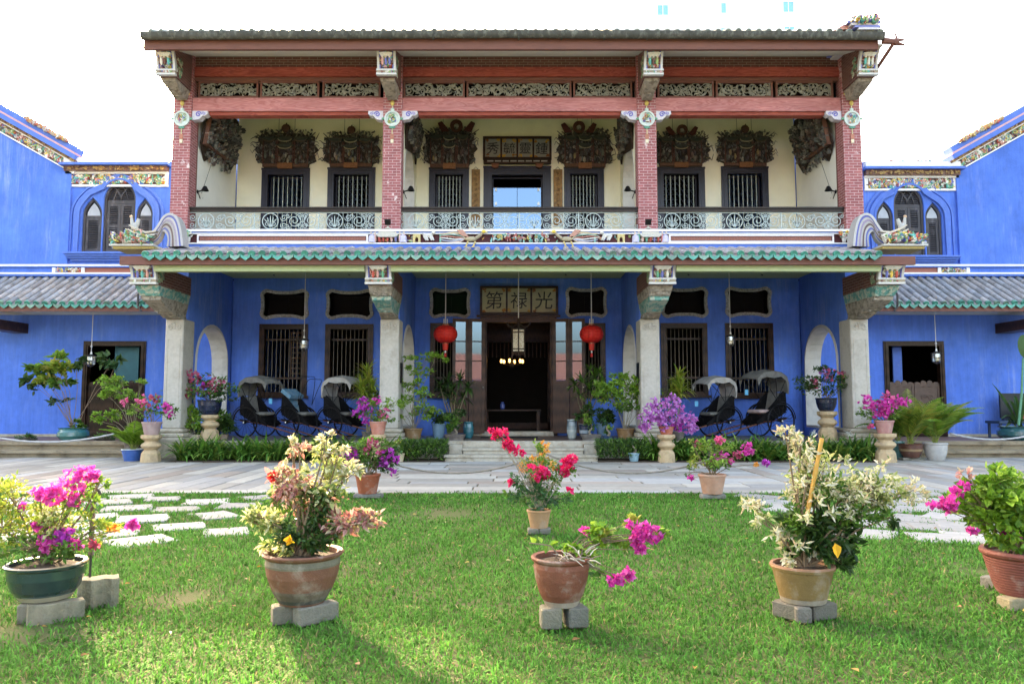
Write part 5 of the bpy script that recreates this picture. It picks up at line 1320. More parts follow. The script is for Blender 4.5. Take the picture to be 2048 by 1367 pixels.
# lanterns
def cord(m, x, Y, z0, z1, r=.012): m.tube([(x, Y, z0), (x, Y, z1)], r, 6)
def red_lantern(px, lb):
    Y = 22.6; p = W(px, 668, Y); R0 = 23*PX(Y); o = thing('red_lantern', 'red silk lantern hanging on the %s side of the main door' % lb, 'lantern', tuple(p), 'round red silk lanterns')
    prof = []; cs = []
    for k in range(13):
        t = math.pi*k/12; prof.append((max(.09, R0*math.sin(t)**.75), -R0*.76*math.cos(t)))
    m = MB(); n = 32
    for k in range(12):
        ring = []
        for r, z in (prof[k], prof[k+1]):
            ring += [(p.x + r*(1 if j % 4 else 1.035)*math.cos(2*math.pi*j/n), p.y + r*(1 if j % 4 else 1.035)*math.sin(2*math.pi*j/n), p.z+z) for j in range(n)]
        m.add(ring, [(j, (j+1) % n, (j+1) % n+n, j+n) for j in range(n)], (.62, .018, .012))
    for zz in (0, .10, -.10):
        rr = R0*math.sqrt(1-(zz/(R0*.78))**2)*1.012; m.tube([(p.x+rr*math.cos(j*math.pi/12), p.y+rr*math.sin(j*math.pi/12), p.z+zz) for j in range(25)], .005, 4, (.80, .10, .05))
    for j in range(16):
        a = j*math.pi/8; m.tube([(p.x+r*1.03*math.cos(a), p.y+r*1.03*math.sin(a), p.z+z) for r, z in prof[1:-1]], .0045, 4, (.40, .008, .006))
    m.build('silk_body', M['redsilk'], o, smooth=35)
    m = MB(); m.lathe([(.0, .045), (.10, .045), (.10, -.02)], (p.x, p.y, p.z+R0*.76), 16); m.lathe([(.10, .02), (.10, -.03), (0, -.03)], (p.x, p.y, p.z-R0*.76), 16); m.build('rim', mat('gilt lantern rim', (.25, .06, .02), .4), o, smooth=40)
    m = MB(); zb = p.z-R0*.76; m.lathe([(.09, -.03), (.075, -.22), (.0, -.22)], (p.x, p.y, zb), 12, (.60, .03, .015)); m.ball((p.x, p.y, zb-.27), (.03, .03, .04), 8, 5, (.75, .74, .70)); m.lathe([(.03, -.31), (.04, -.42), (.0, -.42)], (p.x, p.y, zb), 10, (.55, .02, .015)); m.build('tassel', M['redsilk'], o, smooth=40)
    m = MB(); zt = p.z+R0*.76+.04
    for s in (-1, 1): m.tube([(p.x+s*.05, Y, zt+.16), (p.x+s*.05, Y, zt), (p.x+s*.02, Y, zt-.03)], .014, 6)
    m.build('hook', mat('white enamel hook', (.75, .74, .70), .4), o)
    m = MB(); cord(m, p.x, Y, zt-.02, 5.5, .009); m.build('wire', M['iron'], o)
    m = MB(); cord(m, p.x, Y-.03, Z(655 if px < 1000 else 646, Y), 5.5, .016); m.ball((p.x, Y-.03, Z(655 if px < 1000 else 646, Y)), .03, 6, 4); m.build('lamp_rod', mat('pale metal rod', (.55, .53, .50), .5), o)
red_lantern(891, 'left'); red_lantern(1183, 'right')
def palace_lantern():
    Y = 21.9; p = W(1037, 676, Y); o = thing('palace_lantern', 'dark carved hexagonal palace lantern hanging in front of the main door', 'lantern', tuple(p))
    zt, zb = Z(656, Y), Z(706, Y); r = 13.5*PX(Y); m = MB(); g = MB()
    V6 = [Vector((p.x+r*math.cos(math.pi/6+k*math.pi/3), Y+r*math.sin(math.pi/6+k*math.pi/3), 0)) for k in range(6)]
    for k in range(6):
        a, b = V6[k], V6[(k+1) % 6]
        m.tube([a+Vector((0,0,zb-.08)), a+Vector((0,0,zt+.06))], .022, 6)
        for z in (zb, zt, zt-.13, zb+.12): m.tube([a+Vector((0,0,z)), b+Vector((0,0,z))], .018, 5)
        c = (a+b)/2; u = (b-a)/2
        nn = Vector((c.x-p.x, c.y-Y, 0)).normalized()
        g.obox(c*1+Vector((0,0,(zt+zb)/2)), u*.78, nn*.004, Vector((0,0,(zt-zb)/2*.86)))
        d = Vector((a.x-p.x, a.y-Y, 0)).normalized()
        m.tube([a+Vector((0,0,zt+.02)), a+d*.13+Vector((0,0,zt+.06)), a+d*.20+Vector((0,0,zt+.15))], [.028, .026, .012], 6); m.ball(tuple(a+d*.17+Vector((0,0,zt+.12))), (.04,.04,.03), 6, 4)
        m.tube([a+Vector((0,0,zb-.02)), a+d*.05+Vector((0,0,zb-.13))], [.02, .008], 5)
    m.lathe([(r*1.05, 0), (r*.95, .06), (r*.45, .12), (.05, .22), (.02, .3)], (p.x, Y, zt), 6, None, phase=math.pi/6); m.lathe([(r*1.02, 0), (r*.8, -.05), (0.001, -.07)], (p.x, Y, zb), 6, None, phase=math.pi/6)
    m.build('frame', M['darkwood'], o); g.build('paper_panel', mat('aged lantern paper', (.55, .47, .34), .7, .3, 20, (.25, .15, .08), 22, (.5, .58), .8), o)
    m = MB(); cord(m, p.x, Y, zt+.28, 5.5, .016); m.build('cord', mat('pale twisted cord', (.55, .52, .46), .9), o)
palace_lantern()
def bell_lamp(px, py, Y, ztop, lb):
    p = W(px, py, Y); o = thing('bell_jar_lamp', lb, 'lamp', tuple(p), 'glass bell lamps hung on long rods'); k = PX(Y)
    m = MB(); cord(m, p.x, Y, p.z+14*k+.05, ztop, .011); m.tube([(p.x, Y, p.z+30*k), (p.x, Y, p.z+26*k)], [.02, .03], 6); m.build('rod', mat('pale metal rod', (.55, .53, .50), .5), o)
    m = MB(); m.lathe([(.0, 12*k), (6*k, 10*k), (11*k, 8*k), (10.5*k, 7.2*k)], (p.x, Y, p.z), 14)
    for j in range(5): a = j*2*math.pi/5; m.tube([(p.x+9*k*math.cos(a), Y+9*k*math.sin(a), p.z+8*k), (p.x+9*k*math.cos(a), Y+9*k*math.sin(a), p.z-8*k), (p.x, Y, p.z-14*k)], .008, 4)
    m.tube([(p.x+9*k*math.cos(j*.4), Y+9*k*math.sin(j*.4), p.z-2*k) for j in range(17)], .008, 4); m.build('cage', M['iron'], o, smooth=40)
    m = MB(); m.lathe([(7.5*k, 8*k), (8*k, 0), (7.4*k, -8*k), (4.5*k, -12*k), (.001, -13*k)], (p.x, Y, p.z), 16); m.build('glass_jar', M['lampglass'], o, smooth=True)
    m = MB(); m.lathe([(.001, 19*k), (1.8*k, 15*k), (2.2*k, 12*k)], (p.x, Y, p.z), 8); m.lathe([(2.8*k, 5*k), (3*k, -6*k), (.001, -7*k)], (p.x, Y, p.z), 10); m.build('candle', mat('white candle tube', (.75, .74, .68), .4), o, smooth=40)
bell_lamp(608, 688, 22.7, 5.5, 'glass bell lamp hung before the leftmost barred window of the porch')
bell_lamp(1461, 680, 22.7, 5.5, 'glass bell lamp hung before the rightmost barred window of the porch')
bell_lamp(182, 720, 23.2, 4.6, 'glass bell lamp hung in front of the left wing doorway')
bell_lamp(1873, 714, 23.2, 4.6, 'glass bell lamp hung in front of the right wing doorway')
# chandelier and hall table inside
Yc = 27.0; pc = W(1024, 722, Yc); o = thing('chandelier', 'lit chandelier with small orange bulbs glowing inside the dark hall', 'chandelier', tuple(pc))
m = MB(); m.tube([(pc.x, Yc, pc.z-.15), (pc.x, Yc, 5.45)], .025, 6); m.ball(tuple(pc+Vector((0,0,-.12))), (.09,.09,.12), 8, 6)
for j in range(6):
    a = j*math.pi/3+.3; e = pc+Vector((.40*math.cos(a), .40*math.sin(a), .0)); m.tube([pc+Vector((0,0,-.12)), (pc+e)/2+Vector((0,0,-.14)), e+Vector((0,0,-.06))], .014, 5); bl = MB(); bl.ball(tuple(e), (.045, .045, .075), 8, 6); bl.build('bulb', M['bulb'], o, smooth=True)
m.build('arms', M['iron'], o, smooth=40)
ot = W(1025, 818, 26.5); o = thing('hall_table', 'dark altar table standing inside the unlit hall with a blue jar on it', 'table', (ot.x, 26.5, .47))
m = MB(); m.bbox(ot.x-1.0, ot.x+1.0, 26.2, 26.9, ot.z-.06, ot.z, .01); m.build('table_top', M['brownwood'], o)
for sx in (-.9, .9):
    for yy in (26.28, 26.82): m = MB(); m.box(ot.x+sx-.05, ot.x+sx+.05, yy-.05, yy+.05, .47, ot.z-.061); m.build('leg', M['brownwood'], o)
m = MB(); m.lathe([(.05, 0), (.09, .05), (.09, .18), (.05, .22), (.06, .26)], (ot.x-.35, 26.4, ot.z), 14, (.10, .16, .50)); m.build('blue_jar', M['glaze'], None, origin=(ot.x-.35, 26.4, ot.z), smooth=40, **tg('small blue and white jar on the dark hall table', 'jar'))
m = MB(); m.box(X(1012, 871, 22.6)-.75, X(1012, 871, 22.6)+.95, 22.25, 23.0, .462, .48); m.build('door_mat', mat('black coir mat', (.012, .012, .013), .95, .4, 60, bmp=.6), None, origin=(.0, 22.6, .462), **tg('black doormat on the porch floor before the main door', 'doormat'))
for px, lb in ((800, 'left'), (1277, 'right')):      # small dark notice plates on the porch columns
    p = W(px+3, 740, 20.95); m = MB(); s = 1 if px < 1000 else -1; xx = CX[1][1] if s > 0 else CX[2][0]
    m.box(min(xx+s*.002, xx+s*.03), max(xx+s*.002, xx+s*.03), 20.75, 21.05, p.z-.36, p.z+.20); m.build('notice_plate', M['black'], None, origin=(xx, 20.9, p.z), **tg('narrow black notice plate on the inner face of the porch column %s of the steps' % lb, 'sign', 'notice plates on the porch columns'))

# ---- rickshaws
def rickshaw_proto(hood):
    o = thing('rickshaw', '', 'rickshaw', (0, 0, 0), 'old hand pulled rickshaws parked on the porch')
    rw = .455
    for s in (-1, 1):
        m = MB(); y = s*.43
        m.tube([(rw*.965*math.cos(j*2*math.pi/36), y, rw+rw*.965*math.sin(j*2*math.pi/36)) for j in range(37)], .017, 7, cap=False); wo = m.build('wheel', M['black'], o, smooth=50)
        m = MB(); m.tube([(rw*.91*math.cos(j*2*math.pi/36), y, rw+rw*.91*math.sin(j*2*math.pi/36)) for j in range(37)], .009, 5, cap=False)
        for j in range(14): a = j*2*math.pi/14; m.tube([(.03*math.cos(a+.5), y, rw+.03*math.sin(a+.5)), (rw*.9*math.cos(a), y, rw+rw*.9*math.sin(a))], .0055, 4)
        m.build('spokes', M['black'], wo)
        m = MB(); m.tube([(0, y-s*.03, rw), (0, y+s*.05, rw)], .04, 10); m.build('hub', M['black'], wo, smooth=40)
        m = MB(); m.ball((0, y+s*.055, rw), (.024, .012, .024), 10, 5); m.build('hub_cap', mat('white enamel cap', (.8, .8, .78), .3) if 'hubcap' not in M else M['hubcap'], wo, smooth=True); M['hubcap'] = bpy.data.materials['white enamel cap']
        m = MB(); P = [(-.33, .62), (-.22, .52), (0, .58), (.16, .56)]     # mudguard
        m.tube([((rw+.04)*math.cos(R(a)), y, rw+(rw+.04)*math.sin(R(a))) for a in range(95, 176, 8)], .014, 5); m.build('mudguard', M['black'], o)
    body = MB()
    S = [(-.28,1.18), (-.31,.74), (-.12,.58), (.10,.50), (.40,.47), (.66,.36), (.70,.43), (.50,.55), (.40,.66), (.26,.72), (.16,.84), (.06,.98), (-.08,1.10), (-.16,1.20)]
    for s in (-1, 1): body.prism(S, 'xz', s*.30-.016, s*.30+.016)
    body.box(-.315, -.285, -.284, .284, .74, 1.20); body.obox((-.05, 0, .56), (.26, 0, -.13), (0, .284, 0), (.006, 0, .012)); body.box(.10, .66, -.284, .284, .40, .42); body.obox((.66, 0, .39), (.02, 0, .06), (0, .284, 0), (.01, 0, 0)); body.box(.44, .47, -.284, .284, .43, .64)
    for s in (-1, 1): body.tube([(-.22, s*.30, 1.22), (-.02, s*.31, 1.06), (.14, s*.31, .90), (.30, s*.31, .76)], .022, 6)
    body.tube([(0, -.43, rw), (0, .43, rw)], .02, 6)
    for s in (-1, 1): body.tube([(-.24, s*.36, rw+.08), (0, s*.36, rw+.05), (.24, s*.36, rw+.08)], .018, 5)
    body.build('body', M['leather'], o, smooth=30)
    m = MB(); m.bbox(-.12, .54, -.275, .275, .64, .75, .035); m.build('seat_cushion', M['canvas'], o, smooth=40)
    m = MB(); m.obox((-.19, 0, .96), (.045, 0, .015), (0, .27, 0), (-.05, 0, .22)); m.build('back_cushion', M['canvas'], o)
    for s in (-1, 1): m = MB(); m.tube([(-.32, s*.26, .50), (.4, s*.26, .42), (1.2, s*.26, .24), (1.95, s*.24, .055)], [.022, .022, .020, .018], 7); m.build('shaft', mat('red brown shaft wood', (.14, .055, .035), .5, .3, 12) if 'shaft' not in M else M['shaft'], o, smooth=40); M['shaft'] = bpy.data.materials['red brown shaft wood']
    m = MB(); m.tube([(1.88, -.245, .07), (1.88, .245, .07)], .016, 6); m.build('shaft_bar', M['black'], o)
    for y in (-.2, .2): m = MB(); m.tube([(-.3, y, .52), (-.52, y, .50), (-.60, y, .56), (-.58, y, .62), (-.54, y, .60)], .010, 5); m.build('tail_iron', M['black'], o)
    if hood:
        m = MB(); path = [(-.34,1.18), (-.36,1.45), (-.30,1.62), (-.12,1.73), (.12,1.765), (.38,1.74), (.56,1.66), (.68,1.54)]
        n = 10; ring = []
        for x, z in path:
            sag = .04*math.sin(x*20); ring.append([(x, -.37+.74*j/n, z + .05*(1-(2*j/n-1)**2) + rnd.uniform(-.012, .012)) for j in range(n+1)])
        inner = [[(x+ (0.0), y, z-.018) for x, y, z in r_] for r_ in ring]
        for k in range(len(ring)-1): m.add(ring[k]+ring[k+1]+inner[k]+inner[k+1], [(j, j+1, n+2+j, n+1+j) for j in range(n)] + [(2*n+2+j, 3*n+3+j, 3*n+4+j, 2*n+3+j) for j in range(n)])
        for s in (-1, 1):       # side valance
            top = [(x, s*.37, z) for x, z in path]; bot = [(x*.93+.02, s*.375, z-.14-.05*math.sin(k*1.9)) for k, (x, z) in enumerate(path)]; bot[0] = (-.28, s*.372, 1.15)
            m.add(top+bot, [(k, k+1, len(path)+k+1, len(path)+k) for k in range(len(path)-1)])
        m.build('hood', M['canvas'], o, smooth=35)
        m = MB()
        for x1, z1 in ((-.30,1.6), (.1,1.74), (.60,1.6)):
            for s in (-1, 1): m.tube([(.02, s*.32, 1.0), ((.02+x1)/2-.02, s*.34, (1.0+z1)/2+.04), (x1, s*.345, z1)], .010, 5)
            m.tube([(x1, -.345, z1), (x1, .345, z1)], .010, 5)
        m.build('hood_frame', M['black'], o)
    else:
        m = MB(); m.obox((-.16, 0, 1.28), (.16, 0, -.10), (0, .30, 0), (.03, 0, .05)); m.build('folded_hood', M['canvas'], o, )
        m = MB()
        for x1, z1 in ((.42,1.78), (.66,1.70)):
            for s in (-1, 1): m.tube([(.30, s*.32, .95), ((.3+x1)/2, s*.34, (1.0+z1)/2+.04), (x1-.03, s*.33, z1-.05), (x1, s*.26, z1)], .009, 5)
            m.tube([(x1, -.26, z1), (x1, .26, z1)], .009, 5)
        m.build('hood_frame', M['black'], o)
    return o
def tint(o, part, matn):
    for ch in o.children:
        if ch.name.split('.')[0] == part: ch.data = ch.data.copy(); ch.data.materials[0] = matn
rk = rickshaw_proto(True); rk2 = rickshaw_proto(False)
bluecl = mat('faded blue canvas', (.10, .24, .36), .85, .25, 8, (.30, .34, .33), 5, (.5, .6), .6); pinkcl = mat('dusty pink cushion cloth', (.45, .33, .31), .85, .15, 10); greyhood = mat('pale worn canvas', (.36, .345, .32), .9, .15, 7, (.22, .21, .19), 5, (.5, .65), .6)
spots = [(rk, 508.5, 845, -22, 'rickshaw with a dark grey hood, leftmost of those before the left porch windows'),
         (rk2, 591, 845, -22, 'rickshaw with its hood folded down and bare hoops, blue seat, left porch bay'),
         (rk, 675, 845, -22, 'rickshaw with a pale hood standing behind the purple flowers, left porch bay'),
         (rk, 1441, 842, 202, 'rickshaw with a pale grey hood beside the yellow green dracaena, right porch bay'),
         (rk, 1541, 836, 202, 'rickshaw with a dusty pink seat, nearest the right end of the porch')]
for i, (pr0, px, py, rot, lb) in enumerate(spots):
    c = copy_tree(pr0); q = W(px, py, 22.55)
    c.location = (q.x, 22.62, .462); c.rotation_euler = (0, 0, R(rot)); c['label'] = lb
    if i in (1,): tint(c, 'folded_hood', bluecl); tint(c, 'back_cushion', bluecl)
    if i in (2, 3): tint(c, 'hood', greyhood)
    if i == 4: tint(c, 'seat_cushion', pinkcl)
    c.scale = (1.02,)*3 if i < 4 else (1.12,)*3
for o in (rk, rk2):
    for ch in list(o.children):
        for g_ in list(ch.children): bpy.data.objects.remove(g_)
        bpy.data.objects.remove(ch)
    bpy.data.objects.remove(o)
for px, py, Y, lb in ((541, 802, 22.4, 'small blue tag hanging inside the leftmost rickshaw'), (1393, 807, 22.4, 'small blue tag hung on the pale hooded rickshaw beside the dracaena'), (1493, 784, 22.4, 'small blue tag hung on the rickshaw with the pink seat')):
    p = W(px, py, Y); m = MB(); m.box(p.x-.05, p.x+.05, Y-.004, Y+.004, p.z-.08, p.z+.08, (.08, .38, .62)); m.tube([(p.x, Y, p.z+.08), (p.x+.05, Y+.1, p.z+.25)], .004, 4, (.05, .05, .05)); m.build('hanging_tag', M['paint'], None, origin=p, **tg(lb, 'tag', 'blue tags on the rickshaws'))

# ---- rope barriers, hook posts
def hook_post(base, top, lb, loop=.055):
    o = thing('hook_post', lb, 'post', tuple(base), 'twisted iron rope posts'); H = top.z-base.z
    m = MB()
    for ph in (0, math.pi):
        m.tube([(base.x+(top.x-base.x)*t+.010*math.cos(ph+t*26), base.y+.010*math.sin(ph+t*26), base.z+H*.30+H*.70*t) for t in [k/40 for k in range(41)]], .011, 5)
    m.build('twisted_shaft', mat('rusty twisted iron', (.16, .11, .08), .6, .3, 25, (.30, .25, .2), 14, (.5, .65), .6) if 'twist' not in M else M['twist'], o, smooth=50); M['twist'] = bpy.data.materials['rusty twisted iron']
    m = MB(); m.tube([(base.x, base.y, base.z-.05), (base.x, base.y, base.z+H*.32)], .008, 6)
    m.tube([(top.x+loop*math.sin(a), top.y, top.z+loop-loop*math.cos(a)) for a in [k*.42-1.2 for k in range(16)]], .010, 6); m.build('loop', M['iron'], o, smooth=50)
    return o
YK = G(90, 1207, .125).y + .15 + .30
pb = Vector((X(181, 1125, YK), YK, .195))
hook_post(pb, Vector((X(186, 1003, YK), YK, Z(1003, YK))), 'twisted iron post with a curled top standing in the stacked pavers', .05)
ph1 = Vector((X(1088, 940, 12.9), 12.9, -.02)); t1 = Vector((ph1.x, 12.9, Z(905, 12.9)))
hook_post(ph1, t1, 'twisted iron rope post behind the crimson bougainvillea in the middle')
ph0 = Vector((X(752, 940, 13.0), 13.0, -.02)); t0 = Vector((ph0.x, 13.0, Z(915, 13.0)))
hook_post(ph0, t0, 'twisted iron rope post hidden behind the purple bougainvillea at the lawn edge')
ph2 = Vector((X(1425, 940, 13.0), 13.0, -.02)); t2 = Vector((ph2.x, 13.0, Z(915, 13.0)))
hook_post(ph2, t2, 'twisted iron rope post behind the pink bougainvillea at the lawn edge')
def rope(a, b, sag, r, lb, m_=None):
    P = [a.lerp(b, t) - Vector((0, 0, sag*4*t*(1-t))) for t in [k/24 for k in range(25)]]; m = MB()
    for ph in (0, 2.1, 4.2): m.tube([p + Vector((0, r*.6*math.cos(ph+i*1.3), r*.6*math.sin(ph+i*1.3))) for i, p in enumerate(P)], r*.75, 5)
    m.build('rope', m_ or M['rope'], None, origin=P[12], smooth=True, **tg(lb, 'rope', 'barrier ropes'))
rope(t0, t1, .30, .013, 'sagging barrier rope between the middle rope post and the left purple bougainvillea')
rope(t1, t2, .30, .013, 'sagging barrier rope between the middle rope post and the right pink bougainvillea')
wr = mat('white barrier rope', (.40, .40, .40), .8, .1, 50)
rope(W(-60, 862, 20.7), W(232, 866, 20.6), .26, .022, 'white barrier rope sagging across the left wing step', wr)
rope(W(1900, 866, 20.6), W(2100, 858, 20.7), .22, .022, 'white barrier rope sagging across the right wing step', wr)

# ---- house across the garden, behind the photographer: it shows only in the door glass
oh = thing('opposite_house', 'red roofed blue house across the garden, seen only mirrored in the door glass', 'house', (0, -30, 0))
m = MB(); m.box(-20, 20, -38, -30, 0, 4.2); m.build('house_wall', M['blue'], oh)
m = MB(); m.prism([(-29, 4.1), (-34, 7.0), (-39, 4.1), (-39, 3.9), (-34, 6.8), (-29, 3.9)], 'yz', -21, 21); m.build('roof', mat('terracotta roof', (.15, .058, .046), .9, .2, 3), oh)
for k in range(9):
    m = MB(); x = -17+k*4; ringbox(m, x, x+1.3, 1.0, 3.0, .14, -29.99, -29.9); m.box(x+.14, x+1.16, -29.97, -29.93, 1.14, 2.86); m.build('window', M['white'], oh)

# ================================================================== PLANTS
PAL = dict(
    mid=[(.075,.17,.022),(.10,.21,.028),(.055,.13,.018),(.13,.25,.035)],
    light=[(.16,.30,.030),(.21,.36,.045),(.11,.24,.026),(.26,.38,.06)],
    dark=[(.030,.075,.016),(.045,.10,.020),(.022,.055,.013),(.06,.12,.025)],
    yellowg=[(.24,.32,.04),(.30,.36,.05),(.16,.26,.03),(.36,.34,.06)],
    lime=[(.20,.36,.03),(.26,.42,.05),(.15,.30,.025),(.10,.22,.02)],
    cream=[(.60,.56,.36),(.56,.53,.38),(.66,.63,.48),(.42,.43,.20),(.56,.44,.27),(.26,.30,.11)],
    creamg=[(.50,.52,.22),(.34,.40,.12),(.62,.60,.32),(.14,.22,.05)],
    pink=[(.56,.28,.25),(.60,.38,.31),(.42,.18,.16),(.56,.46,.30),(.32,.13,.11),(.34,.36,.16)],
    bluegr=[(.045,.12,.040),(.06,.16,.05),(.035,.09,.03)],
)
FL = dict(magenta=[(.72,.06,.40),(.78,.15,.50),(.60,.04,.34)], purple=[(.50,.05,.46),(.60,.10,.55),(.42,.03,.36)], crimson=[(.78,.015,.13),(.86,.04,.20),(.62,.01,.09)],
          lilac=[(.62,.22,.62),(.70,.32,.72),(.52,.14,.50)], dusty=[(.52,.09,.18),(.60,.16,.26),(.40,.06,.12)], orange=[(.80,.36,.07),(.82,.50,.16),(.72,.28,.05)], pinkred=[(.72,.10,.26),(.78,.18,.36)])

def _nrm(a): return a/np.maximum(np.linalg.norm(a, axis=1, keepdims=True), 1e-9)
def leaves(mb, P, D, N, L, Wd, C, fold=.22, droop=.18, broad=.62):
    """folded six-point leaves: P base, D direction, N rough normal, L length, Wd width, C colour"""
    n = len(P)
    if n == 0: return
    D = _nrm(D); S = _nrm(np.cross(D, N)); Nn = np.cross(S, D)
    L = L.reshape(-1, 1); Wd = Wd.reshape(-1, 1)
    v = np.stack([P, P + D*.30*L + S*.5*Wd + Nn*fold*Wd, P + D*broad*L + S*.40*Wd + Nn*(fold*.7*Wd - droop*.35*L), P + D*L - Nn*droop*L,
                  P + D*broad*L - S*.40*Wd + Nn*(fold*.7*Wd - droop*.35*L), P + D*.30*L - S*.5*Wd + Nn*fold*Wd], 1).reshape(-1, 3)
    b = (np.arange(n)*6)[:, None]
    f = np.concatenate([b + np.array([[0, 1, 2, 3]]), b + np.array([[0, 3, 4, 5]])])
    k = rng.uniform(.9, 1.1, (n, 1)); mb.chunk(v, f, np.concatenate([C*k, C*k*.93]))
def straps(mb, P, az, el, L, Wd, C, bend=.9, seg=5):
    """long arching strap leaves"""
    n = len(P); t = np.linspace(0, 1, seg+1); H = np.stack([np.cos(az), np.sin(az), np.zeros(n)], 1); S = np.stack([-np.sin(az), np.cos(az), np.zeros(n)], 1)
    cur = P.copy(); rows = []; bend = np.broadcast_to(np.asarray(bend, dtype=float), (n,))
    for k in range(seg+1):
        w = (Wd*(.55+.9*t[k] if t[k] < .5 else (1-t[k])*2*1.0 + .02))[:, None]*.5
        rows.append(np.stack([cur + S*w, cur - S*w], 1))
        e = el - bend*t[k]*1.15
        cur = cur + (H*np.cos(e)[:, None] + np.array([0, 0, 1.])*np.sin(e)[:, None])*(L/seg)[:, None]
    v = np.stack(rows, 1).reshape(-1, 3); b = (np.arange(n)*(seg+1)*2)[:, None]
    f = np.concatenate([b + np.array([[2*k, 2*k+1, 2*k+3, 2*k+2]]) for k in range(seg)])
    mb.chunk(v, f, np.concatenate([C*(.85+.06*k) for k in range(seg)]))
def pick(pal, n):
    a = np.array(pal); return a[rng.integers(0, len(a), n)]
def cloud(ctr, rad, n, sub=None, tight=.27):
    """points gathered in little tufts inside an ellipsoid, so gaps stay open"""
    k = sub or max(3, n//22); d = _nrm(rng.normal(size=(k, 3))); c = d*(rng.random((k, 1))**.45)
    p = c[rng.integers(0, k, n)] + rng.normal(size=(n, 3))*tight*.6
    return np.array(ctr) + p*np.array(rad), np.array(ctr) + c*np.array(rad)
def foliage(mb, P, ctr, size, pal, up=.35, ratio=.55, fold=.22, droop=.2):
    n = len(P); D = _nrm(P - np.array(ctr)) + rng.normal(size=(n, 3))*.75 + np.array([0, 0, up]); N = rng.normal(size=(n, 3))*.5 + np.array([0, -.25, 1.])
    L = size*rng.uniform(.65, 1.25, n); leaves(mb, P, D, N, L, L*ratio*rng.uniform(.85, 1.15, n), pick(pal, n), fold, droop)
def bracts(mb, ctr, r, n, pal, size):
    """heads of papery bracts: three cupped petals together"""
    c = np.array(ctr) + _nrm(rng.normal(size=(n, 3)))*(rng.random((n, 1))**.5)*np.array(r)
    axis = _nrm(_nrm(c-np.array(ctr))*.5 + rng.normal(size=(n, 3))*.6 + np.array([0, -.35, .25]))
    t = _nrm(np.cross(axis, rng.normal(size=(n, 3)))); b = np.cross(axis, t)
    for k in range(3):
        a = 2*math.pi*k/3; d = t*math.cos(a) + b*math.sin(a); s = size*rng.uniform(.75, 1.15, n)
        leaves(mb, c, d + axis*.75, axis*1.0 - d*.2, s, s*.86, pick(pal, n)*rng.uniform(.85, 1.1, (n, 1)), .12, .05, .60)

def pot_profile(kind, r, h):
    if kind == 'taper': return [(r*.66, 0), (r*.70, .02*h), (r*.93, .80*h), (r*.94, .86*h), (r*1.0, .88*h), (r*1.02, .95*h), (r*1.0, h), (r*.90, h), (r*.88, .9*h)]
    if kind == 'bowl': return [(r*.58, 0), (r*.66, .04*h), (r*.84, .30*h), (r*.95, .62*h), (r*.97, .86*h), (r*1.03, .92*h), (r*1.04, .97*h), (r*1.0, h), (r*.90, .985*h), (r*.89, .88*h)]
    if kind == 'belly': return [(r*.56, 0), (r*.60, .05*h), (r*.76, .25*h), (r*.90, .55*h), (r*.95, .78*h), (r*.93, .88*h), (r*1.02, .93*h), (r*1.04, .97*h), (r*1.0, h), (r*.88, .98*h), (r*.87, .86*h)]
    if kind == 'jar': return [(r*.62, 0), (r*.78, .06*h), (r*1.0, .38*h), (r*.99, .66*h), (r*.86, .88*h), (r*.92, .94*h), (r*.95, h), (r*.83, h), (r*.80, .9*h)]
    if kind == 'tray': return [(r*.80, 0), (r*.82, .3*h), (r*.98, .8*h), (r*1.02, h), (r*.94, h), (r*.92, .8*h)]
    if kind == 'ribbed':
        P = [(r*.64, 0)]; n = 13
        for k in range(n): t0 = .03+.80*k/n; q = r*(.66+.29*(k/n)**.8); P += [(q, t0*h), (q*1.022, (t0+.025)*h), (q*1.018, (t0+.045)*h), (q*.998, (t0+.06)*h)]
        return P + [(r*.94, .84*h), (r*1.02, .88*h), (r*1.05, .94*h), (r*1.02, h), (r*.90, h), (r*.88, .88*h)]
def make_pot(o, base, r, h, kind, col, glazed=False, bands=None, sq=1.0, n=40):
    prof = pot_profile(kind, r, h); m = MB()
    cs = []
    for k in range(len(prof)-1):
        zc = (prof[k][1]+prof[k+1][1])/2/h; c = col
        for lo, hi, bc in (bands or []):
            if lo <= zc <= hi: c = bc
        cs.append(c)
    if bands:   # fine rings so that the painted bands have crisp edges
        P2, c2 = [], []
        for k in range(len(prof)-1):
            steps = 6 if k < len(prof)-5 else 1
            for j in range(steps):
                a, b = j/steps, (j+1)/steps; p = (prof[k][0]*(1-a)+prof[k+1][0]*a, prof[k][1]*(1-a)+prof[k+1][1]*a); P2.append(p)
                zc = (prof[k][1]*(1-(a+b)/2)+prof[k+1][1]*(a+b)/2)/h; c = col
                for lo, hi, bc in bands:
                    if lo <= zc <= hi: c = bc
                c2.append(c)
        P2.append(prof[-1]); prof, cs = P2, c2
    m.lathe(prof, tuple(base), n, cs, sq=sq); m.disc((base[0], base[1], base[2]+.002), prof[0][0], n, col, sq)
    po = m.build('pot', M['glaze' if glazed else 'pot'], o, smooth=50)
    s = MB(); zr = base[2]+h*.885; rr = prof[-1][0]*1.0
    k = 14; rings = [[(base[0]+rr*q*math.cos(2*math.pi*j/k), base[1]+sq*rr*q*math.sin(2*math.pi*j/k), zr+.02*(1-q)+rnd.uniform(-.006,.006)) for j in range(k)] for q in (1, .7, .4, .1)]
    s.rings(rings, None, False); s.f.append(tuple(3*k+j for j in range(k))); s.c.append(None)
    s.build('soil', M['soil'], o)
    return zr

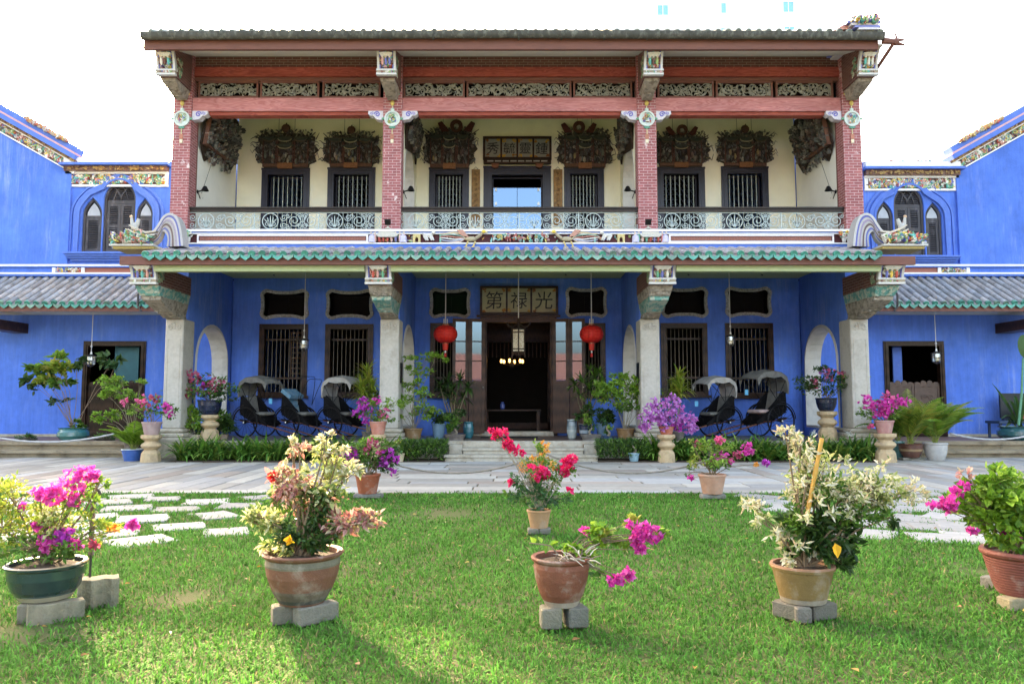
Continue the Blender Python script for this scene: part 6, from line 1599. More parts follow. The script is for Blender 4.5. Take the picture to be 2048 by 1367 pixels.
def potted(name, label, cat, cx, rim, bot, wid, Y, kind, col, clumps, flowers=(), glazed=False, bands=None, group=None, stems=True, leafsize=.05, base=None, dy=0., stemcol=(.17,.12,.07), extra=None, ratio=.55, fls=.032):
    """pot measured in the photo (centre, rim, foot, width) at depth Y, with its plant: clumps of leaves and heads of bracts"""
    b = W(cx, bot, Y)
    if base is not None: b.z = base
    top = W(cx, rim, Y).z; h = max(.05, top-b.z); r = wid/2*PX(Y); k = PX(Y)
    o = thing(name, label, cat, tuple(b), group)
    zs = make_pot(o, tuple(b), r, h, kind, col, glazed, bands)
    fo = MB(); st = MB(); fl = MB(); S = Vector((b.x, Y, zs))
    for cl in clumps:
        px, py, rx, ry, n, pal = cl[:6]; sz = cl[6] if len(cl) > 6 else leafsize; dyy = (cl[7] if len(cl) > 7 else rnd.uniform(-.25, .25)*rx*k)
        c = W(px, py, Y); c = Vector((c.x, Y+dyy, c.z)); rad = (rx*k, min(rx, ry*1.6)*k*.8, ry*k)
        P, sub = cloud(c, rad, n)
        P[:, 2] = np.maximum(P[:, 2], zs - (.6*h if abs(c.x-b.x) < r else .0) + .01) if py < rim else P[:, 2]
        foliage(fo, P, c, sz, PAL[pal], ratio=ratio)
        if stems:
            mid = S.lerp(c, .5) + Vector((rnd.uniform(-.05,.05), rnd.uniform(-.05,.05), .10*(c-S).length)); w = .004+.006*min(1, r/.2)
            s0 = S+Vector((rnd.uniform(-.25,.25)*r, rnd.uniform(-.2,.2)*r, -.01))
            Q = [s0, s0.lerp(mid, .5)+Vector((rnd.uniform(-.02,.02),)*3), mid, mid.lerp(c, .55), c]; st.tube(Q, [w, w*.85, w*.7, w*.55, w*.4], 6, stemcol)
            for q in sub[:12]: q = Vector(q); a = mid.lerp(c, rnd.uniform(.3, 1)); st.tube([a, a.lerp(q, .5)+Vector((0,0,.02)), q], [w*.4, w*.3, w*.18], 4, stemcol)
    for px, py, rp, n, fp in [f[:5] for f in flowers]:
        fl = MB(); c = W(px, py, Y); c = Vector((c.x, Y-.10*rp*k*4+rnd.uniform(-.05,.05), c.z)); bracts(fl, c, (rp*k, rp*k*.7, rp*k*.8), n, FL[fp], fls)
        a = S.lerp(c, .35)+Vector((0,0,.1*(c-S).length)); st.tube([S, a, c], [.005, .004, .0025], 4, stemcol); fl.build('flower_head', M['petal'], o)
    fl = MB()
    if extra: extra(o, S, fo, st, fl, k)
    if st.f: st.build('stem', M['bark'], o, smooth=60)
    if fo.ch: fo.build('foliage', M['leaf'], o)
    if fl.ch: fl.build('flowers', M['petal'], o)
    return o

def block(p, size, rot, c, label, group='grey paver blocks under the flower pots', wavy=False):
    sx, sy, sz = size; m = MB()
    if wavy:
        n = 16; out = []
        for j in range(n+1): t = j/n; out.append((-sx/2+sx*t, -sy/2+.018*math.sin(t*2*math.pi*2)))
        for j in range(n+1): t = 1-j/n; out.append((-sx/2+sx*t, sy/2+.018*math.sin(t*2*math.pi*2)))
        q = .008; m.rings([[(x, y, 0) for x, y in out], [(x, y, sz-q) for x, y in out], [(x*.975, y*.95, sz) for x, y in out]], c)
    else: m.bbox(-sx/2, sx/2, -sy/2, sy/2, 0, sz, .010, c)
    m.c = [(c[0]*.74, c[1]*.72, c[2]*.66)]*len(m.f)
    o = m.build('paver_block', M['block'], None, origin=(0, 0, 0), **tg(label, 'paver block', group)); o.location = p; o.rotation_euler = (rnd.uniform(-.02,.02), rnd.uniform(-.02,.02), R(rot)); return o

TER, TER2, TAN, MUST = (.25,.082,.045), (.170,.074,.046), (.38,.22,.115), (.185,.120,.045)
GL = 0.0
# ---------------------------------------------------------------- front row on the lawn
def YY(cx, bot, base, wid, Yg): return G(cx, bot, base).y + .60*wid/2*PX(Yg)
# F1 dark green glazed bowl with magenta bougainvillea
Y1 = YY(90,1207,.125,139,5.3)
potted('potted_bougainvillea', 'magenta bougainvillea in a dark green glazed bowl on the lawn, beside stacked pavers', 'potted plant', 90, 1122, 1207, 139, Y1, 'bowl', (.020,.040,.042),
    [(70,1050,70,55,676,'yellowg'),(140,1085,70,32,338,'mid'),(30,1000,55,40,390,'yellowg'),(155,995,40,35,338,'light'),(200,1050,45,25,169,'yellowg'),(60,1095,70,25,390,'mid'),(110,1040,50,40,338,'creamg'),(-10,1060,50,50,338,'yellowg'),(200,965,20,16,78,'light')],
    [(165,955,30,60,'magenta'),(120,985,26,60,'magenta'),(195,945,16,30,'magenta'),(90,985,14,26,'magenta'),(105,1082,20,40,'magenta'),(135,1070,18,36,'purple'),(155,1088,13,24,'magenta'),(38,1016,8,14,'magenta'),(230,1053,10,8,'orange'),(272,1048,11,20,'magenta'),(188,1087,10,14,'dusty'),(100,1062,10,16,'purple'),(85,1047,9,14,'magenta'),(150,1000,20,30,'magenta')],
    True, [(.0, .16, (.30,.27,.20)), (.955, 1.01, (.30,.22,.13)), (.16,.20,(.06,.09,.09))], leafsize=.036, base=.125, fls=.034)
block((X(60, 1220, Y1-.14), Y1-.10, GL-.01), (.17,.115,.135), 12, (.27,.25,.20), 'left one of two paver blocks under the dark green glazed bowl')
block((X(108, 1215, Y1-.10), Y1-.08, GL-.01), (.34,.115,.135), 38, (.34,.31,.235), 'long paver block under the right side of the dark green glazed bowl', wavy=True)
block((X(197, 1160, Y1+.30), Y1+.30, GL-.01), (.27,.15,.105), 30, (.34,.31,.23), 'lower of two stacked pavers holding the twisted iron post', 'two stacked wavy pavers', True)
block((X(197, 1160, Y1+.30), Y1+.30, GL+.097), (.27,.15,.105), 30, (.42,.385,.29), 'upper of two stacked pavers holding the twisted iron post', 'two stacked wavy pavers', True)
# F2 big patterned terracotta pot, variegated pink shrub
Y2 = YY(604,1215,.115,150,5.3)
def ex2(o, S, fo, st, fl, k):
    c = W(551, 951, Y2); bracts(fl, (c.x, Y2-.05, c.z), (.022,.02,.025), 12, [(.80,.03,.03),(.70,.02,.02)], .036)
    c = W(601, 1066, Y2); bracts(fl, (c.x, Y2-.25, c.z), (.01,.01,.01), 4, [(.80,.45,.03)], .04)
potted('potted_shrub', 'pink and cream variegated shrub in a large banded terracotta pot on the lawn', 'potted plant', 604, 1100, 1213, 150, Y2, 'belly', TER2,
    [(620,1072,50,28,300,'dark',.052),(585,1085,36,20,120,'creamg',.05),(650,1060,40,30,160,'mid',.05),(705,1045,46,24,144,'pink',0.056),(545,1045,40,26,108,'creamg',0.055),(500,1040,22,14,50,'creamg',0.054),(750,1035,22,14,43,'pink',0.051),(570,990,40,30,80,'mid',0.045),(650,1010,44,34,90,'mid',0.045),(600,1000,70,50,468,'pink',0.057),(640,960,50,42,334,'creamg',0.056),(575,960,50,40,290,'pink',0.056),(610,1060,60,36,248,'dark',0.049),(690,1050,50,30,256,'pink',0.056),(735,1030,25,18,77,'pink',0.051),(520,1030,35,22,167,'creamg',0.054),(660,905,36,36,167,'creamg',0.051),(600,895,26,18,77,'pink',0.046),(655,880,18,14,55,'cream',0.046),(580,888,14,14,44,'cream',0.046),(695,950,24,24,122,'cream',0.051),(560,1085,36,20,144,'creamg',0.056),(625,1010,60,40,232,'dark',0.046),(640,1080,40,20,124,'dark',0.046),(680,905,20,14,66,'cream',0.046)],
    (), False, [(.76,.88,(.135,.120,.085)),(.73,.76,(.075,.07,.06)),(.10,.28,(.115,.085,.065)),(.04,.10,(.055,.055,.05))], ratio=.46, base=.115, extra=ex2, fls=.05)
block((X(566, 1215, Y2-.10), Y2-.06, GL-.01), (.17,.12,.125), 25, (.22,.20,.165), 'paver block under the left side of the banded terracotta pot')
block((X(630, 1212, Y2-.08), Y2-.05, GL-.01), (.30,.11,.125), 42, (.26,.245,.21), 'paver block under the right side of the banded terracotta pot')
# F4 plain terracotta pot, straggling bougainvillea
Y4 = YY(1123,1217,.125,114,5.3)
def ex4(o, S, fo, st, fl, k):
    for pts in ([(1140,1115),(1170,1085),(1230,1070),(1300,1065)], [(1130,1118),(1160,1080),(1200,1065)], [(1120,1112),(1100,1090),(1058,1085)], [(1160,1120),(1205,1140),(1235,1150)], [(1150,1112),(1215,1080),(1265,1080)]):
        Q = [W(a, b_, Y4+rnd.uniform(-.05,.05)) for a, b_ in pts]; st.tube(Q, [.006,.005,.004,.003][:len(Q)], 5, (.16,.12,.08))
    for _ in range(26):      # dry broken twigs over the rim
        a = W(rnd.uniform(1110,1180), rnd.uniform(1105,1125), Y4-rnd.uniform(.05,.2)); d = Vector((rnd.uniform(-.09,.13), rnd.uniform(-.06,.04), rnd.uniform(-.05,.08))); st.tube([a, a+d*.5+Vector((0,0,.01)), a+d], [.005,.004,.002], 4, rnd.choice([(.36,.30,.24),(.22,.17,.13),(.48,.42,.33)]))
potted('potted_bougainvillea', 'straggly bougainvillea with few pink heads in a plain red terracotta pot on the lawn', 'potted plant', 1123, 1110, 1216, 114, Y4, 'belly', (.165,.058,.034),
    [(1200,1065,30,20,90,'lime'),(1250,1075,40,22,110,'light'),(1185,1100,20,16,60,'lime'),(1145,1090,24,10,30,'lime'),(1300,1065,30,10,50,'lime'),(1095,1090,30,8,14,'lime'),(1215,1055,14,10,26,'yellowg'),(1140,1125,30,12,12,'lime'),(1270,1048,16,10,30,'yellowg'),(1215,1150,26,8,10,'mid')],
    [(1287,1062,24,60,'magenta'),(1270,1075,14,26,'magenta'),(1310,1070,12,22,'magenta'),(1280,1097,10,16,'magenta'),(1170,1060,6,8,'magenta'),(1230,1158,14,22,'magenta'),(1257,1148,13,22,'magenta'),(1242,1165,7,8,'magenta'),(1255,1045,6,6,'magenta')],
    False, [(.0,.10,(.30,.25,.20))], stems=False, leafsize=.055, base=.125, extra=ex4, ratio=.68, fls=.036)
block((X(1102, 1225, Y4-.13), Y4-.06, GL-.01), (.14,.15,.135), 4, (.25,.235,.19), 'paver block under the left side of the plain red terracotta pot')
block((X(1152, 1220, Y4-.08), Y4-.02, GL-.01), (.14,.16,.134), 14, (.19,.19,.17), 'paver block under the right side of the plain red terracotta pot')
# F5 mustard pot, white variegated shrub and a bamboo cane
Y5 = YY(1607,1211,.10,120,5.4)
def ex5(o, S, fo, st, fl, k):
    m = MB(); a, b_ = W(1604, 1080, Y5), W(1644, 876, Y5-.1); P = [a.lerp(b_, t) for t in [j/12 for j in range(13)]]
    m.tube(P, [.0145 if j not in (4, 8) else .0175 for j in range(13)], 9); m.build('bamboo_cane', M['bamboo'], o, smooth=40)
    for px, py in ((1592,870),(1560,865),(1615,905),(1620,930),(1690,925),(1760,930),(1670,985),(1700,1035),(1610,1035),(1600,1090),(1575,985),(1515,1035),(1490,1005),(1655,960),(1640,1000),(1740,960),(1790,960),(1820,985),(1550,1070),(1600,960),(1590,915),(1720,990),(1660,1020),(1625,1110),(1570,1110)):
        c = W(px+rnd.uniform(-5,5), py+rnd.uniform(-5,5), Y5-rnd.uniform(.02,.3)); n = 15; P = np.tile(np.array(c), (n, 1))+rng.normal(size=(n,3))*.016; D = np.stack([np.cos(np.arange(n)*2.4), rng.uniform(-.9,.1,n), np.sin(np.arange(n)*2.4)], 1)
        leaves(fo, P, D, np.tile(np.array([0,-1.,.3]), (n, 1))+rng.normal(size=(n,3))*.2, rng.uniform(.032,.064,n), rng.uniform(.012,.020,n), pick(PAL['cream'], n), .15, .2)
    c = W(1670, 1085, Y5-.3); leaves(fo, np.array([tuple(c)]), np.array([[.1,-.3,-1.]]), np.array([[0,-1.,.1]]), np.array([.10]), np.array([.06]), np.array([[.75,.40,.03]]))
potted('potted_shrub', 'white variegated shrub tied to a bamboo cane in a mustard clay pot on the lawn', 'potted plant', 1607, 1126, 1209, 120, Y5, 'taper', MUST,
    [(1660,960,70,45,511,'creamg',0.044),(1700,985,60,40,465,'cream',0.042),(1620,960,50,45,403,'cream',0.042),(1760,965,50,35,372,'creamg',0.042),(1815,985,30,25,155,'cream',0.038),(1640,1050,60,45,420,'dark',.075),(1690,1070,45,40,260,'dark',.08),(1610,1040,40,36,372,'mid',0.049),(1655,1110,40,22,220,'dark',.07),(1620,1085,44,34,280,'dark',.065),(1600,1060,40,30,160,'mid',.055),(1600,890,22,30,139,'cream',0.038),(1570,862,16,14,62,'cream',0.038),(1620,925,26,22,139,'creamg',0.038),(1505,1015,26,18,93,'cream',0.038),(1525,1040,20,18,77,'creamg',0.038),(1575,1065,26,20,139,'cream',0.042),(1590,1110,26,24,155,'cream',0.042),(1710,1020,50,30,341,'mid',0.046),(1765,1000,36,26,201,'creamg',0.042),(1790,1030,20,22,60,'dark',.055),(1640,985,60,36,403,'mid',0.046)],
    (), False, [(.0,.12,(.25,.21,.16)),(.93,1.01,(.24,.125,.07))], ratio=.42, base=.10, extra=ex5)
block((X(1580, 1205, Y5-.05), Y5-.02, GL-.01), (.20,.11,.11), -50, (.20,.185,.16), 'left paver block under the mustard clay pot')
block((X(1608, 1215, Y5-.15), Y5-.10, GL-.01), (.15,.105,.11), 84, (.22,.205,.185), 'middle paver block under the mustard clay pot')
block((X(1647, 1212, Y5-.10), Y5-.04, GL-.01), (.22,.115,.11), 24, (.185,.175,.15), 'right paver block under the mustard clay pot')
# F6 ribbed terracotta pot at the right edge
Y6 = YY(2048,1197,.08,138,5.8)
potted('potted_bougainvillea', 'leafy bougainvillea with magenta bracts in a ribbed red clay pot at the lawn edge', 'potted plant', 2048, 1098, 1195, 138, Y6, 'ribbed', (.175,.055,.040),
    [(2010,1000,80,45,520,'lime',.066),(2060,980,70,50,420,'light',.066),(1965,1010,45,40,260,'lime',.062),(2030,1050,65,35,330,'mid',.06),(1985,960,45,24,150,'light',.06),(1935,960,14,16,26,'pink',.045),(1990,1040,40,30,200,'lime',.06),(2090,1040,60,50,300,'mid',.06),(2020,1085,40,16,90,'lime',.055)],
    [(1890,1003,20,30,'magenta'),(1912,985,13,18,'magenta'),(1900,1015,14,20,'magenta'),(1865,1010,8,10,'magenta'),(1935,1058,9,12,'magenta'),(2030,1048,12,18,'magenta'),(2020,1068,9,12,'magenta'),(2005,1060,7,8,'magenta'),(1920,970,8,10,'magenta'),(2010,1072,8,10,'pinkred')],
    False, None, base=.08, ratio=.72, fls=.036)
block((X(2040, 1198, Y6-.1), Y6-.10, GL-.01), (.28,.14,.09), 8, (.36,.31,.20), 'paver block under the front of the ribbed red clay pot')
block((X(1990, 1130, Y6+.45), Y6+.45, GL-.01), (.16,.16,.11), 20, (.27,.26,.24), 'grey paver block behind the left side of the ribbed red clay pot')
# F3 small tan pot with crimson bougainvillea
Y3 = YY(1078,1057,.05,48,8.9)
potted('potted_bougainvillea', 'crimson bougainvillea in a small tan clay pot in the middle of the lawn', 'potted plant', 1078, 1018, 1056, 48, Y3, 'taper', TAN,
    [(1070,990,40,30,240,'bluegr',.055),(1100,970,36,30,200,'mid',.05),(1050,960,34,34,190,'bluegr',.05),(1115,990,24,20,90,'bluegr',.05),(1030,985,20,20,70,'mid',.05),(1070,890,12,22,60,'light',.045),(1075,935,36,24,120,'mid',.045),(1005,880,24,12,26,'mid',.04),(1130,945,20,16,50,'mid',.045)],
    [(1080,945,18,55,'crimson'),(1065,938,10,20,'crimson'),(1140,922,16,38,'crimson'),(1128,940,14,26,'crimson'),(1000,866,16,20,'crimson'),(985,860,9,10,'crimson'),(1015,885,12,16,'crimson'),(1028,895,10,14,'crimson'),(1040,905,8,10,'crimson'),(1022,963,6,7,'crimson'),(1140,980,4,4,'crimson'),(990,872,8,8,'crimson')],
    False, [(.93,1.01,(.45,.24,.12))], base=.05, stemcol=(.28,.24,.18), fls=.048)
block((X(1066, 1055, Y3), Y3-.04, GL-.01), (.125,.16,.062), 3, (.26,.25,.22), 'paver block under the left of the small tan clay pot')
block((X(1090, 1055, Y3), Y3-.04, GL-.01), (.125,.16,.062), -4, (.24,.23,.21), 'paver block under the right of the small tan clay pot')
# behind it: yellow bougainvillea on a low stone stand
def pedestal(px, top, bot, wid, Y, label, z0=None, mat_='sand'):
    b = W(px, bot, Y); z0 = b.z if z0 is None else z0; zt = W(px, top, Y).z; h = zt-z0; r = wid/2*PX(Y)
    o = thing('stone_pedestal', label, 'pedestal', (b.x, Y, z0), 'turned stone pedestals')
    m = MB(); ph = math.pi/8
    m.lathe([(r*.98, 0), (r*1.0, .03*h), (r*.92, .33*h), (r*.80, .40*h), (r*.62, .46*h)], (b.x, Y, z0), 8, None, phase=ph); m.build('foot', M[mat_], o, smooth=25)
    m = MB(); m.lathe([(r*.62, .46*h), (r*.80, .52*h), (r*.98, .58*h), (r*1.0, .63*h), (r*.90, .68*h), (r*.66, .74*h), (r*.62, .78*h)], (b.x, Y, z0), 20, None); m.build('collar', M[mat_], o, smooth=50)
    m = MB(); m.lathe([(r*.62, .78*h), (r*.86, .84*h), (r*1.0, .88*h), (r*1.03, .90*h), (r*1.03, .985*h), (r*.98, h), (.001, h)], (b.x, Y, z0), 8, None, phase=ph); m.build('cap', M[mat_], o, smooth=25)
    return zt
zt = pedestal(1072, 976, 1000, 26, 12.4, 'short stone stand under the yellow bougainvillea in the middle', -.01)
potted('potted_bougainvillea', 'yellow orange bougainvillea in a terracotta pot standing behind the crimson one', 'potted plant', 1072, 952, 976, 30, 12.4, 'taper', TER,
    [(1072,925,34,22,240,'yellowg',.05),(1060,940,24,14,120,'yellowg',.05),(1090,935,22,14,100,'light',.05)], [(1050,935,14,24,'orange'),(1090,893,14,20,'orange'),(1075,915,20,34,'orange'),(1105,930,10,14,'orange')], base=zt, fls=.05)
# M1, M2 at the lawn edge
YM = YY(735,988,.05,50,12)
potted('potted_bougainvillea', 'purple bougainvillea in a dark terracotta pot on a block at the lawn edge', 'potted plant', 735, 947, 987, 50, YM, 'taper', (.27,.075,.035),
    [(740,905,50,26,460,'mid',.06),(700,915,26,22,150,'mid',.06),(780,915,26,26,160,'bluegr',.06),(745,930,40,16,200,'dark',.06),(725,885,30,14,140,'light',.055),(770,890,24,14,120,'mid',.055)],
    [(700,905,18,36,'purple'),(695,925,14,26,'purple'),(715,915,12,20,'purple'),(780,905,16,30,'purple'),(770,925,14,24,'purple'),(790,920,9,14,'purple'),(750,885,12,16,'dusty'),(735,900,12,18,'dusty'),(785,940,9,12,'purple'),(760,905,9,12,'pinkred')], base=.05, fls=.05)
block((X(738, 990, YM), YM-.04, GL-.01), (.46,.20,.062), 3, (.26,.25,.24), 'paver block under the dark terracotta pot of purple flowers')
potted('potted_bougainvillea', 'pink bougainvillea with a long arching spray in a pale terracotta pot at the lawn edge', 'potted plant', 1425, 947, 989, 54, YM-.1, 'taper', (.42,.235,.16),
    [(1420,905,40,24,260,'light',.06),(1400,925,30,18,150,'yellowg',.055),(1440,930,26,14,120,'mid',.055),(1385,890,18,14,60,'yellowg',.05),(1450,900,26,20,110,'light',.05),(1375,945,14,10,34,'mid',.05),(1430,880,20,14,60,'light',.05)],
    [(1437,880,12,20,'pinkred'),(1445,915,20,34,'magenta'),(1492,897,15,36,'magenta'),(1475,907,10,14,'dusty'),(1527,925,8,14,'purple'),(1512,928,6,6,'orange'),(1395,885,7,8,'dusty'),(1380,955,6,8,'magenta'),(1458,922,8,10,'pinkred')], False, [(.10,.16,(.46,.26,.14))], base=.06, fls=.05)
block((X(1412, 992, YM-.1), YM-.14, GL-.01), (.19,.16,.068), 5, (.34,.33,.32), 'paver block under the left of the pale terracotta pot at the lawn edge')
block((X(1437, 992, YM-.1), YM-.14, GL-.01), (.19,.16,.068), -6, (.32,.31,.30), 'paver block under the right of the pale terracotta pot at the lawn edge')

# ---------------------------------------------------------------- row before the porch
YP1 = 19.3
zt = pedestal(301, 869, 925, 38, YP1, 'turned stone pedestal before the leftmost porch column, under a mauve pot', -.012)
potted('potted_bougainvillea', 'small pink bougainvillea in a mauve pot on a stone pedestal, left of the porch', 'potted plant', 303, 843, zt and 869, 38, YP1, 'taper', (.33,.23,.22),
    [(300,820,42,16,200,'mid',.085),(270,815,24,12,70,'light',.08),(335,825,22,12,80,'mid',.08),(310,800,22,10,60,'light',.075)], [(285,800,13,14,'pinkred'),(312,795,10,10,'dusty'),(335,815,14,16,'magenta'),(255,803,10,8,'pinkred'),(345,828,8,8,'magenta'),(295,812,9,8,'dusty')], base=zt, fls=.08)
zt = pedestal(419, 829, 884, 36, 20.95, 'turned sandstone pedestal on the porch floor, left arch, under a navy bowl', .462)
potted('potted_bougainvillea', 'wide crimson pink bougainvillea in a navy bowl on a pedestal before the left arch', 'potted plant', 419, 799, 829, 46, 20.95, 'bowl', (.012,.018,.045),
    [(410,780,60,16,420,'mid',.09),(365,770,32,14,170,'mid',.09),(455,780,32,14,200,'bluegr',.09),(410,758,40,12,160,'mid',.085),(440,795,36,10,140,'dark',.085)], [(355,765,18,22,'dusty'),(345,775,10,10,'dusty'),(395,752,20,22,'dusty'),(425,768,26,22,'dusty'),(375,785,14,14,'dusty'),(405,775,16,12,'purple'),(445,770,16,12,'dusty'),(370,755,10,8,'pinkred')], True, base=zt, fls=.085)
zt = pedestal(756, 868, 920, 31, 19.4, 'turned sandstone pedestal before the second porch column, in the lily bed', -.01)
potted('potted_bougainvillea', 'purple flowered bougainvillea in a terracotta pot on the pedestal by the second porch column', 'potted plant', 756, 842, 868, 34, 19.4, 'taper', (.42,.17,.12),
    [(755,820,34,18,240,'light',.085),(785,805,24,14,110,'light',.08),(730,825,24,16,110,'mid',.08),(770,835,26,10,90,'mid',.08)], [(728,805,16,22,'purple'),(718,825,13,18,'purple'),(740,815,14,16,'purple'),(755,800,10,9,'magenta'),(770,825,14,14,'pinkred'),(735,838,10,10,'purple')], base=zt, fls=.08)
zt = pedestal(1333, 868, 922, 35, 19.25, 'turned stone pedestal before the third porch column, under lilac flowers', -.012)
potted('potted_bougainvillea', 'dense lilac bougainvillea in a terracotta pot on the pedestal by the third porch column', 'potted plant', 1333, 852, 868, 32, 19.25, 'taper', (.40,.12,.07),
    [(1330,830,50,22,160,'mid',.07),(1345,810,30,14,60,'mid',.065)], [(1300,830,28,80,'lilac'),(1340,815,28,90,'lilac'),(1370,840,22,70,'lilac'),(1330,840,28,80,'lilac'),(1290,850,16,36,'lilac'),(1345,795,12,16,'lilac'),(1380,855,14,34,'lilac'),(1310,808,16,24,'lilac'),(1355,852,14,24,'purple')], base=zt, fls=.075)
zt = pedestal(1656, 822, 880, 37, 20.95, 'turned stone pedestal on the porch floor, right arch, under a navy pot', .462)
potted('potted_bougainvillea', 'dark leaved bougainvillea in a navy pot on a pedestal before the right arch', 'potted plant', 1653, 795, 822, 40, 20.95, 'bowl', (.010,.014,.032),
    [(1650,765,60,22,480,'dark',.09),(1610,770,32,14,190,'dark',.09),(1690,765,36,14,190,'mid',.085),(1650,742,36,12,160,'dark',.085),(1720,755,20,12,60,'mid',.08)], [(1660,750,26,14,'dusty'),(1700,757,22,20,'dusty'),(1725,765,10,8,'dusty'),(1630,765,14,8,'dusty'),(1645,745,12,8,'lilac')], True, base=zt, fls=.08)
zt = pedestal(1772, 866, 922, 40, 19.25, 'turned sandstone pedestal before the rightmost porch column, under a dusty pink pot', -.012)
potted('potted_bougainvillea', 'magenta bougainvillea in a dusty pink pot on the pedestal by the rightmost column', 'potted plant', 1769, 840, 866, 37, 19.25, 'taper', (.40,.20,.18),
    [(1765,820,40,18,180,'light',.085),(1735,825,20,12,60,'mid',.08),(1795,825,20,12,60,'mid',.08)], [(1735,803,18,30,'magenta'),(1760,810,18,32,'magenta'),(1785,803,18,30,'magenta'),(1770,825,16,22,'magenta'),(1805,803,10,14,'magenta'),(1750,825,12,16,'magenta'),(1775,793,10,10,'pinkred'),(1740,853,6,6,'pinkred')], base=zt, fls=.085)

# frond and rosette plants
def frond(fo, st, p, az, el, L, n, ll, pal, droop=1.0, w=.035, tube=True):
    P = [Vector(p)]; e = el
    for k in range(12):
        P.append(P[-1] + Vector((math.cos(az)*math.cos(e), math.sin(az)*math.cos(e), math.sin(e)))*(L/12)); e -= droop/12*(1+.8*k/12)
    if tube: st.tube(P, [.010*(1-.06*k) for k in range(13)], 4, (.22,.26,.06))
    pts, ds, ns, ls = [], [], [], []
    for k in range(n):
        t = .18+.82*(k//2)/(n/2); i = min(11, int(t*12)); f = t*12-i; q = P[i].lerp(P[i+1], min(1, f)); tg_ = (P[i+1]-P[i]).normalized(); sd = tg_.cross(Vector((0,0,1))).normalized()*(1 if k % 2 else -1)
        pts.append(q); ds.append(sd*.8+tg_*.75+Vector((0,0,.05))); ns.append(sd.cross(tg_)*(1 if k % 2 else -1) + Vector((0,0,.6))); ls.append(ll*math.sin(math.pi*min(.97, .25+.72*t))*rnd.uniform(.9,1.1))
    m_ = len(pts); ls = np.array(ls); leaves(fo, np.array([tuple(q) for q in pts]), np.array([tuple(q) for q in ds]), np.array([tuple(q) for q in ns]), ls, np.full(m_, w)*rng.uniform(.8,1.2,m_), pick(PAL[pal], m_), .18, .22, .55)
def rosette(fo, p, n, L, w, pal, el=(.1, 1.3), bend=1.1):
    p = np.tile(np.array(p), (n, 1)); straps(fo, p, rng.uniform(0, 2*math.pi, n), rng.uniform(el[0], el[1], n), L*rng.uniform(.7,1.15,n), w*rng.uniform(.8,1.2,n), pick(PAL[pal], n), rng.uniform(.5,1.3,n)*bend)
def palm_pot(name, label, cat, cx, rim, bot, wid, Y, kind, col, fronds, pal, glazed=False, base=None, group=None, L=1.0, el=(.7,1.35), ll=.28, droop=1.3, bands=None):
    def ex(o, S, fo, st, fl, k):
        for j in range(fronds):
            az = 2*math.pi*(j*.382)+rnd.uniform(-.2,.2); frond(fo, st, S+Vector((rnd.uniform(-.05,.05), rnd.uniform(-.05,.05), 0)), az, rnd.uniform(*el), L*rnd.uniform(.7,1.1), 44, ll, pal if rnd.random() < .7 else 'yellowg', droop*rnd.uniform(.8,1.2), .034)
    return potted(name, label, cat, cx, rim, bot, wid, Y, kind, col, [], (), glazed, bands, group, base=base, extra=ex)
def cane_plant(name, label, cx, bot, Y, heads, pal, base, hid, leafL=.34, w=.035, n=26, cat='potted plant', fan=False):
    """slender canes each ending in a tuft of strap leaves"""
    def ex(o, S, fo, st, fl, k):
        for px, py, sc in heads:
            c = W(px, py, Y+rnd.uniform(-.2,.2)); st.tube([S+Vector((rnd.uniform(-.06,.06), 0, 0)), S.lerp(c, .5)+Vector((rnd.uniform(-.06,.06), 0, .05)), c], [.016,.014,.010], 6, (.20,.16,.09))
            for lv in range(3 if not fan else 1):
                q = S.lerp(c, 1-.09*lv); rosette(fo, q, int(n*sc), leafL*sc, w, pal, (-.5, 1.25) if fan else (-.1, 1.4), .9)
    return potted(name, label, cat, cx, *hid, Y, 'taper', (.12,.10,.09), [], (), False, None, None, base=base, extra=ex)

# L: left wing forecourt
potted('potted_tree', 'umbrella leaved tree with drooping round leaf heads in a teal glazed bowl, left wing step', 'potted tree', 146, 855, 888, 58, 21.7, 'jar', (.03,.15,.15),
    [(110,725,26,14,87,'light',.20),(80,745,22,16,76,'mid',.20),(130,740,24,16,83,'yellowg',.20),(95,765,24,16,76,'yellowg',.20),(120,765,22,14,68,'mid',.20),(70,760,16,12,45,'dark',.19),(150,720,18,12,49,'dark',.18),(225,722,22,12,68,'dark',.20),(240,735,18,10,45,'bluegr',.18),(120,800,20,10,34,'dark',.16),(150,850,26,8,57,'mid',.14),(75,775,12,8,22,'dark',.17),(105,750,26,16,57,'yellowg',.21)], (), True, base=.42, stemcol=(.22,.15,.10), ratio=.62)
def feather(label, cx, rim, bot, wid, Y, col, clumps, base, kind='taper', glazed=False, ls=.085, name='potted_tree', pal_stem=(.20,.17,.11), cat='potted tree'):
    cl2 = [(*c[:4], int(c[4]*1.35), *c[5:]) for c in clumps]
    return potted(name, label, cat, cx, rim, bot, wid, Y, kind, col, cl2, (), glazed, None, None, leafsize=ls*1.18, base=base, stemcol=pal_stem, ratio=.48)
feather('airy light green shrub with bare bent stems before the left wing doorway', 268, 872, 895, 40, 20.4, (.10,.08,.07),
    [(225,760,30,14,150,'lime'),(250,785,36,12,170,'light'),(215,785,20,12,90,'lime'),(270,800,26,10,110,'light'),(205,832,26,8,110,'lime'),(235,825,24,8,90,'lime'),(245,760,20,10,70,'light'),(190,840,14,5,40,'lime'),(280,770,14,8,36,'light')], -.01)
palm_pot('potted_palm', 'yellow green young palm in a bright blue pot before the left wing', 'potted plant', 264, 897, 922, 42, 19.7, 'taper', (.03,.10,.34), 15, 'lime', True, -.012, None, .95, (.85,1.5), .34, .9, [(.93,1.01,(.42,.46,.46))])
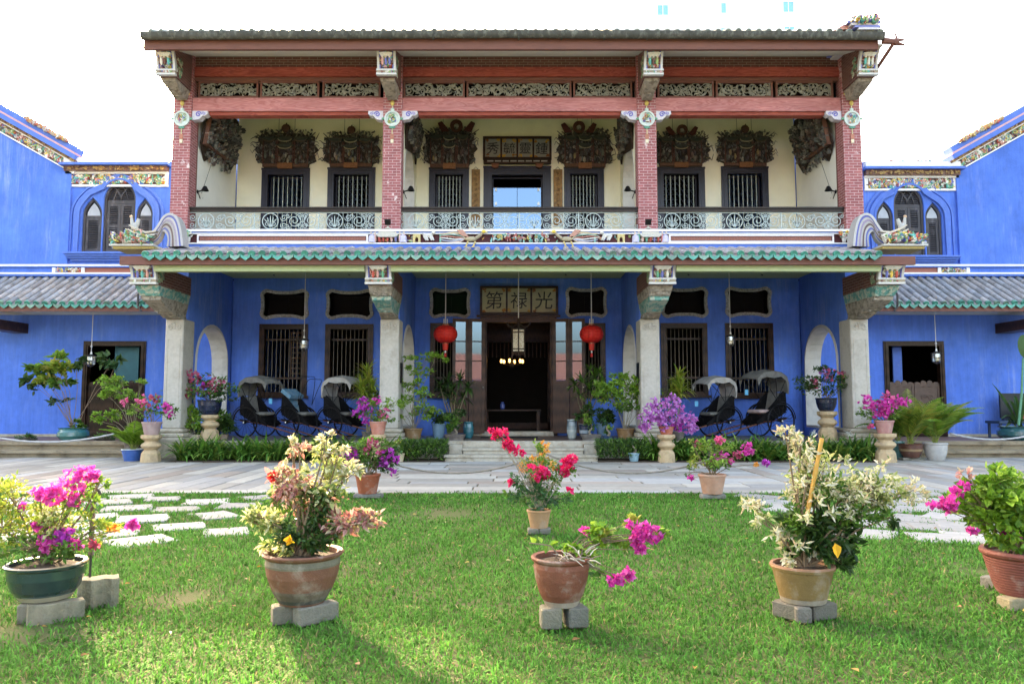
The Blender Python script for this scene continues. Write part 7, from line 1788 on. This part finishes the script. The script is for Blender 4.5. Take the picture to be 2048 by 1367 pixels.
for px, Y, lb in ((55, 21.8, 'low tuft of herbs in a dark bowl left of the teal glazed bowl'), (208, 21.8, 'low dark herbs in a bowl between the teal bowl and the blue pot')):
    potted('potted_herb', lb, 'potted plant', px, 883, 890, 34, Y, 'tray', (.05,.045,.04), [(px,876,21,8,240,'bluegr',.075),(px,870,14,5,80,'mid',.07)], base=.42, ratio=.3)
feather('leafy green plant in a beige pot at the foot of the leftmost porch column', 390, 869, 888, 24, 20.9, (.42,.36,.27), [(385,840,20,22,230,'light'),(380,825,14,12,80,'lime'),(400,855,14,10,80,'mid')], .462, name='potted_plant', cat='potted plant', ls=.10)
feather('dark narrow leaved plant in a pot right of the navy bowl pedestal, left arch', 445, 868, 884, 24, 21.2, (.20,.14,.10), [(450,845,20,22,260,'dark'),(445,830,16,12,90,'mid')], .462, name='potted_plant', cat='potted plant', ls=.11)
# porch middle, left of the door
feather('airy pale green tree in a brown pot left of the steps', 826, 856, 882, 38, 20.95, (.20,.12,.055),
    [(850,715,36,9,150,'lime'),(835,745,26,9,110,'lime'),(815,765,20,12,80,'light'),(870,718,20,8,60,'lime'),(800,800,28,14,150,'light'),(855,790,26,12,130,'lime'),(860,815,30,10,130,'light'),(840,770,24,10,80,'lime'),(810,830,24,10,80,'light'),(830,730,20,8,50,'lime'),(780,815,20,10,70,'light'),(850,830,20,8,60,'lime')], .46)
cane_plant('potted_palm', 'dark fan leaved lady palm beside the left door leaves', 905, 868, 21.8, [(895,765,1),(920,760,1),(905,780,1),(935,775,.9),(885,785,.9),(925,795,.9),(900,800,.8),(880,770,.8)], 'dark', .462, (848, 868, 26), .50, .055, 32, fan=True)
potted('potted_plant', 'dark leafy plant in a pale blue glazed bowl left of the door', 'potted plant', 877, 846, 867, 26, 21.6, 'bowl', (.16,.28,.38), [(880,835,24,10,260,'dark',.12),(870,828,16,8,90,'mid',.11)], (), True, base=.462)
def bonsai(label, cx, rim, bot, wid, Y, col, clumps, flip=1, twist=True, kind='tray', base=.462):
    def ex(o, S, fo, st, fl, k):
        P = [S]; 
        for j in range(1, 12): t = j/11; P.append(S+Vector((flip*.05*math.sin(t*6)*(1-.3*t), .03*math.cos(t*6), .30*t)))
        st.tube(P, [.040*(1-.07*j) for j in range(12)], 8, (.26,.22,.17))
    return potted('bonsai', label, 'bonsai', cx, rim, bot, wid, Y, kind, col, clumps, (), kind != 'tray', None, None, base=base, extra=ex, leafsize=.075, stems=False)
bonsai('bonsai with a pale twisting trunk in a flat tray left of the main door', 910, 868, 874, 42, 20.95, (.14,.12,.11), [(905,840,20,14,260,'mid'),(918,830,14,12,150,'dark'),(895,855,16,8,130,'mid'),(915,855,14,8,90,'bluegr')])
potted('glazed_planter', 'teal glazed cylinder pot standing beside the left door leaf', 'pot', 937, 843, 866, 21, 22.3, 'jar', (.02,.13,.16), [], (), True, base=.462)
# right of the door
potted('glazed_planter', 'pale jar with dripping blue grey glaze right of the main door', 'pot', 1144, 838, 866, 21, 21.8, 'jar', (.34,.38,.36), [], (), True, [(.60,.92,(.12,.16,.18)),(.48,.60,(.22,.27,.28))], base=.462)
cane_plant('potted_palm', 'lady palm with fanned leaves beside the right door leaves', 1170, 866, 21.8, [(1165,765,1),(1190,755,1),(1150,770,.9),(1205,765,.9),(1180,780,.9),(1160,790,.8),(1200,745,.8),(1180,740,.6)], 'mid', .462, (846, 866, 28), .48, .052, 32, fan=True)
potted('potted_plant', 'leafy plant in a navy pot with pale ovals right of the main door', 'potted plant', 1170, 848, 866, 24, 21.6, 'bowl', (.02,.028,.06), [(1172,828,18,16,150,'dark',.12),(1180,815,14,12,70,'mid',.11)], (), True, [(.42,.62,(.30,.36,.40))], base=.462)
potted('potted_plant', 'dark leafy plant in a grey blue glazed bowl right of the door', 'potted plant', 1207, 846, 866, 28, 21.7, 'bowl', (.10,.18,.26), [(1207,835,24,12,260,'dark',.12),(1200,826,16,8,90,'bluegr',.11)], (), True, base=.462)
bonsai('small leafy bonsai in a shallow grey tray right of the main door', 1182, 868, 875, 42, 20.95, (.16,.15,.14), [(1180,850,14,14,130,'mid'),(1195,845,14,10,110,'bluegr'),(1175,835,10,8,60,'light')], -1)
bonsai('tiny bonsai with a white rock in a navy bowl beside the brown tree pot', 1216, 871, 880, 22, 20.8, (.02,.05,.12), [(1216,858,10,6,70,'mid'),(1222,852,8,5,40,'light')], 1, True, 'bowl')
feather('spreading feathery maple like tree in a brown pot right of the steps', 1251, 856, 882, 37, 20.95, (.22,.125,.055),
    [(1255,775,46,16,420,'lime'),(1215,785,32,14,230,'light'),(1290,785,32,18,280,'lime'),(1235,755,26,9,130,'light'),(1240,800,40,14,260,'light'),(1300,810,24,12,130,'lime'),(1205,770,20,8,90,'light'),(1265,815,30,10,130,'mid'),(1275,765,24,10,120,'lime')], .46)
# bits low beside the steps
potted('potted_plant', 'thin twig plant in a small beige pot left of the steps', 'potted plant', 798, 906, 929, 22, 19.25, 'taper', (.46,.38,.24), [(795,888,12,10,40,'yellowg',.07),(802,898,8,6,20,'light',.06)], base=-.012)
bonsai('tiny round bonsai in a pale sky blue pot right of the steps', 1268, 905, 922, 23, 19.4, (.22,.36,.42), [(1268,884,12,6,90,'bluegr'),(1268,890,9,5,50,'mid')], 1, True, 'taper', -.012)
m = MB(); q = W(697, 882, 19.6); m.lathe([(.22,0),(.26,.05),(.27,.30),(.24,.34),(.23,.40),(.20,.40),(.19,.36),(.001,.34)], (q.x, 19.6, 0), 28, (.40,.27,.20))
m.build('clay_urn', M['pot'], None, origin=(q.x, 19.6, 0), smooth=40, **tg('empty pinkish clay urn half hidden in the left lily bed', 'urn'))
# tall dracaenas before the middle columns
cane_plant('potted_dracaena', 'tall yellow green dracaena against the second porch column and rickshaws', 736, 880, 20.75, [(735,745,.95),(722,775,1),(745,770,.8),(730,800,1),(750,795,.8)], 'yellowg', .462, (862, 884, 26), .52, .050, 34)
cane_plant('potted_dracaena', 'yellow green dracaena with drooping tufts beside the third porch column', 1357, 880, 20.75, [(1357,755,.95),(1360,780,1),(1345,785,.7)], 'yellowg', .462, (862, 884, 26), .52, .050, 34)
# right wing forecourt
palm_pot('potted_palm', 'arching areca palm in a brown patterned pot before the right wing doorway', 'potted plant', 1822, 886, 909, 46, 20.0, 'bowl', (.11,.045,.03), 22, 'light', True, .06, None, 1.7, (1.1,1.52), .38, .85, [(.45,.62,(.30,.20,.10))])
palm_pot('potted_palm', 'arching areca palm in a white pot before the right wing doorway', 'potted plant', 1872, 884, 912, 44, 19.9, 'bowl', (.42,.41,.39), 24, 'light', True, -.012, None, 1.55, (1.05,1.52), .38, 1.0)
potted('potted_plant', 'grassy plant in a teal pot behind the rightmost pedestal', 'potted plant', 1797, 881, 905, 24, 20.3, 'taper', (.08,.20,.19), [], (), True, None, None, base=-.01, extra=lambda o, S, fo, st, fl, k: [frond(fo, st, S, 2*math.pi*j*.38, rnd.uniform(.8,1.4), rnd.uniform(.9,1.5), 40, .36, 'mid', 1.2) for j in range(10)])
block((X(1811, 912, 20.0), 19.98, -.012), (.30,.22,.07), 4, (.30,.28,.25), 'left grey block under the brown patterned pot, right wing')
block((X(1834, 912, 20.0), 19.98, -.012), (.30,.22,.07), -4, (.28,.27,.25), 'right grey block under the brown patterned pot, right wing')
def ex_lotus(o, S, fo, st, fl, k):
    for (px, py), wd in (((1984,766), .20), ((2000,840), .22), ((2028,790), .24), ((2060,760), .24), ((2015,800), .20)):
        c = W(px, py, 21.0); v = c-S; n = 8; P = [S+v*t+Vector((0,0,.22*math.sin(math.pi*t)*(.3 if py < 780 else 1))) for t in [j/n for j in range(n+1)]]; vs = []
        for j, q in enumerate(P): t = j/n; w = wd*math.sin(math.pi*min(.98, .12+.86*t))*.5; vs += [(q.x, q.y-w, q.z+w*.3), (q.x, q.y, q.z), (q.x+.02, q.y+w, q.z+w*.3)]
        V = np.array(vs); f = np.array([[3*j+i, 3*j+i+1, 3*j+i+4, 3*j+i+3] for j in range(n) for i in (0, 1)]); fo.chunk(V, f, np.tile(np.array([(.06,.13,.03)]), (len(f), 1))*rng.uniform(.8,1.4,(len(f),1)))
    a = W(2037, 850, 21.0); b_ = W(2046, 715, 21.0); st.tube([a, a.lerp(b_, .5)+Vector((.03,0,0)), b_], [.035,.032,.024], 8, (.10,.26,.16))
    c = W(2050, 700, 21.0); n = 18; ring = [(c.x+.20*math.cos(2*math.pi*j/n), c.y+.04*math.sin(2*math.pi*j/n), c.z+.34*math.sin(2*math.pi*j/n)+.1) for j in range(n)]; V = np.array([(c.x, c.y-.06, c.z)]+ring); f = np.array([[0, 1+j, 1+(j+1) % n, 0] for j in range(n)])[:, :3]; fo.chunk(V, f, np.tile(np.array([(.05,.11,.02)]), (n, 1)))
potted('potted_lotus', 'big leaved water plant in a large teal glazed tub at the right edge', 'potted plant', 2040, 852, 884, 78, 21.8, 'jar', (.025,.11,.12), [(2020,845,30,12,30,'dark',.16)], (), True, base=.42, extra=ex_lotus)
def tray_table():
    c = W(2012, 843, 23.0); o = thing('tray_table', 'dark blue tray table against the right wing wall behind the teal tub', 'table', (c.x, 23.0, .42))
    x0, x1 = X(1986, 843, 23.0), X(2075, 843, 23.0); m = MB(); m.bbox(x0, x1, 22.7, 23.4, c.z-.05, c.z+.03, .01, (.02,.045,.10)); m.build('table_top', M['paint'], o)
    for x in (x0+.08, x1-.08):
        for y in (22.78, 23.32): m = MB(); m.box(x-.03, x+.03, y-.03, y+.03, .42, c.z-.051, (.02,.04,.09)); m.build('leg', M['paint'], o)
    m = MB(); xb = X(2002, 790, 23.5); m.box(xb, xb+1.4, 23.55, 23.62, c.z+.10, Z(786, 23.5), (.015,.018,.02)); m.box(xb, xb+1.4, 23.40, 23.549, c.z+.03, c.z+.10, (.02,.03,.06)); m.build('back_board', M['paint'], o)
    m = MB(); xr = X(2028, 820, 23.1); m.bbox(xr, xr+.7, 22.9, 23.2, c.z+.032, c.z+.30, .015, (.30,.03,.03)); m.build('red_box', M['paint'], None, origin=(xr, 23, c.z+.03), **tg('red box on the dark blue tray table by the right wing wall', 'box'))
    m = MB(); m.bbox(xr+.03, xr+.66, 22.93, 23.17, c.z+.302, c.z+.42, .015, (.10,.32,.55)); m.build('blue_box', M['paint'], None, origin=(xr, 23, c.z+.3), **tg('light blue box on top of the red box, right wing wall', 'box'))
tray_table()

# ---------------------------------------------------------------- lily beds and low shrubs before the porch
def lily_bed(label, xa, xb, ya, yb, n, lift):
    m = MB(); P = np.stack([rng.uniform(xa, xb, n), rng.uniform(ya, yb, n), np.zeros(n)], 1)
    k = 11; Q = np.repeat(P, k, 0); q = len(Q); Q[:, :2] += rng.normal(size=(q, 2))*.03
    pal = pick([(.065,.18,.028),(.095,.24,.034),(.045,.13,.022),(.16,.31,.05),(.28,.38,.07)], q)
    straps(m, Q, rng.uniform(0, 2*math.pi, q), rng.uniform(.65, 1.5, q), lift*rng.uniform(.75, 1.2, q), .072*rng.uniform(.8, 1.25, q), pal, rng.uniform(.7, 1.9, q))
    o = m.build('spider_lily_bed', M['leaf'], None, origin=((xa+xb)/2, (ya+yb)/2, 0), kind='stuff', **tg(label, 'flower bed', 'lily beds along the porch')); return o
lily_bed('bed of arching spider lily leaves in front of the left porch bay', X(362,915,19.9), X(796,915,19.9), 19.60, 20.25, 170, .80)
lily_bed('bed of arching spider lily leaves in front of the right porch bay', X(1290,915,19.9), X(1748,915,19.9), 19.60, 20.25, 180, .80)
sb = MB(); sb.box(X(355,915,19.9), X(895,915,19.9), 19.15, 20.33, -.05, .012); sb.box(X(1190,915,19.9), X(1760,915,19.9), 19.15, 20.33, -.05, .012); sb.build('bed_soil', M['soil'], kind='structure')
for lb, a, b in (('low leafy hedge shrubs left of the granite steps', 803, 893), ('low leafy hedge shrubs right of the granite steps', 1193, 1288)):
    m = MB(); st_ = MB(); x0, x1 = X(a, 905, 19.7), X(b, 905, 19.7); n = 1500
    P = np.stack([rng.uniform(x0, x1, n), rng.uniform(19.25, 20.1, n), rng.random(n)**.6*.48+.03], 1)
    foliage(m, P, ((x0+x1)/2, 19.7, -.1), .11, PAL['dark']+PAL['mid'], ratio=.3, up=.6); m.build('low_shrubs', M['leaf'], None, origin=((x0+x1)/2, 19.7, 0), kind='stuff', **tg(lb, 'shrubs', 'low shrubs beside the steps'))
for px, py, lb in ((646, 872, 'white spider lily flower above the left lily bed'), (1628, 868, 'white spider lily flower left of the navy pot pedestal, right lily bed'), (1698, 868, 'white spider lily flower nearest the rightmost porch column')):
    Yl = 19.6; c = W(px, py, Yl); o = thing('spider_lily_flower', lb, 'flower', (c.x, Yl, .02), 'white spider lilies in bloom')
    st_ = MB(); st_.tube([(c.x, Yl, .02), (c.x+.03, Yl, c.z*.5), tuple(c)], .010, 6, (.12,.25,.06)); st_.build('stem', M['bark'], o)
    m = MB(); n = 30; straps(m, np.tile(np.array(c), (n, 1))+rng.normal(size=(n,3))*.03, rng.uniform(0, 6.28, n), rng.uniform(-.1, 1.4, n), rng.uniform(.12,.22,n), np.full(n, .018), np.tile(np.array([(.80,.82,.78)]), (n, 1)), rng.uniform(.8,2.2,n)); m.build('petals', M['petal'], o)

# ---------------------------------------------------------------- stepping stones in the lawn
STL = [(150,355),(300,352),(690,345),(850,356),(1085,364),(1360,343),(590,378),(60,385),(1258,384),(670,405),(915,405),(490,449),(1130,433),(740,460),(330,415),(70,478),(940,495),(560,532),(1190,523),(745,572),(430,378),(20,430),(200,440),(350,500),(180,520),(30,560)]
STR = [(560,505),(690,545),(510,478),(1100,690),(1250,632),(1440,606),(1370,548),(1500,505),(1290,515),(1560,655),(1560,722),(1210,545),(1420,470),(1620,600),(1700,650),(1560,540),(1330,475),(1160,500),(1080,560),(1720,720),(1830,690)]
stones = []
def stepping(px, py, w, d, rot, side):
    p = G(px, py, 0); out = []
    for (a, b) in ((-.5,-.5),(-.1,-.54),(.5,-.48),(.53,.0),(.48,.5),(.05,.47),(-.52,.52),(-.48,.1)): out.append(((a+rnd.uniform(-.04,.04))*w, (b+rnd.uniform(-.04,.04))*d))
    c, s_ = math.cos(R(rot)), math.sin(R(rot)); Q = [(x*c-y*s_, x*s_+y*c) for x, y in out]
    m = MB(); b_ = rnd.uniform(.23, .33); m.rings([[(x, y, -.06) for x, y in Q], [(x, y, -.002) for x, y in Q], [(x*.96, y*.96, .005) for x, y in Q]], (b_, b_*.985, b_*.94))
    o = m.build('stepping_stone', M['paving'], None, origin=(0, 0, 0), **tg('flat pale granite stepping stone sunk in the lawn, %s path' % side, 'stepping stone', 'stepping stones of the %s path' % side)); o.location = (p.x, p.y, lawn_h(p.x, p.y)-.004); o.rotation_euler = (0, 0, R(rnd.uniform(-6, 6)))
    stones.append((p.x, p.y, max(w, d)*.5, w, d, rot))
for zx, zy in STL: stepping(zx/2.626, 860+zy/2.626+2, rnd.uniform(.48, .68), rnd.uniform(.50, .68), rnd.uniform(14, 40), 'left')
for zx, zy in STR: stepping(1340+zx/2.847, 820+zy/2.847+2, rnd.uniform(.58, .80), rnd.uniform(.54, .72), rnd.uniform(-40, -14), 'right')

# ---------------------------------------------------------------- grass
def grass():
    m = MB(); Ps = []
    for y0, y1, dens in ((2.6, 4.2, 3300), (4.2, 5.6, 3300), (5.6, 7.2, 2500), (7.2, 9.0, 2000), (9.0, 11.0, 1400), (11.0, LAWN_Y+.03, 1300)):
        hw = y1*.74+.6; n = int((y1-y0)*2*hw*dens); Ps.append(np.stack([rng.uniform(-hw, hw, n), rng.uniform(y0, y1, n)], 1))
    P = np.concatenate(Ps)
    keep = np.ones(len(P), bool)
    for x, y, r, w, d, rot in stones:
        c, s_ = math.cos(R(rot)), math.sin(R(rot)); dx, dy = P[:, 0]-x, P[:, 1]-y; u, v = dx*c+dy*s_, -dx*s_+dy*c
        wob = .04*np.sin(u*19+x*7)+.04*np.sin(v*23+y*5); keep &= ~((np.abs(u) < w*(.44+wob)) & (np.abs(v) < d*(.43+wob)) & (rng.random(len(P)) < .93))
    # thin, worn places
    for x, y, rx, ry, k in ((G(900,1025).x, G(900,1025).y, .85, .55, .97), (G(375,1195).x, G(375,1195).y, .30, .34, .97), (G(1955,1145).x, G(1955,1145).y, .35, .40, .9), (G(40,1262).x, G(40,1262).y, .5, .25, .95), (G(700,1140).x, G(700,1140).y, .5, .4, .45), (G(1330,1130).x, G(1330,1130).y, .6, .5, .35), (G(860,1180).x, G(860,1180).y, .5, .25, .25), (G(1560,1062).x, G(1560,1062).y, .3, .25, .4)):
        q = ((P[:, 0]-x)/rx)**2 + ((P[:, 1]-y)/ry)**2; keep &= ~((rng.random(len(P)) < k*np.exp(-q*1.2)))
    P = P[keep]; e_ = P[:, 1] > LAWN_Y-.25; P[e_, 1] += rng.normal(size=e_.sum())*.06; n = len(P); x, y = P[:, 0], P[:, 1]
    z = -.02 + (.020*np.sin(x*.9+1)*np.sin(y*.7) + .012*np.sin(x*2.3)*np.cos(y*1.9+.5))*np.clip((LAWN_Y-y)/1.5, 0, 1)
    big = .5+.5*np.sin(x*1.7+np.sin(y*1.3)*1.5)*np.cos(y*1.9+np.sin(x*.8)*2.)
    fine = .5+.5*np.sin(x*6.1+y*3.3)*np.cos(y*7.3-x*2.9)
    far = np.clip((y-4)/8, 0, 1)
    L = (.026+.040*rng.random(n)**1.5+.014*big)*(1+.12*far); Wd = (.0052+.0052*rng.random(n))*(1+.9*far)
    C = np.array([.088,.250,.038])*(1-.5*big[:, None]) + np.array([.145,.345,.062])*(.5*big[:, None]) ; C = C*(.55+.85*rng.random((n, 1))**1.3)*(.88+.24*fine[:, None])
    dry = rng.random(n) < .03+.06*(fine > .82); C[dry] = np.array([.34,.29,.12])*(.7+.6*rng.random((dry.sum(), 1)))
    straps(m, np.stack([x, y, z], 1), rng.uniform(0, 2*math.pi, n), rng.uniform(.25, 1.45, n), L, Wd, C, rng.uniform(.3, 1.7, n), seg=2)
    m.build('grass', M['grassm'], None, kind='stuff', **tg('short bright green cow grass covering the lawn', 'grass'))
    k = 170; m = MB(); xs_ = rng.uniform(-6, 6, k); ys_ = rng.uniform(4.2, 12, k); zz = np.array([-.0 + lawn_h(a, b) for a, b in zip(xs_, ys_)])
    a = rng.uniform(0, 6.28, k); leaves(m, np.stack([xs_, ys_, zz+.012], 1), np.stack([np.cos(a), np.sin(a), rng.uniform(-.1,.3,k)], 1), np.tile(np.array([0,0,1.]), (k, 1))+rng.normal(size=(k,3))*.3, rng.uniform(.03,.06,k), rng.uniform(.018,.032,k), pick([(.42,.24,.06),(.50,.36,.10),(.30,.16,.06),(.52,.45,.22)], k)); m.build('fallen_leaves', M['leaf'], None, kind='stuff', **tg('scattered fallen yellow and brown leaves on the lawn', 'leaves'))
grass()
